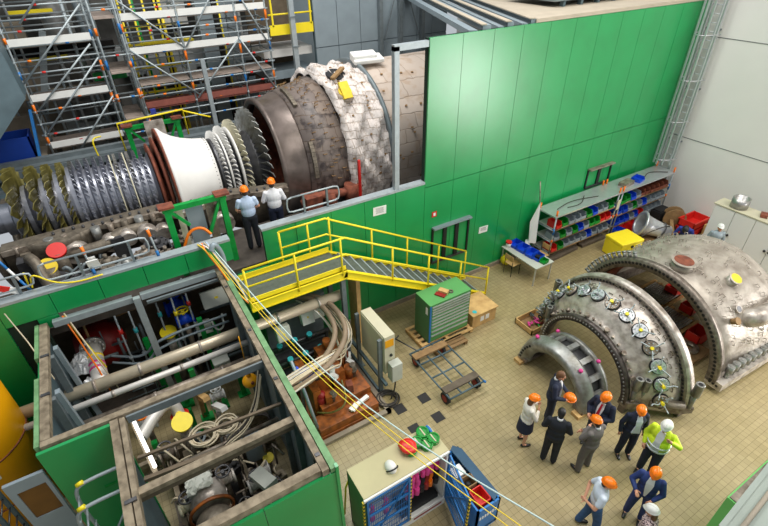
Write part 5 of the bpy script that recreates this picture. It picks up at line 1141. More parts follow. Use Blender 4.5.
for i, (x0, x1) in enumerate(((12.5, 14.0), (14.1, 15.4))):
    for k in range(3): b = MB(); b.bc(((x0+x1)/2+U(-.1, .1), 9.3+.15*k, .06+.10*k), (x1-x0, .24, .1), rz=U(-.05, .05)); tg(b, 'timber_block', 'wood_g', ('bottom', 'middle', 'top')[k] + ' grey timber baulk in the ' + ('left', 'right') [i] + ' stack below the left rack bay', 'timber')
for k, (p) in enumerate(([(12.6, 9.5), (13.5, 9.7), (14.6, 9.4)], [(13.0, 9.4), (13.6, 9.3), (14.2, 9.7)], [(16.0, 9.4), (16.8, 9.7), (17.4, 9.8)], [(17.4, 9.5), (18.0, 9.75), (18.6, 9.3)])):
    b = MB(); b.tube([(x, y, 1.98) for x, y in p], .015, n=6, smooth_path=3); tg(b, 'loose_cable', 'cable_d', ('long thin cable', 'short bent cable', 'dark curved strap', 'dark looped strap')[k] + ' lying on the rack top, ' + ORD[k] + ' from the left', 'cable')
b = MB(); b.bc((15.6, 9.155, 1.45), (.2, .02, .4), rz=.1); tg(b, 'tag_sheet', 'cream', 'white and yellow tag hanging between the two rack bays', 'tag')
# white rolled sheet by the rack, leaning
b = MB(); b.add([(11.8, 9.8, .7), (12.0, 9.65, .7), (12.1, 9.85, 2.25), (11.85, 9.95, 1.5), (11.88, 9.9, .7), (12.06, 9.75, .7), (12.14, 9.9, 2.25), (11.93, 10.0, 1.5)], [(0, 1, 2, 3), (7, 6, 5, 4), (0, 4, 5, 1), (1, 5, 6, 2), (2, 6, 7, 3), (3, 7, 4, 0)]); tg(b, 'folded_parasol', 'white', 'folded white sheet leaning on the green wall left of the rack', 'sheet')
b = MB(); b.cyl((11.85, 9.85, 0), (11.85, 9.9, .75), .09, n=14); tg(b, 'tube_roll', 'white', 'white roll standing on the floor under the folded white sheet', 'roll')
b = MB(); b.cyl((12.2, 9.93, 1.95), (12.2, 10.12, 2.9), .02, n=8); tg(b, 'rod', 'cast', 'thin rod leaning at the left end of the rack top', 'rod')
# frames in front of the wall: dark slotted openings
def slot(x0, x1, z0, z1, label, nb):
    t = thing('slotted_frame', label, 'frame', ((x0+x1)/2, WY-.06, z0))
    b = MB(); b.box(x0-.03, x1+.03, WY-.16, WY-.0, z1-.05, z1); b.build('shelf_strip', 'bluegrey' if nb == 4 else 'cast', t)
    for k in range(nb): x = x0 + (x1-x0)*k/(nb-1); b = MB(); b.box(x-(.07 if 0 < k < nb-1 else .03), x+(.07 if 0 < k < nb-1 else .03), WY-.05, WY-.0, z0, z1-.05); b.build('bar', 'black', t)
    b = MB(); b.box(x0, x1, WY-.07, WY, z0-.03, z0+.03); b.build('sill', 'steel_d', t)
slot(7.72, 9.15, 1.15, 2.48, 'dark slotted frame with grey top strip on the green wall behind the stairs', 4)
slot(14.75, 16.05, 1.95, 2.72, 'dark slotted frame on the green wall above the rack', 3)
def sheet(x, z, w, h, m, label, rz=0):
    b = MB(); b.bc((x, WY-.008, z), (w, .012, h), ry=rz); return tg(b, 'wall_sign', m, label, 'sign')
sheet(5.85, 3.62, .42, .26, 'white', 'white paper notice taped on the green wall above the stair landing', .05)
sheet(9.85, 1.72, .38, .24, 'white', 'white paper notice taped on the green wall right of the slotted frame', .05)
o = sheet(7.76, 2.93, .18, .18, 'red', 'small red and white sign on the green wall left of the slotted frame')
b = MB(); b.bc((7.76, WY-.017, 2.93), (.08, .006, .1)); b.build('symbol', 'white', o)
for (xx, zz, n) in ((5.85, 3.62, 5), (9.85, 1.72, 4)):
    b = MB()
    for k in range(n): b.bc((xx, WY-.0165, zz+.08-.035*k), (.26-.03*(k % 2), .004, .008), ry=.05)
    b.build('text_lines', 'steel_d', [q for q in COL.objects if q.name.startswith('wall_sign') and abs(q.location.x-xx) < .3][0])
# caged wall ladder
la = thing('caged_ladder', 'tall galvanised caged ladder on the white wall beside the tall green wall', 'ladder', (19.2, 9.8, 0))
for y in (10.05, 9.55): b = MB(); b.box(19.06, 19.16, y-.045, y+.045, .3, 9); b.build('rail', 'alu', la)
for k in range(30): b = MB(); b.cyl((19.12, 10.05, .5+.28*k), (19.12, 9.55, .5+.28*k), .02, n=6); b.build('rung', 'alu', la)
ang = [PI*.5+PI*k/6 for k in range(7)]
for z in (2.4, 3.9, 5.4, 6.9, 8.4):
    b = MB(); b.tube([(19.12+.72*math.cos(a), 9.76+.36*math.sin(a), z) for a in [PI/2+PI*k/12 for k in range(13)]], .02, n=6); b.build('cage_hoop', 'alu', la)
for a in ang[1:-1]: b = MB(); x, y = 19.12+.72*math.cos(a), 9.76+.36*math.sin(a); b.box(x-.025, x+.025, y-.025, y+.025, 2.2, 9); b.build('cage_strip', 'alu', la)
for z in (1.2, 3, 5, 7): b = MB(); b.box(19.16, 19.3, 10.01, 10.09, z, z+.05); b.box(19.16, 19.3, 9.51, 9.59, z, z+.05); b.build('bracket', 'galv_d', la)
# yellow job box
jb = thing('job_box', 'yellow steel job box standing in front of the rack', 'box', (15, 8.2, 0))
b = MB(); b.bc((15.0, 8.2, .32), (1.0, .8, .6), rz=-.15); b.build('body', 'yellow_o' if False else 'yellow', jb, bevel=.02)
b = MB(); b.bc((15.0, 8.2, .68), (1.03, .83, .12), rz=-.15); b.build('lid', 'yellow', jb, bevel=.03)
b = MB(); b.bc((14.93, 7.79, .55), (.1, .03, .07), rz=-.15); b.build('latch', 'black', jb)
for sx in (-.35, .35): b = MB(); b.bc((15.0+sx, 8.15, .015), (.1, .6, .03), rz=-.15); b.build('runner', 'steel_d', jb)
# sheet-metal cone duct
cd = thing('duct_cone', 'shiny flanged sheet-metal duct cone lying beside the yellow job box', 'duct', (16.3, 8.2, 0))
R_ = Matrix.Rotation(-.9, 3, 'Z')
def cyl_dir(b, c, d, prof, n=32):
    d = Vector(d).normalized(); a = d.cross(Vector((0, 0, 1))).normalized(); bb = a.cross(d); vs = []
    for (u_, r_) in prof:
        for k in range(n): t = 2*PI*k/n; vs.append(Vector(c)+d*u_+a*(r_*math.cos(t))+bb*(r_*math.sin(t)))
    m = len(prof); b.add(vs, [(i*n+k, i*n+(k+1) % n, (i+1)*n+(k+1) % n, (i+1)*n+k) for i in range(m-1) for k in range(n)], True); return b
b = MB(); cyl_dir(b, (16.15, 8.45, .85), (.72, -.6, -.32), [(0, .36), (.02, .48), (.05, .48), (.06, .40), (.35, .34), (.8, .28), (1.15, .27), (1.15, .24), (.8, .25), (.06, .36), (0, .36)]); b.build('cone', 'alu', cd)
b = MB(); cyl_dir(b, (16.75, 7.95, .60), (.72, -.6, -.32), [(0, .29), (0, .31), (.05, .31), (.05, .29)]); b.build('band', 'steel_d', cd)
b = MB(); b.box(16.2, 17.0, 7.8, 8.4, 0, .25); b.build('cradle', 'wood_d', cd)
b = MB(); b.tube([(15.5, 7.9, .75), (15.9, 7.7, 1.0), (16.6, 7.6, 1.0), (17.3, 7.9, .5)], .02, n=7, smooth_path=2); tg(b, 'cable', 'cable_d', 'dark cable running across the duct cone', 'cable')
# spool, crates, people's corner
sp = thing('cable_spool', 'wooden cable spool standing on edge near the white wall', 'spool', (18.0, 8.6, 0))
b = MB(); b.cyl((18.3, 8.3, .42), (18.26, 8.26, .42), .42, n=28); b.build('flange', 'wood_d', sp); b = MB(); b.cyl((18.5, 8.5, .42), (18.46, 8.46, .42), .42, n=28); b.build('flange', 'wood_d', sp); b = MB(); b.cyl((18.3, 8.3, .42), (18.47, 8.47, .42), .2, n=20); b.build('core', 'wood_g', sp)
b = MB(); b.box(17.9, 18.6, 8.68, 9.1, 0, .6); b.box(17.95, 18.55, 8.72, 9.06, .6, .65); tg(b, 'equipment_case', 'black', 'black equipment case behind the wooden spool', 'case')
b = MB(); b.bc((17.6, 7.95, .35), (1.3, .12, .18), rz=.6); tg(b, 'timber', 'wood_d', 'brown timber baulk propped in front of the spool', 'timber')
for k, z in enumerate((0, .34)):
    b = MB(); w_, d_, h_ = 1.0, .62, .3; x, y = 18.65, 7.75
    b.box(x-w_/2, x+w_/2, y-d_/2, y+d_/2, z, z+.03)
    for q in ((x-w_/2, x+w_/2, y-d_/2, y-d_/2+.03), (x-w_/2, x+w_/2, y+d_/2-.03, y+d_/2), (x-w_/2, x-w_/2+.03, y-d_/2, y+d_/2), (x+w_/2-.03, x+w_/2, y-d_/2, y+d_/2)): b.box(*q, z, z+h_)
    b.box(x-w_/2-.03, x+w_/2+.03, y-d_/2-.03, y-d_/2, z+h_-.05, z+h_); b.box(x-w_/2-.03, x+w_/2+.03, y+d_/2, y+d_/2+.03, z+h_-.05, z+h_)
    tg(b, 'plastic_crate', 'red', ('lower', 'upper')[k] + ' of two stacked red crates by the white wall', 'crate')
b = MB(); b.box(18.7, 19.2, 6.9, 7.35, 0, .5); tg(b, 'cardboard_box', 'wood', 'tan carton right of the red crates by the white wall', 'box')
# white wall cabinets
wc = thing('storage_cabinet', 'tall pale cabinet with four doors and black knobs, right of the red crates', 'cabinet', (18, 5.4, 0))
b = MB(); b.box(17.75, 18.3, 4.15, 6.9, 0, 1.88); b.build('body', 'boxgrey', wc); b = MB(); b.box(17.7, 18.35, 4.1, 6.95, 1.88, 1.92); b.build('top', 'cream', wc)
for k in range(4):
    y1_ = 6.88-.68*k; b = MB(); b.box(17.72, 17.75, y1_-.66, y1_, .06, 1.86); dd = b.build('door', 'white_wall', wc)
    b = MB(); b.sph((17.68, y1_-(.6 if k % 2 == 0 else .06), .98), .045, 10); b.build('knob', 'black', dd)
b = MB(); b.rev([(0, 0), (0, .27), (.36, .27), (.36, .25), (.02, .25), (.02, 0)], (18.03, 6.3, 1.92), 'Z', n=32, closed=False); tg(b, 'steel_pot', 'steel', 'open steel pot standing on top of the pale cabinet', 'pot')
b = MB(); b.bc((18.05, 5.5, 1.98), (.3, .2, .1), rz=.4); tg(b, 'hand_tool', 'rust', 'small brown tool on the pale cabinet top right of the pot', 'tool')
b = MB(); b.box(18.4, 19.0, 3.2, 3.9, 0, .5); tg(b, 'crate', 'red', 'red crate at the right edge beyond the pale cabinet', 'crate')

# ---------------------------------------------------------------- blue mesh-door container at the bottom
ct = thing('tool_container', 'steel tool container with beige roof, blue mesh doors and hazard-striped edges', 'container', (2.8, 4.4, 0))
x0, x1, y0, y1, h = 1.88, 3.74, 4.08, 4.74, 1.85
b = MB(); b.box(x0, x1, y0, y1, h-.04, h); b.build('roof', 'roof_beige', ct)
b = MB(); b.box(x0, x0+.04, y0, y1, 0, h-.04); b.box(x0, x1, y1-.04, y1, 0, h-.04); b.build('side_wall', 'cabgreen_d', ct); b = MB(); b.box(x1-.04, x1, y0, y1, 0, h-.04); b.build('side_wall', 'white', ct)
b = MB(); b.box(x0+.04, x1-.04, y1-.06, y1-.04, .1, h-.04); b.box(x0+.04, x0+.06, y0+.03, y1-.05, .1, h-.04); b.build('inner_lining', 'white', ct)
b = MB(); b.box(x0, x1, y0, y1-.04, .05, .12); b.box(x0, x1, y0-.03, y0, .0, .22); b.build('base', 'white', ct)
b = MB(); b.box(x0-.01, x1, y0-.035, y0, h-.08, h-.02); b.build('roof_edge', 'white', ct)
def meshdoor(t, px, py, dx, dy, w, name='mesh_door'):
    L_ = lambda u, z, o=0: (px+dx*u - dy*o, py+dy*u + dx*o, z)
    b = MB()
    for z in (.24, .8, 1.25, 1.75): b.beam(L_(0, z), L_(w, z), .03, .06)
    for u in (.02, w-.02): b.beam(L_(u, .22), L_(u, 1.78), .04, .04)
    b.beam(L_(0, .24), L_(w, 1.75), .03, .03)
    d = b.build(name, 'blue_s', t)
    b = MB()
    for k in range(1, 24): b.beam(L_(w*k/24, .24), L_(w*k/24, 1.76), .008, .008)
    for k in range(1, 8): b.beam(L_(0, .24+.19*k), L_(w, .24+.19*k), .008, .008)
    b.build('wire_mesh', 'blue_s', d)
    b = MB(); b.beam(L_(w+.015, .2), L_(w+.015, 1.76), .03, .035); b.build('hazard_strip', 'hazard', d)
meshdoor(ct, x0+.03, y0-.03, 1, 0, .93); meshdoor(ct, x1, y0-.03, -.26, -.966, .93)
b = MB(); b.box(x0-.035, x0-.005, y0-.025, y0+.025, .2, 1.76); b.build('hazard_strip', 'hazard', ct)
b = MB(); b.bc((3.3, y0-.034, .12), (.7, .004, .05)); b.build('lettering', 'redd', ct)
random.seed(9)
for k in range(16):
    x = 2.9+.115*(k % 7)+U(-.02, .02); z = 1.62 if k < 7 else 1.12; m = ('pink', 'pink', 'pink')[k % 3] if k < 7 or k % 7 < 3 else ('orange', 'black', 'redd')[k % 3]
    if k >= 14: x = 2.1+.3*(k-14); m = 'pink'
    b = MB(); b.tube([(x, 4.28, z), (x+.06, 4.26, z-.12), (x-.05, 4.24, z-.26), (x+.05, 4.26, z-.4), (x-.03, 4.2, z-.44), (x-.02, 4.2, z-.2)], U(.04, .06), n=7, smooth_path=1)
    tg(b, 'hanging_sling', m, {'pink': 'pink', 'orange': 'orange', 'black': 'black', 'redd': 'red'}[m] + ' lifting sling hanging inside the container, ' + (ORD[k] + ' from the left in the upper row' if k < 7 else ORD[k-7] + ' from the left in the lower row' if k < 14 else ORD[k-14] + ' behind the closed mesh door'), 'sling')
b = MB(); b.bc((3.2, 4.38, .2), (.9, .4, .14)); tg(b, 'strap_heap', 'black', 'dark heap of straps on the container floor', 'straps')
b = MB(); b.cyl((x0+.06, 4.30, 1.62), (x1-.06, 4.30, 1.62), .015); b.build('hanging_bar', 'galv', ct); b = MB(); b.cyl((x0+.06, 4.30, 1.12), (x1-.06, 4.30, 1.12), .015); b.build('hanging_bar', 'galv', ct)
b = MB(); b.tube([(1.8, 4.9, .1), (1.85, 4.8, 1.2), (1.95, 4.74, 1.6)], .02); b.build('prop_rod', 'yellow_c', ct)
# things on the container roof
for i, (x, y, r_) in enumerate(((3.29, 4.50, .115), (3.5, 4.62, .125), (3.6, 4.40, .125), (3.42, 4.36, .12))):
    t = thing('rope_bundle', 'bright green rope bundle on the container roof, ' + ('left one behind the red sling', 'farthest back', 'rightmost', 'front middle one')[i], 'rope', (x, y, 1.85))
    b = MB()
    for k in range(5): b.rev([(0, r_*(.5+.1*k)-.014), (0, r_*(.5+.1*k)+.014), (.03, r_*(.5+.1*k)+.014), (.03, r_*(.5+.1*k)-.014)], (x, y, 1.86+.016*k), 'Z', n=24)
    b.cyl((x, y, 1.85), (x, y, 1.93), r_*.98, n=24); b.build('coil', 'greenbin', t); b = MB(); b.box(x-.012, x+.012, y-r_, y+r_, 1.9, 1.945); b.build('tie', 'cable', t)
b = MB(); b.sph((3.07, 4.5, 1.94), .17, 18, (.8, 1.15, .5), Matrix.Rotation(.5, 3, 'Z')); b.rev([(0, .05), (0, .16), (.05, .16), (.05, .05)], (3.07, 4.48, 1.96), 'Z', n=20); tg(b, 'sling_bundle', 'red', 'red coiled sling bundle on the container roof', 'sling')
b = MB(); b.sph((3.09, 4.36, 1.90), .1, 12, (1, .6, .5)); tg(b, 'sling_bundle', 'greenbin', 'small green sling peeking out under the red bundle', 'sling')
hl = thing('white_helmet', 'cream helmet-like rope block with black strap on the container roof', 'helmet', (2.6, 4.33, 1.85))
b = MB(); b.sph((2.6, 4.35, 1.87), .14, 16, (.75, 1, .8)); b.build('shell', 'white_c', hl); b = MB(); b.tube([(2.48, 4.3, 1.88), (2.52, 4.24, 1.95), (2.6, 4.22, 1.97), (2.68, 4.24, 1.95), (2.72, 4.3, 1.88)], .014, n=6); b.build('strap', 'black', hl)
b = MB(); b.sph((3.66, 4.62, 1.9), .07, 10, (.6, 1.6, .7)); tg(b, 'glove', 'blue_s', 'blue glove at the back right corner of the container roof', 'glove')
# blue box with open lid
bb = thing('blue_crate', 'low blue steel box right of the container with items inside', 'box', (4.15, 3.9, 0))
X0, X1, Y0, Y1, Hh = 3.85, 4.42, 3.2, 4.55, .85
for q in ((X0, X1, Y0, Y0+.04, 0, Hh), (X0, X1, Y1-.04, Y1, 0, Hh), (X0, X0+.04, Y0, Y1, 0, Hh), (X1-.04, X1, Y0, Y1, 0, Hh)): b = MB(); b.box(*q); b.build('side_wall', 'blue_s', bb)
b = MB(); b.box(X0, X1, Y0, Y1, .05, .1); b.box(X0+.04, X1-.04, Y0+.04, Y1-.04, .58, .6); b.build('inner_floor', 'blue_d', bb)
b = MB(); b.prism([(X1-.16, Y0+.02), (X1+.02, Y0+.1), (X1+.02, Y1-.1), (X1-.1, Y1+.06), (X1-.2, Y1)], Hh, Hh+.03); b.build('rim_plate', 'blue_d', bb)
b = MB(); 
for k in range(7): b.bc((X0+.08+.065*k, Y0-.004, .55), (.04, .006, .09), ry=.0); 
b.build('lettering', 'white', bb)
for i, (x, y, sx, sy, m, lab) in enumerate(((4.05, 4.4, .2, .2, 'cream', 'cream bundle at the back of the blue box'), (4.08, 4.12, .26, .24, 'white', 'white papers tray in the blue box'), (4.1, 3.8, .28, .24, 'wood_d', 'open carton with a black item in the blue box'), (4.1, 3.45, .3, .34, 'red', 'red plastic box at the front of the blue box'))):
    b = MB()
    if i < 2: b.box(x-sx/2, x+sx/2, y-sy/2, y+sy/2, .6, .8)
    else:
        for q in ((x-sx/2, x+sx/2, y-sy/2, y-sy/2+.02), (x-sx/2, x+sx/2, y+sy/2-.02, y+sy/2), (x-sx/2, x-sx/2+.02, y-sy/2, y+sy/2), (x+sx/2-.02, x+sx/2, y-sy/2, y+sy/2)): b.box(*q, .6, .88)
        b.box(x-sx/2, x+sx/2, y-sy/2, y+sy/2, .6, .64)
    tg(b, 'small_box', m, lab, 'box')
b = MB(); b.sph((4.1, 3.8, .72), .08, 12); tg(b, 'tape_roll', 'black', 'black roll inside the open carton of the blue box', 'roll')

# bottom right: gallery slab and green cabin roof
M['slab'] = mat('gallery_slab', (150, 160, 152), .7, 0, .1, 2)
b = MB(); b.prism([(4.9, -1.5), (9, -1.5), (9, .72), (4.9, .40)], 3.9, 4.0); b.prism([(4.9, .40), (9, .72), (9, .80), (4.9, .46)], 3.85, 4.02); struct(b, 'trim_60', 'slab')
b = MB(); b.cyl((4.92, .28, 4.04), (9, .58, 4.04), .03, n=10); tag(b.build('edge_pipe', 'pinkconc'), 'pinkish pipe along the grey gallery edge in the bottom right corner', 'pipe')
cab_ = thing('green_cabin', 'green cabin corner with a brownish glazed top beside the gallery, bottom right', 'cabin', (7.5, .7, 0))
b = MB(); b.box(6.25, 9.5, .05, .70, 0, 3.0); b.build('wall', 'green_lt', cab_)
b = MB(); b.box(6.27, 9.48, .07, .68, 3.0, 3.02); b.build('top', 'cast', cab_)
M['cable_lt'] = mat('pale_rope', (196, 216, 216), .6)
# taut ropes from the platform over the floor
for i, (p, q, m, lab) in enumerate((((1.25, 9.9, 4.15), (3.75, 1.7, 3.0), 'cable_lt', 'pale blue rope stretched diagonally from the stair head to the bottom edge'), ((1.2, 9.85, 4.1), (3.42, 1.75, 3.0), 'yellow', 'upper of two taut yellow ropes running diagonally over the container'), ((1.15, 9.8, 4.1), (3.3, 1.72, 3.0), 'yellow', 'lower of two taut yellow ropes running diagonally over the container'))):
    b = MB(); p, q = Vector(p), Vector(q); b.tube([p, p+(q-p)*.2+Vector((0, 0, -.6 if i == 0 else -.5)), p+(q-p)*.45+Vector((0, 0, -1.1 if i == 0 else -.85)), p+(q-p)*.75+Vector((0, 0, -.7 if i == 0 else -.5)), q], .014 if i == 0 else .009, n=7, smooth_path=2)
    tg(b, 'taut_rope', 'cable_lt' if i == 0 else 'yellow_c', lab, 'rope')
b = MB(); b.tube([(1.2, 9.8, 4.12), (1.3, 9.85, 4.3), (1.45, 9.9, 3.9), (1.4, 9.8, 3.5), (1.55, 9.6, 3.3)], .06, n=8, smooth_path=2); tg(b, 'hose_bundle', 'bluegrey', 'light blue hose bundle hanging over the wall top at the stair head', 'hose')
for k in range(5):
    b = MB(); a = U(-.1, .1); b.tube([(1.0+.05*k, 10.25, 4.12), (1.15+a, 9.95, 4.1), (1.35+a, 9.7, 3.6), (1.5+a, 9.4, 3.2+a), (1.6, 9.0+a, 3.0)], .018, n=6, smooth_path=2); tg(b, 'cable', ('yellow_c', 'white', 'orange', 'cable', 'shirt_b')[k], ('yellow', 'white', 'orange', 'cream', 'pale blue')[k] + ' cable hanging from the wall top to the stair landing', 'cable')
b = MB(); b.tube([(-2.85, 10.1, 3.9), (-2.6, 9.5, 3.5), (-2.3, 8.6, 3.1)], .012, n=6); b.tube([(-1.95, 10.1, 3.5), (-1.7, 9.6, 2.4), (-1.5, 9.2, 1.6)], .015, n=6); tg(b, 'cord', 'cable', 'thin cords hanging at the left corner of the enclosure', 'cord')
b = MB(); b.tube([(-2.0, 10.1, 3.45), (-1.9, 9.9, 2.9), (-1.75, 9.5, 2.2), (-1.7, 9.3, 1.6)], .018, n=6); tg(b, 'cord', 'orange', 'orange cord hanging into the left of the upper pit', 'cord')
b = MB(); b.tube([(-1.96, 10.1, 3.45), (-1.84, 9.9, 2.9), (-1.6, 9.5, 2.2)], .018, n=6); tg(b, 'cord', 'yellow', 'yellow cord beside the orange one in the upper pit', 'cord')

# hooded vent tray on the enclosure roof at the top edge
vt = thing('roof_vent', 'blue-grey curved vent tray standing on the enclosure roof at the top edge', 'vent', (14.8, 12, 7.99))
b = MB(); b.box(12.9, 16.6, 11.4, 13.6, 8.14, 8.5); b.build('tray', 'bluegrey', vt, bevel=.08)
for x in (13.4, 14.2, 15.0, 15.8): b = MB(); b.box(x-.05, x+.05, 11.45, 11.6, 7.99, 8.14); b.build('leg', 'bluegrey_d', vt)
# ---------------------------------------------------------------- half casings lying on the shop floor
def staples(b, n, xr, ar, rf, c=(0, 0, .3), rng=4, lift=.06):
    random.seed(rng)
    for i in range(n):
        x = U(*xr); t = U(*ar); rr = rf(x)
        e = Vector((0, math.cos(t), math.sin(t))); q = Vector((x, c[1], c[2])) + e*rr
        tn = Vector((U(-.5, .5), -math.sin(t), math.cos(t))).normalized()*.05
        for s1 in (-1, 1): b.beam(q+tn*s1, q+tn*s1+e*lift, .014, .014)
        b.beam(q-tn+e*lift, q+tn+e*lift, .014, .014)
def bolts(par, name, m, x, r_, n, rr=.03, h=.02, a0=.03, a1=PI-.03):
    P = [(x, r_*math.cos(a0+(a1-a0)*i/(n-1)), .3+r_*math.sin(a0+(a1-a0)*i/(n-1))) for i in range(n)]
    b = MB(); b.cyl(P[0], (x-h, P[0][1], P[0][2]), rr, n=8); spread(b.build(name, m, par, True), P)
C0 = (0, 0, .3)
# middle burner casing
mc = thing('burner_casing', 'conical half turbine casing with a ring of round burner flanges, lying arch-up on the tiles', 'casing', (8.98, 5.03, 0), -.07)
def cone(x): return 1.50 + (x-.12)*(2.08-1.50)/1.05
b = MB(); b.rev([(.1, 1.46), (.2, 1.50), (.3, 1.66), (.42, 1.84), (.62, 1.98), (.9, 2.06), (1.12, 2.10), (1.12, 1.95), (.6, 1.82), (.4, 1.66), (.2, 1.36), (.1, 1.34)], C0, a0=0, a1=PI, n=64); b.build('shell', 'cast_w', mc, True)
b = MB(); b.rev([(0, 1.30), (0, 1.47), (.12, 1.47), (.12, 1.30)], C0, a0=0, a1=PI, n=64); fl = b.build('front_flange', 'flange_k', mc, True)
bolts(fl, 'bolt_head', 'steel', 0, 1.39, 44, rr=.024)
b = MB(); b.rev([(1.10, 1.98), (1.10, 2.10), (1.12, 2.26), (1.30, 2.26), (1.30, 1.9), (1.2, 1.9)], C0, a0=0, a1=PI, n=80); fl = b.build('rear_flange', 'cast_w', mc, True)
b = MB(); b.rev([(1.07, 2.06), (1.07, 2.21), (1.13, 2.21), (1.13, 2.06)], C0, a0=0.08, a1=PI-.08, n=80); b.build('bolt_band', 'flange', fl, True); b = MB(); b.rev([(1.065, 2.05), (1.065, 2.09), (1.13, 2.09), (1.13, 2.05)], C0, a0=0.1, a1=PI*.62, n=60); b.build('rust_edge', 'rust', fl, True)
bolts(fl, 'bolt_hole', 'black', 1.06, 2.14, 62, rr=.032, h=.01, a0=.12, a1=PI-.12)
for sgn in (-1, 1):
    b = MB(); b.prism([(-.0, sgn*1.28), (-.0, sgn*1.52), (.5, sgn*1.82), (1.0, sgn*2.24), (1.32, sgn*2.36), (1.32, sgn*1.9), (.3, sgn*1.4)][::sgn], .22, .42); b.build('side_flange', 'flange', mc, True)
    for k, (x, y, h, r_) in enumerate(((.16, 1.50, .82, .09), (.34, 1.60, .78, .09), (.5, 1.72, .6, .08), (1.22, 2.28, .85, .10))):
        b = MB(); b.cyl((x, sgn*y, .38), (x, sgn*y, .38+h*.6), r_*.6, n=14); b.cyl((x, sgn*y, .38+h*.55), (x, sgn*y, .38+h), r_, n=14); b.rev([(.38+h, r_*.55), (.38+h, r_), (.385+h, r_), (.385+h, r_*.55)], (x, sgn*y, 0), 'Z', n=14); st_ = b.build('stud_bolt', 'bare', mc, True)
        b = MB(); b.cyl((x, sgn*y, .38+h-.01), (x, sgn*y, .392+h), r_*.5, n=12); b.build('stud_bore', 'black', st_, True)
    b = MB(); b.cyl((.4, sgn*1.78, .5), (1.08, sgn*2.22, .5), .10, n=16); b.cyl((.6, sgn*1.91, .5), (.66, sgn*1.95, .5), .13, n=16); b.build('side_cylinder', 'grime', mc, True)
    b = MB(); b.box(0, .2, sgn*1.42-.08, sgn*1.42+.08, 0, .22); b.build('wood_support', 'wood_g', mc, True); b = MB(); b.box(1.1, 1.3, sgn*2.1-.1, sgn*2.1+.1, 0, .22); b.build('wood_support', 'wood_g', mc, True)
nb = 13
for k in range(nb):
    t = PI*(.06+.88*k/(nb-1)); e = Vector((0, math.cos(t), math.sin(t))); nrm = (e*.85+Vector((-.55, 0, 0))).normalized()
    q = Vector((.56, 0, .3)) + e*1.96
    b = MB(); b.cyl(q-nrm*.04, q+nrm*.06, .165, n=24); bf = b.build('burner_flange', 'alu' if k % 3 else 'cast', mc, True)
    b = MB(); b.rev([(0, .155), (0, .175), (.02, .175)], (0, 0, 0), 'Z', n=8); b = MB(); b.cyl(q-nrm*.03, q+nrm*.01, .19, n=24); b.build('seal_ring', 'black', bf, True)
    b = MB(); b.cyl(q+nrm*.06, q+nrm*.16, .04, n=12); b.build('yellow_plug', 'yellow' if k not in (4, 5) else 'alu', bf, True)
    b = MB(); a_ = nrm.cross(Vector((1, 0, 0))).normalized(); c2 = nrm.cross(a_)
    for j in range(8):
        an = j*PI/4; d = a_*math.cos(an)+c2*math.sin(an); b.cyl(q+nrm*.05+d*.12, q+nrm*.09+d*.12, .018, n=6)
    for j in range(3):
        an = j*2.1+k; d = a_*math.cos(an)+c2*math.sin(an)
        b.tube([q+nrm*.08+d*.04, q+nrm*.17+d*.1, q+nrm*.13+d*.22, q+nrm*.2+d*.28], .016, n=6, smooth_path=1)
    b.build_stuff('fuel_tubes', 'galv', bf, True)
b = MB(); staples(b, 90, (.5, 1.05), (.25, PI-.25), lambda x: 1.9+(x-.5)*.36, rng=8); b.build_stuff('insulation_pins', 'grime', mc, True)
b = MB()
for k in range(22): t = PI*(.03+.94*k/21); b = MB(); b.cyl((.16, 1.5*math.cos(t), .3+1.5*math.sin(t)), (.14, 1.58*math.cos(t), .3+1.58*math.sin(t)), .03 if k % 3 else .06, n=12); b.build('nozzle', 'cast', mc, True)
random.seed(14)
b = MB()
for k in range(54):
    t = U(.03, .75); x = U(.25, 1.0); e = Vector((0, math.cos(t), math.sin(t))); q = Vector((x, 0, .3))+e*(1.8+x*.25)
    b = MB(); b.cyl(q, q+e*U(.08, .25)+Vector((U(-.1, .1), 0, 0)), U(.025, .06), n=10); b.build('valve_stub', 'bare', mc, True)
# small ring half
sc = thing('bearing_casing', 'smallest grey half-ring casing with pink lifting eyes, in front of the burner casing', 'casing', (7.93, 5.14, 0), -.04)
C1 = (0, 0, .12)
b = MB(); b.rev([(0, 1.0), (.0, 1.12), (.05, 1.16), (.28, 1.24), (.32, 1.24), (.32, 1.14), (.25, .84), (.18, .82), (.1, .84)], C1, a0=0, a1=PI, n=64); b.build('ring_shell', 'bare', sc, True)
b = MB(); b.rev([(.82, .88), (.82, 1.12), (.93, 1.12), (.93, .88)], C1, a0=0, a1=PI, n=64); b.build('rear_ring', 'bare', sc, True)
b = MB(); b.rev([(.30, .92), (.30, .98), (.82, .95), (.82, .90)], C1, a0=0, a1=PI, n=48); b.build('web', 'steel_d', sc, True)
for k in range(7): 
    t = PI*(.08+.84*k/6); b = MB(); q = Vector((.56, 1.03*math.cos(t), .12+1.03*math.sin(t))); b.bc(q, (.54, .09, .14), rx=t); b.build('rib', 'bare', sc, True)
for sgn in (-1, 1): b = MB(); b.box(.02, .93, sgn*1.0-.16, sgn*1.0+.16, .10, .2); b.build('foot_flange', 'flange', sc, True); b = MB(); b.box(-.1, .25, sgn*1.05-.12, sgn*1.05+.12, 0, .1); b.build('wood_support', 'wood', sc, True)
for (x, t) in ((.18, 2.15), (.88, 2.15), (.18, .9), (.88, .9)):
    e = Vector((0, math.cos(t), math.sin(t))); q = Vector((x, 0, .12))+e*(1.2 if x < .5 else 1.1); b = MB(); b.sph(q+e*.05, .055, 12); b.cyl(q, q+e*.05, .03, n=10); b.build('lifting_eye', 'pink', sc, True)
b = MB()
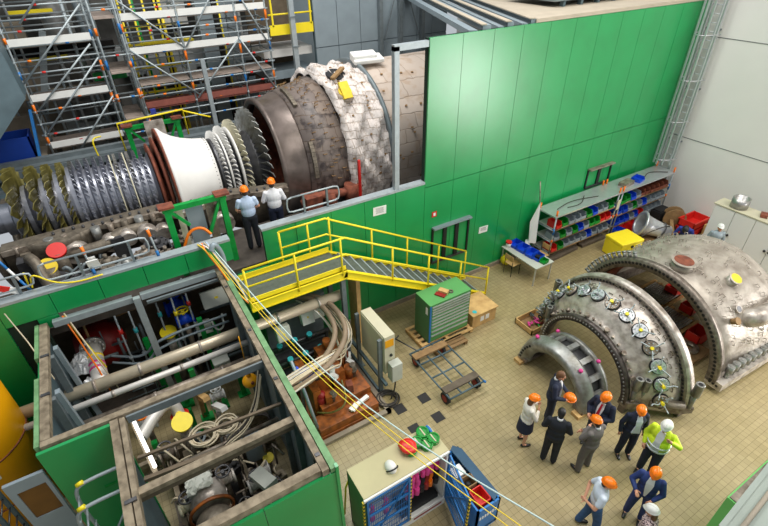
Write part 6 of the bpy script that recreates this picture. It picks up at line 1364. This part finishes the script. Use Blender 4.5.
for k in range(6): t = .12+.12*k; b = MB(); b.cyl((.0-.0, 1.06*math.cos(t), .12+1.06*math.sin(t)), (-.02, 1.06*math.cos(t), .12+1.06*math.sin(t)), .035, n=10); b.build('bolt_hole', 'black', sc, True)
# large casing
lc = thing('exhaust_half_casing', 'largest khaki half casing with open manhole and yellow caps, reaching the right picture edge', 'casing', (11.5, 5.02, 0), -.05)
b = MB(); b.rev([(.15, 2.12), (.6, 2.16), (1.5, 2.28), (2.3, 2.30), (2.9, 2.16), (3.4, 1.85), (3.8, 1.4), (3.8, 1.2), (3.3, 1.7), (2.8, 2.02), (2.2, 2.18), (1.6, 2.18), (.15, 1.98)], C0, a0=0, a1=PI, n=96); b.build('shell', 'cast_y', lc, True)
b = MB(); b.rev([(0, 1.98), (0, 2.25), (.16, 2.25), (.16, 1.98)], C0, a0=0, a1=PI, n=96); fl = b.build('front_flange', 'flange', lc, True)
bolts(fl, 'bolt_hole', 'black', 0, 2.12, 58, rr=.042, h=.008)
b = MB(); b.rev([(.3, 1.9), (.3, 1.97), (1.0, 2.0), (1.0, 1.9)], C0, a0=0, a1=PI, n=64); b.build('inner_liner', 'rust', lc, True)
for sgn in (-1, 1):
    b = MB(); b.box(0, 3.9, min(sgn*2.0, sgn*2.42), max(sgn*2.0, sgn*2.42), .18, .42); b.build('side_flange', 'cast_w' if sgn < 0 else 'flange', lc, True)
    for k in range(15):
        x = .35+.235*k; h = .40; y = sgn*2.28
        b = MB(); b.cyl((x, y, .42), (x, y, .42+h*.5), .06, n=12); b.cyl((x, y, .42+h*.45), (x, y, .42+h), .09, n=12); b.cyl((x, y, .42+h), (x, y, .43+h), .04, n=12); b.build('stud_bolt', 'bare', lc, True)
    b = MB(); b.cyl((.3, sgn*2.3, 0), (.3, sgn*2.3, .2), .05, n=12); b.cyl((3.5, sgn*2.3, 0), (3.5, sgn*2.3, .2), .05, n=12); b.build('support_foot', 'black', lc, True)
    b = MB(); 
    for k in range(3): b = MB(); b.cyl((-.005, sgn*(2.12+.09*k), .3), (.01, sgn*(2.12+.09*k), .3), .035, n=10); b.build('flange_bore', 'black', lc, True)
def port(x, t, r0, h, m1, m2, nm, cap=None):
    e = Vector((0, math.cos(t), math.sin(t))); q = Vector((x, 0, .3))+e*2.2
    b = MB(); b.cyl(q-e*.1, q+e*h, r0, n=32); pp = b.build(nm, m1, lc, True)
    b = MB(); b.cyl(q+e*h, q+e*(h+.03), r0*1.18, n=32); b.build('rim', m1, pp, True)
    b = MB(); b.cyl(q+e*(h+.025), q+e*(h+.035), r0*.9, n=32); b.build('opening' if cap is None else 'cap', m2, pp, True)
port(.62, 1.62, .27, .16, 'cast_y', 'rust', 'manhole')
port(1.6, 1.62, .12, .03, 'cast_y', 'yellow_c', 'yellow_port', 1)
port(1.38, 2.05, .16, .22, 'cast_w', 'yellow_c', 'yellow_port', 1)
port(1.05, 2.35, .09, .06, 'cast_y', 'steel_d', 'small_port', 1)
b = MB(); e = Vector((0, math.cos(2.5), math.sin(2.5))); q = Vector((1.35, 0, .3))+e*2.15; b.tube([q-e*.1, q+e*.2, q+e*.32+Vector((.25, 0, 0)), q+e*.34+Vector((1.2, 0, 0))], .25, n=20, smooth_path=2); b.build('side_nozzle', 'cast_w', lc, True)
b = MB(); staples(b, 170, (.4, 2.6), (.35, PI-.3), lambda x: 2.13+.09*min(x, 1.7), rng=17, lift=.07); b.build_stuff('insulation_pins', 'cast_w', lc, True)
b = MB(); e = Vector((0, math.cos(2.45), math.sin(2.45))); q = Vector((.75, 0, .3))+e*2.2; b.cyl(q, q+e*.12, .08, n=14); b.cyl(q+e*.12, q+e*.16, .1, n=14); b.build('small_flange', 'wood_d', lc, True)
b = MB(); random.seed(31)
for k in range(20):
    t = .35+k*.075; e = Vector((0, math.cos(t), math.sin(t))); q = Vector((.08, 0, .3))+e*2.25
    if k < 12: b = MB(); b.cyl(q-e*.02, q+e*.14, .05, n=10); b.cyl(q+e*.14, q+e*.18, .06, n=10); b.build('flange_stud', 'bare', lc, True)

# stored goods inside the arch of the large casing
def tg(mb, name, m, label, cat, **k): return tag(mb.build(name, m, **k), label, cat)
for i, (x, y, n, lab) in enumerate(((13.9, 5.9, 5, 'farther'), (13.1, 4.95, 5, 'nearer'))):
    t = thing('pallet', lab + ' wooden pallet of steel rods inside the arch of the largest casing', 'pallet', (x, y, 0))
    for k in range(6): b = MB(); b.box(x-.55, x+.55, y-.5+.2*k-.05, y-.5+.2*k+.05, .12, .145); b.build('deck_board', 'wood', t)
    for k in (-.45, 0, .45): b = MB(); b.box(x+k-.05, x+k+.05, y-.5, y+.5, 0, .12); b.build('bearer', 'wood_d', t)
    b = MB()
    for k in range(12): b.cyl((x-.5, y-.42+.07*k, .19), (x+.3, y-.40+.07*k, .19), .03, n=8)
    tag(b.build('steel_rods', 'bare'), lab + ' layer of grey steel rods on the pallet inside the casing arch', 'rods', kind='stuff')
for i, (x, y) in enumerate(((14.35, 5.7), (13.9, 4.9), (12.9, 4.1))):
    b = MB(); w_, d_, h_ = .55, .4, .25
    for q in ((x-w_/2, x+w_/2, y-d_/2, y-d_/2+.02), (x-w_/2, x+w_/2, y+d_/2-.02, y+d_/2), (x-w_/2, x-w_/2+.02, y-d_/2, y+d_/2), (x+w_/2-.02, x+w_/2, y-d_/2, y+d_/2)): b.box(*q, .145 if i < 2 else 0, .15+h_)
    b.box(x-w_/2, x+w_/2, y-d_/2, y+d_/2, .145 if i < 2 else 0, .17 if i < 2 else .03); tg(b, 'plastic_crate', 'red', ('farthest', 'middle', 'nearest')[i] + ' of three red plastic crates inside the arch of the largest casing', 'crate')
b = MB(); b.rev([(0, .1), (0, .25), (.08, .25), (.08, .1)], (12.3, 3.95, .12), 'Z', n=24); tg(b, 'ring_part', 'cast', 'rusty ring part on the floor between the two largest casings', 'ring')
b = MB(); b.box(11.9, 12.75, 3.55, 4.3, 0, .12); tg(b, 'wooden_block', 'wood_d', 'wooden block under the rusty ring between the casings', 'base')
M['shirt_p'] = mat('very_pale_blue_shirt', (216, 226, 242), 0.7, 0, 0.06, 8)
# ---------------------------------------------------------------- people
def ell(b, c, r, R=None, n=14): b.sph(c, 1, n, r, R)
def capsule(b, p, q, r0, r1, n=12):
    p = Vector(p); q = Vector(q); b.cyl(p, q, r0, r1, n=n); b.sph(p, r0, n); b.sph(q, r1, n)
def solid(b, name, m, par, vox, sm=4, label=None):
    o = b.build(name, m, par, True)
    rm = o.modifiers.new('surface', 'REMESH'); rm.mode = 'VOXEL'; rm.voxel_size = vox; rm.use_smooth_shade = True
    s1 = o.modifiers.new('soft', 'SMOOTH'); s1.iterations = sm; s1.factor = .5
    if label: o['label'] = label
    return o
def person(label, x, y, z, face, top='navy', bottom='navy', shoes='shoe', hat='orange', hair='hair_g', H=1.75, lean=0.0, head=(0, 0), arms=None, stance=.10, step=0.0, sleeves='long', jacket=None, skirt=False, tie=None, shirt=None, open_front=False, crouch=0, female=False, belly=0):
    """face = direction (dx, dy) looked at; arms = {'L': (elbow, hand), 'R': ...} in body space (x right, y forward, z up, metres at 1.75)"""
    s = H/1.75
    rz = math.atan2(-face[0], face[1])
    t = thing('person', label, 'person', (x, y, z), rz)
    W = .9 if female else 1.0
    piv = Vector((0, 0, .95-crouch))
    RL = Matrix.Rotation(-lean, 3, 'X')
    up = lambda v: (piv + RL @ (Vector((v[0]*s, v[1]*s, (v[2]-crouch if True else v[2])*s)) - piv*s) if True else v) + (piv*(s-1))
    lo = lambda v: Vector((v[0]*s, v[1]*s, v[2]*s))
    hips = {k: up((sx*.09, 0, .92)) for k, sx in (('L', -1), ('R', 1))}
    kn = {}; an = {}
    for k, sx in (('L', -1), ('R', 1)):
        fy = step*(1 if k == 'R' else -1)
        kn[k] = lo((sx*(stance+.0), .03+fy*.5+crouch*.75, .50-crouch*.35)); an[k] = lo((sx*stance*1.1, fy-crouch*.1, .09))
    sh = {k: up((sx*.185*W, -.01, 1.405)) for k, sx in (('L', -1), ('R', 1))}
    A = {'L': ((-.265, -.03, 1.13), (-.265, .03, .86)), 'R': ((.265, -.03, 1.13), (.265, .03, .86))}
    if arms: A.update(arms)
    el = {k: up(A[k][0]) for k in A}; ha = {k: up(A[k][1]) for k in A}
    neck = up((0, -.01, 1.48)); hc = up((0, .03, 1.625))
    RH = Matrix.Rotation(rz*0, 3, 'Z') @ Matrix.Rotation(head[1], 3, 'Z') @ Matrix.Rotation(-lean-head[0], 3, 'X')
    HC = neck + RH @ (Vector((0, .035, .145))*s)
    hv = lambda v: HC + RH @ (Vector(v)*s)
    # body : one continuous surface
    b = MB()
    b.sph(HC, s, 18, (.074, .094, .112), RH); b.sph(hv((0, .015, -.055)), s, 14, (.058, .072, .065), RH)
    b.cyl(hv((0, .085, .01)), hv((0, .112, -.022)), .010*s, .017*s, n=10); b.sph(hv((0, .108, -.022)), .015*s, 8)
    b.sph(hv((0, .075, -.095)), .026*s, 10)
    for sx in (-1, 1): b.sph(hv((sx*.076, 0, -.01)), s, 10, (.012, .022, .034), RH); b.sph(hv((sx*.03, .078, .028)), .018*s, 8)
    capsule(b, neck + Vector((0, .015, 0)), HC-RH @ Vector((0, .02, .05))*s, .052*s, .052*s)
    ch = up((0, 0, 1.3)); ab = up((0, .0, 1.08)); pel = up((0, 0, .95))
    b.sph(ch, s, 16, (.155*W, .10, .17), RL); b.sph(ab, s, 14, (.13*W, .09, .16), RL); b.sph(pel, s, 14, (.145*W, .10, .12), RL)
    wr = {}
    for k in 'LR':
        capsule(b, sh[k], el[k], .047*s*W, .038*s*W); d = (ha[k]-el[k]).normalized(); w_ = ha[k]-d*.04*s; wr[k] = w_
        capsule(b, el[k], w_, .038*s*W, .026*s*W)
        # hand: palm, four fingers, thumb
        sx = -1 if k == 'L' else 1
        side = d.cross(Vector((0, 1, 0))) if abs(d.y) < .8 else d.cross(Vector((0, 0, 1)))
        side = side.normalized(); nr = side.cross(d).normalized()
        b.sph(w_+d*.045*s, s*.9, 12, (.036, .036, .036)); b.sph(w_+d*.075*s, s*.9, 12, (.036, .036, .030))
        for j in range(4):
            o_ = side*((j-1.5)*.020*s); ln = (.062, .074, .070, .055)[j]*s
            f0 = w_+d*.085*s+o_; f1 = f0+d*ln*.55-nr*.006; f2 = f1+(d*.6-nr*.5*(1 if k == 'R' else 1)).normalized()*ln*.5
            capsule(b, f0, f1, .0095*s, .009*s, 8); capsule(b, f1, f2, .009*s, .0075*s, 8)
        th = w_+d*.03*s-side*.03*s; t1 = th+(d*.6-side*.7).normalized()*.045*s; capsule(b, th, t1, .012*s, .010*s, 8); capsule(b, t1, t1+d*.03*s, .010*s, .008*s, 8)
        capsule(b, hips[k], kn[k], .075*s, .05*s); capsule(b, kn[k], an[k], .05*s, .034*s)
        capsule(b, an[k]-Vector((0, 0, .02)), an[k]+Vector((0, .14*s, -.055*s)), .03*s, .024*s)
    solid(b, 'body', 'skin', t, .0085, 2)
    # face details
    b = MB()
    for sx in (-1, 1): b.sph(hv((sx*.03, .090, .018)), .0085*s, 8)
    b.build('eyes', 'black', t, True)
    b = MB(); b.sph(hv((0, .093, -.058)), s, 10, (.022, .008, .007), RH); b.build('mouth', 'lipstick', t, True)
    # trousers / skirt
    b = MB()
    b.sph(pel, s, 14, (.165*W+belly*.5, .125+belly*.5, .125), RL); b.sph(up((0, .0, 1.02)), s, 14, (.152*W+belly*.5, .115+belly, .08), RL)
    if skirt:
        k0 = lo((0, 0, .56)); b.cyl(pel, k0, .17*s, .2*s, n=24)
    else:
        for k in 'LR': capsule(b, hips[k], kn[k], .108*s, .082*s); capsule(b, kn[k], an[k], .082*s, .068*s)
    solid(b, 'skirt' if skirt else 'trousers', bottom, t, .014)
    # shoes
    for k in 'LR':
        b = MB(); a = an[k]; b.sph(a+Vector((0, -.01, -.035*s)), s, 12, (.042, .06, .05)); b.sph(a+Vector((0, .09*s, -.05*s)), s, 12, (.046, .10, .036)); b.sph(a+Vector((0, .15*s, -.055*s)), s, 12, (.042, .06, .028))
        solid(b, 'shoe', shoes, t, .012, 3)
    # upper garment
    b = MB()
    zb = .88 if jacket != 'shirt' else .98
    b.sph(ch, s, 16, (.205*W, .14, .20), RL); b.sph(up((0, .0+belly*.6, 1.1)), s, 16, (.185*W+belly, .138+belly, .2), RL)
    if jacket != 'shirt': b.sph(up((0, 0, .95)), s, 16, (.20*W, .15, .15), RL)
    b.sph(up((0, -.01, 1.42)), s, 14, (.15*W, .085, .085), RL); capsule(b, up((0, -.01, 1.44)), up((0, 0, 1.505)), .072*s, .062*s)
    for k in 'LR':
        b.sph(sh[k]+Vector((0, 0, .0)), .069*s*W, 12)
        capsule(b, sh[k], el[k] if sleeves == 'long' else sh[k]+(el[k]-sh[k])*.62, .066*s*W, .058*s*W)
        if sleeves == 'long': capsule(b, el[k], wr[k], .056*s*W, .044*s*W)
    g = solid(b, {'shirt': 'shirt', None: 'jacket'}.get(jacket, jacket) if jacket else 'jacket', top, t, .013)
    if shirt:
        b = MB(); P = [up((sx*w_, fy, zz)) for zz, w_, fy in ((1.47, .05, .09), (1.36, .07, .138), (1.22, .055, .155+belly*.7), (1.06, .03 if not open_front else .08, .155+belly), (.98, .015 if not open_front else .09, .155+belly)) for sx in (-1, 1)]
        Q = [p + RL @ Vector((0, -.03, 0)) for p in P]; n = len(P)//2; vs = P+Q; m = len(P)
        fs = [(2*i, 2*i+1, 2*i+3, 2*i+2) for i in range(n-1)] + [(m+2*i, m+2*i+2, m+2*i+3, m+2*i+1) for i in range(n-1)] + [(0, m, m+1, 1), (m-2, m-1, 2*m-1, 2*m-2)] + [(2*i, 2*i+2, m+2*i+2, m+2*i) for i in range(n-1)] + [(2*i+1, m+2*i+1, m+2*i+3, 2*i+3) for i in range(n-1)]
        P = None; b.add(vs, fs); b.build('shirt_front', shirt, t, True)
    if jacket != 'shirt' and (shirt or not female):
        b = MB(); cc = up((0, -.008, 1.50)); b.cyl(cc+RL @ Vector((0, -.004, -.02)), cc+RL @ Vector((0, .004, .03)), .064*s, .058*s, n=20); b.build('shirt_collar', shirt or 'shirt_w', t, True)
    if tie:
        b = MB(); P = []
        for zz, w_, fy in ((1.46, .02, .11), (1.40, .018, .142), (1.2, .03, .172+belly*.7), (1.05, .036, .172+belly), (.99, .01, .168+belly)):
            for sx in (-1, 1): P.append(up((sx*w_, fy, zz)))
        Q = [p + RL @ Vector((0, -.02, 0)) for p in P]; m = len(P); n = m//2
        b.add(P+Q, [(2*i, 2*i+1, 2*i+3, 2*i+2) for i in range(n-1)] + [(2*i, 2*i+2, m+2*i+2, m+2*i) for i in range(n-1)] + [(2*i+1, m+2*i+1, m+2*i+3, 2*i+3) for i in range(n-1)]); b.build('tie', tie, t, True)
    # hair and hard hat
    if hair:
        b = MB(); b.sph(hv((0, -.014, .026)), s, 18, (.083, .098, .106), RH); b.sph(hv((0, -.045, -.03)), s, 12, (.068, .055, .07), RH)
        if female: b.sph(hv((0, -.05, -.1)), s, 12, (.085, .06, .12), RH)
        # cut the face free
        o = b.build('hair', hair, t, True)
    if hat:
        b = MB(); n = 28; vs = []; fs = []
        prof = [(0, .152), (.045, .148), (.085, .132), (.115, .10), (.13, .06), (.142, .02)]
        rows = [(.118, .045), (.126, .045), (.115, .052), (.112, .09), (.096, .122), (.064, .148), (.022, .16)]
        K = len(rows)
        for i, (rr, zz) in enumerate(rows):
            for k in range(n):
                a = 2*PI*k/n; brim = (.03*max(0, math.sin(a))**3 if i < 2 else 0)
                vs.append(hv((rr*.86*math.cos(a), (rr*1.06+brim)*math.sin(a)-.005, zz-(.012 if i == 0 else 0)-(brim*.3))))
        for i in range(K-1):
            for k in range(n): fs.append((i*n+k, i*n+(k+1) % n, (i+1)*n+(k+1) % n, (i+1)*n+k))
        fs.append(tuple((K-1)*n+k for k in range(n))); fs.append(tuple(reversed(range(n))))
        b.add(vs, fs, True); hh = b.build('hard_hat', hat, t, True)
        b = MB(); b.tube([hv((0, -.11, .105)), hv((0, -.07, .145)), hv((0, 0, .164)), hv((0, .07, .148)), hv((0, .115, .095))], .011*s, n=8, smooth_path=1); b.build('crown_ridge', hat, hh, True)
    return t
clasp_front = {'L': ((-.27, .04, 1.16), (-.08, .24, 1.12)), 'R': ((.27, .04, 1.16), (.08, .24, 1.10))}
crossed = {'L': ((-.26, .10, 1.18), (.10, .22, 1.20)), 'R': ((.26, .10, 1.18), (-.10, .24, 1.16))}
person('woman in cream cardigan and navy skirt with orange hard hat', 6.16, 4.26, 0, (.76, -.35), 'cardigan', 'navy', hair='hair_b', H=1.68, arms={'L': ((-.22, .12, 1.16), (-.03, .22, 1.42)), 'R': ((.22, .1, 1.14), (0, .24, 1.2))}, skirt=True, female=True, jacket='cardigan', head=(.2, 0))
person('bareheaded black-haired man in black suit with his back to the camera', 6.33, 3.6, 0, (.85, .6), 'blacksuit', 'blacksuit', hat=None, hair='hair_k', H=1.78, head=(.25, 0), arms={'L': ((-.27, .0, 1.16), (-.2, .16, .98)), 'R': ((.27, .0, 1.16), (.2, .16, .98))})
person('bareheaded brown-haired man in navy suit holding an orange hard hat before him', 7.1, 4.38, 0, (.6, -.8), 'navy', 'navy', hat=None, hair='hair_b', H=1.80, shirt='shirt_w', open_front=True, head=(.2, .1), arms={'L': ((-.27, .06, 1.18), (-.04, .30, 1.10)), 'R': ((.28, .02, 1.18), (.14, .27, 1.06))})
hh = MB(); n = 24
cx, cy, cz = 7.3, 4.07, 1.10
hh.sph((cx, cy, cz), .12, 22, (1, 1.1, .85)); hh.rev([(-.02, .1), (-.02, .145), (0, .145), (0, .1)], (cx, cy, cz-.02), 'Z', n=24); tag(hh.build('hard_hat', 'orange'), 'orange hard hat held in the hands of the bareheaded brown-haired man', 'helmet')
person('stout man in dark suit with red tie and orange hard hat', 7.52, 3.4, 0, (-.98, -.1), 'navy', 'navy', hair='hair_g', H=1.80, shirt='shirt_w', tie='tie', belly=.03, head=(.2, 0), arms={'L': ((-.27, .06, 1.16), (-.12, .26, 1.14)), 'R': ((.28, .02, 1.14), (.16, .2, 1.05))})
person('man in grey suit and orange hard hat seen from behind, arms crossed', 6.84, 3.06, 0, (.05, 1), 'greysuit', 'greysuit', hair='hair_g', H=1.74, arms=crossed, stance=.13, head=(.25, 0))
person('man in navy suit with open pale shirt and orange hard hat, standing apart', 7.92, 2.84, 0, (-.7, -1), 'navy', 'navy', hair='hair_g', H=1.70, shirt='shirt_p', open_front=True, stance=.11, head=(.15, -.3))
p7 = person('man in yellow hi-vis jacket and white helmet, arm bent at the collar', 7.93, 2.28, 0, (-.95, -.15), 'hivis', 'navy', hat='white', hair='hair_g', H=1.82, belly=.03, shirt='shirt_w', open_front=True, head=(.2, 0), arms={'L': ((-.34, .02, 1.28), (-.2, .16, 1.42)), 'R': ((.27, .0, 1.15), (.2, .14, .95))})
for zz in (1.0, 1.12):
    b = MB(); b.rev([(0, .20), (0, .228), (.035, .228), (.035, .20)], (0, .0, zz), 'Z', n=28); o = b.build('reflective_band', 'reflect', p7, True)
person('man in pale blue shirt and jeans with orange hard hat, hands behind him', 5.86, 2.14, 0, (.65, -.6), 'shirt_p', 'jeans', hair='hair_g', H=1.76, jacket='shirt', sleeves='short', step=.14, head=(.15, -.2), arms={'L': ((-.27, -.12, 1.16), (-.03, -.22, 1.0)), 'R': ((.27, -.12, 1.16), (.03, -.22, 1.02))})
person('man in bright blue suit and orange hard hat in the front of the group', 6.88, 1.8, 0, (-.95, -.35), 'navy2', 'navy2', hair='hair_g', H=1.72, shirt='shirt_w', stance=.13, head=(.2, 0), arms={'L': ((-.27, .05, 1.16), (-.14, .2, 1.0)), 'R': ((.30, .06, 1.18), (.16, .26, 1.14))})
person('woman in patterned blouse and white helmet at the bottom edge of the picture', 6.18, 1.34, 0, (-.2, .9), 'floral', 'navy', hat='white', hair='hair_b', H=1.68, jacket='shirt', female=True, sleeves='short', head=(.2, 0))
person('man in pale blue shirt with orange hard hat, left of the pair on the platform', 2.49, 11.08, 3.05, (.1, 1), 'shirt_b', 'blacksuit', hair='hair_g', H=1.80, jacket='shirt', sleeves='short', arms={'L': ((-.27, .02, 1.18), (-.2, .18, 1.05)), 'R': ((.27, .02, 1.18), (.2, .18, 1.05))})
person('man in white shirt with orange hard hat, right of the pair on the platform', 3.22, 11.15, 3.05, (.2, 1), 'shirt_w', 'navy', hair='hair_g', H=1.80, jacket='shirt', arms={'L': ((-.27, .02, 1.18), (-.18, .2, 1.1)), 'R': ((.27, .02, 1.18), (.18, .2, 1.1))})
person('worker in blue jacket and dark cap bending down behind the largest casing', 17.1, 7.2, 0, (-.9, -.3), 'workblue', 'navy', hat='hair_k', hair='hair_g', H=1.75, lean=.9, head=(.1, 0), crouch=.2, arms={'L': ((-.3, .2, 1.2), (-.25, .4, 1.0)), 'R': ((.3, .2, 1.2), (.25, .4, 1.0))})
person('person in white helmet mostly hidden behind the largest casing by the pale cabinet', 16.9, 6.15, 0, (-.6, -.6), 'bluegrey', 'navy', hat='white', hair='hair_g', H=1.66)

# ---------------------------------------------------------------- groups of repeats
from collections import defaultdict
GR = {'storage_bin': 'plastic bins on the rack and table', 'person': 'visitors and workers in hard hats', 'cable': 'loose cables', 'conduit': 'conduits over the pit',
      'junction_box': 'electrical junction boxes', 'green_post': 'green steel posts in the pits', 'skid_rail': 'steel beams of the pump skid', 'pump_valve': 'small valves of the lower pit',
      'hanging_sling': 'slings hanging in the container', 'lifting_strap': 'straps in the open crate', 'floor_plate': 'dark square floor plates', 'clad_pipe': 'long clad pipes', 'rope_bundle': 'green rope bundles on the container roof',
      'scaffold_tower': 'scaffold bays behind the turbine', 'valve': 'valves beside the rotor casing', 'service_pipe': 'service pipes behind the scaffold', 'machine_fitting': 'fittings on the skid', 'instrument_line': 'instrument tubes in the upper pit',
      'taut_rope': 'ropes stretched across the floor', 'terminal_block': 'blue terminal blocks', 'timber_block': 'timber baulks under the rack', 'plastic_crate': 'red plastic crates', 'steel_plate': 'upright steel plates by the rotor', 'handrail': 'handrails on the wall top', 'valve_rail': 'teal-capped valve rails', 'bent_tube': 'cream bent tubes', 'yellow_cover': 'yellow cover discs', 'plywood_chair': 'chairs at the work table', 'support_stand': 'green support stands', 'pallet': 'wooden pallets', 'loose_cable': 'loose cables on the rack top', 'marker_tag': 'coloured tags behind the rotor', 'hanging_cord': 'cords hanging into the pit', 'small_box': 'boxes in the blue crate', 'globe_valve': 'globe valves', 'control_valve': 'blue valves', 'tube_rack': 'bays of the long rack'}
cnt = defaultdict(list)
for o in COL.objects:
    if o.parent is None and 'label' in o and 'kind' not in o: cnt[o.name.split('.')[0]].append(o)
for k, L_ in cnt.items():
    if len(L_) > 1 and k in GR:
        for o in L_: o['group'] = GR[k]
for o in COL.objects:
    if o.parent is not None and 'category' in o: del o['category']
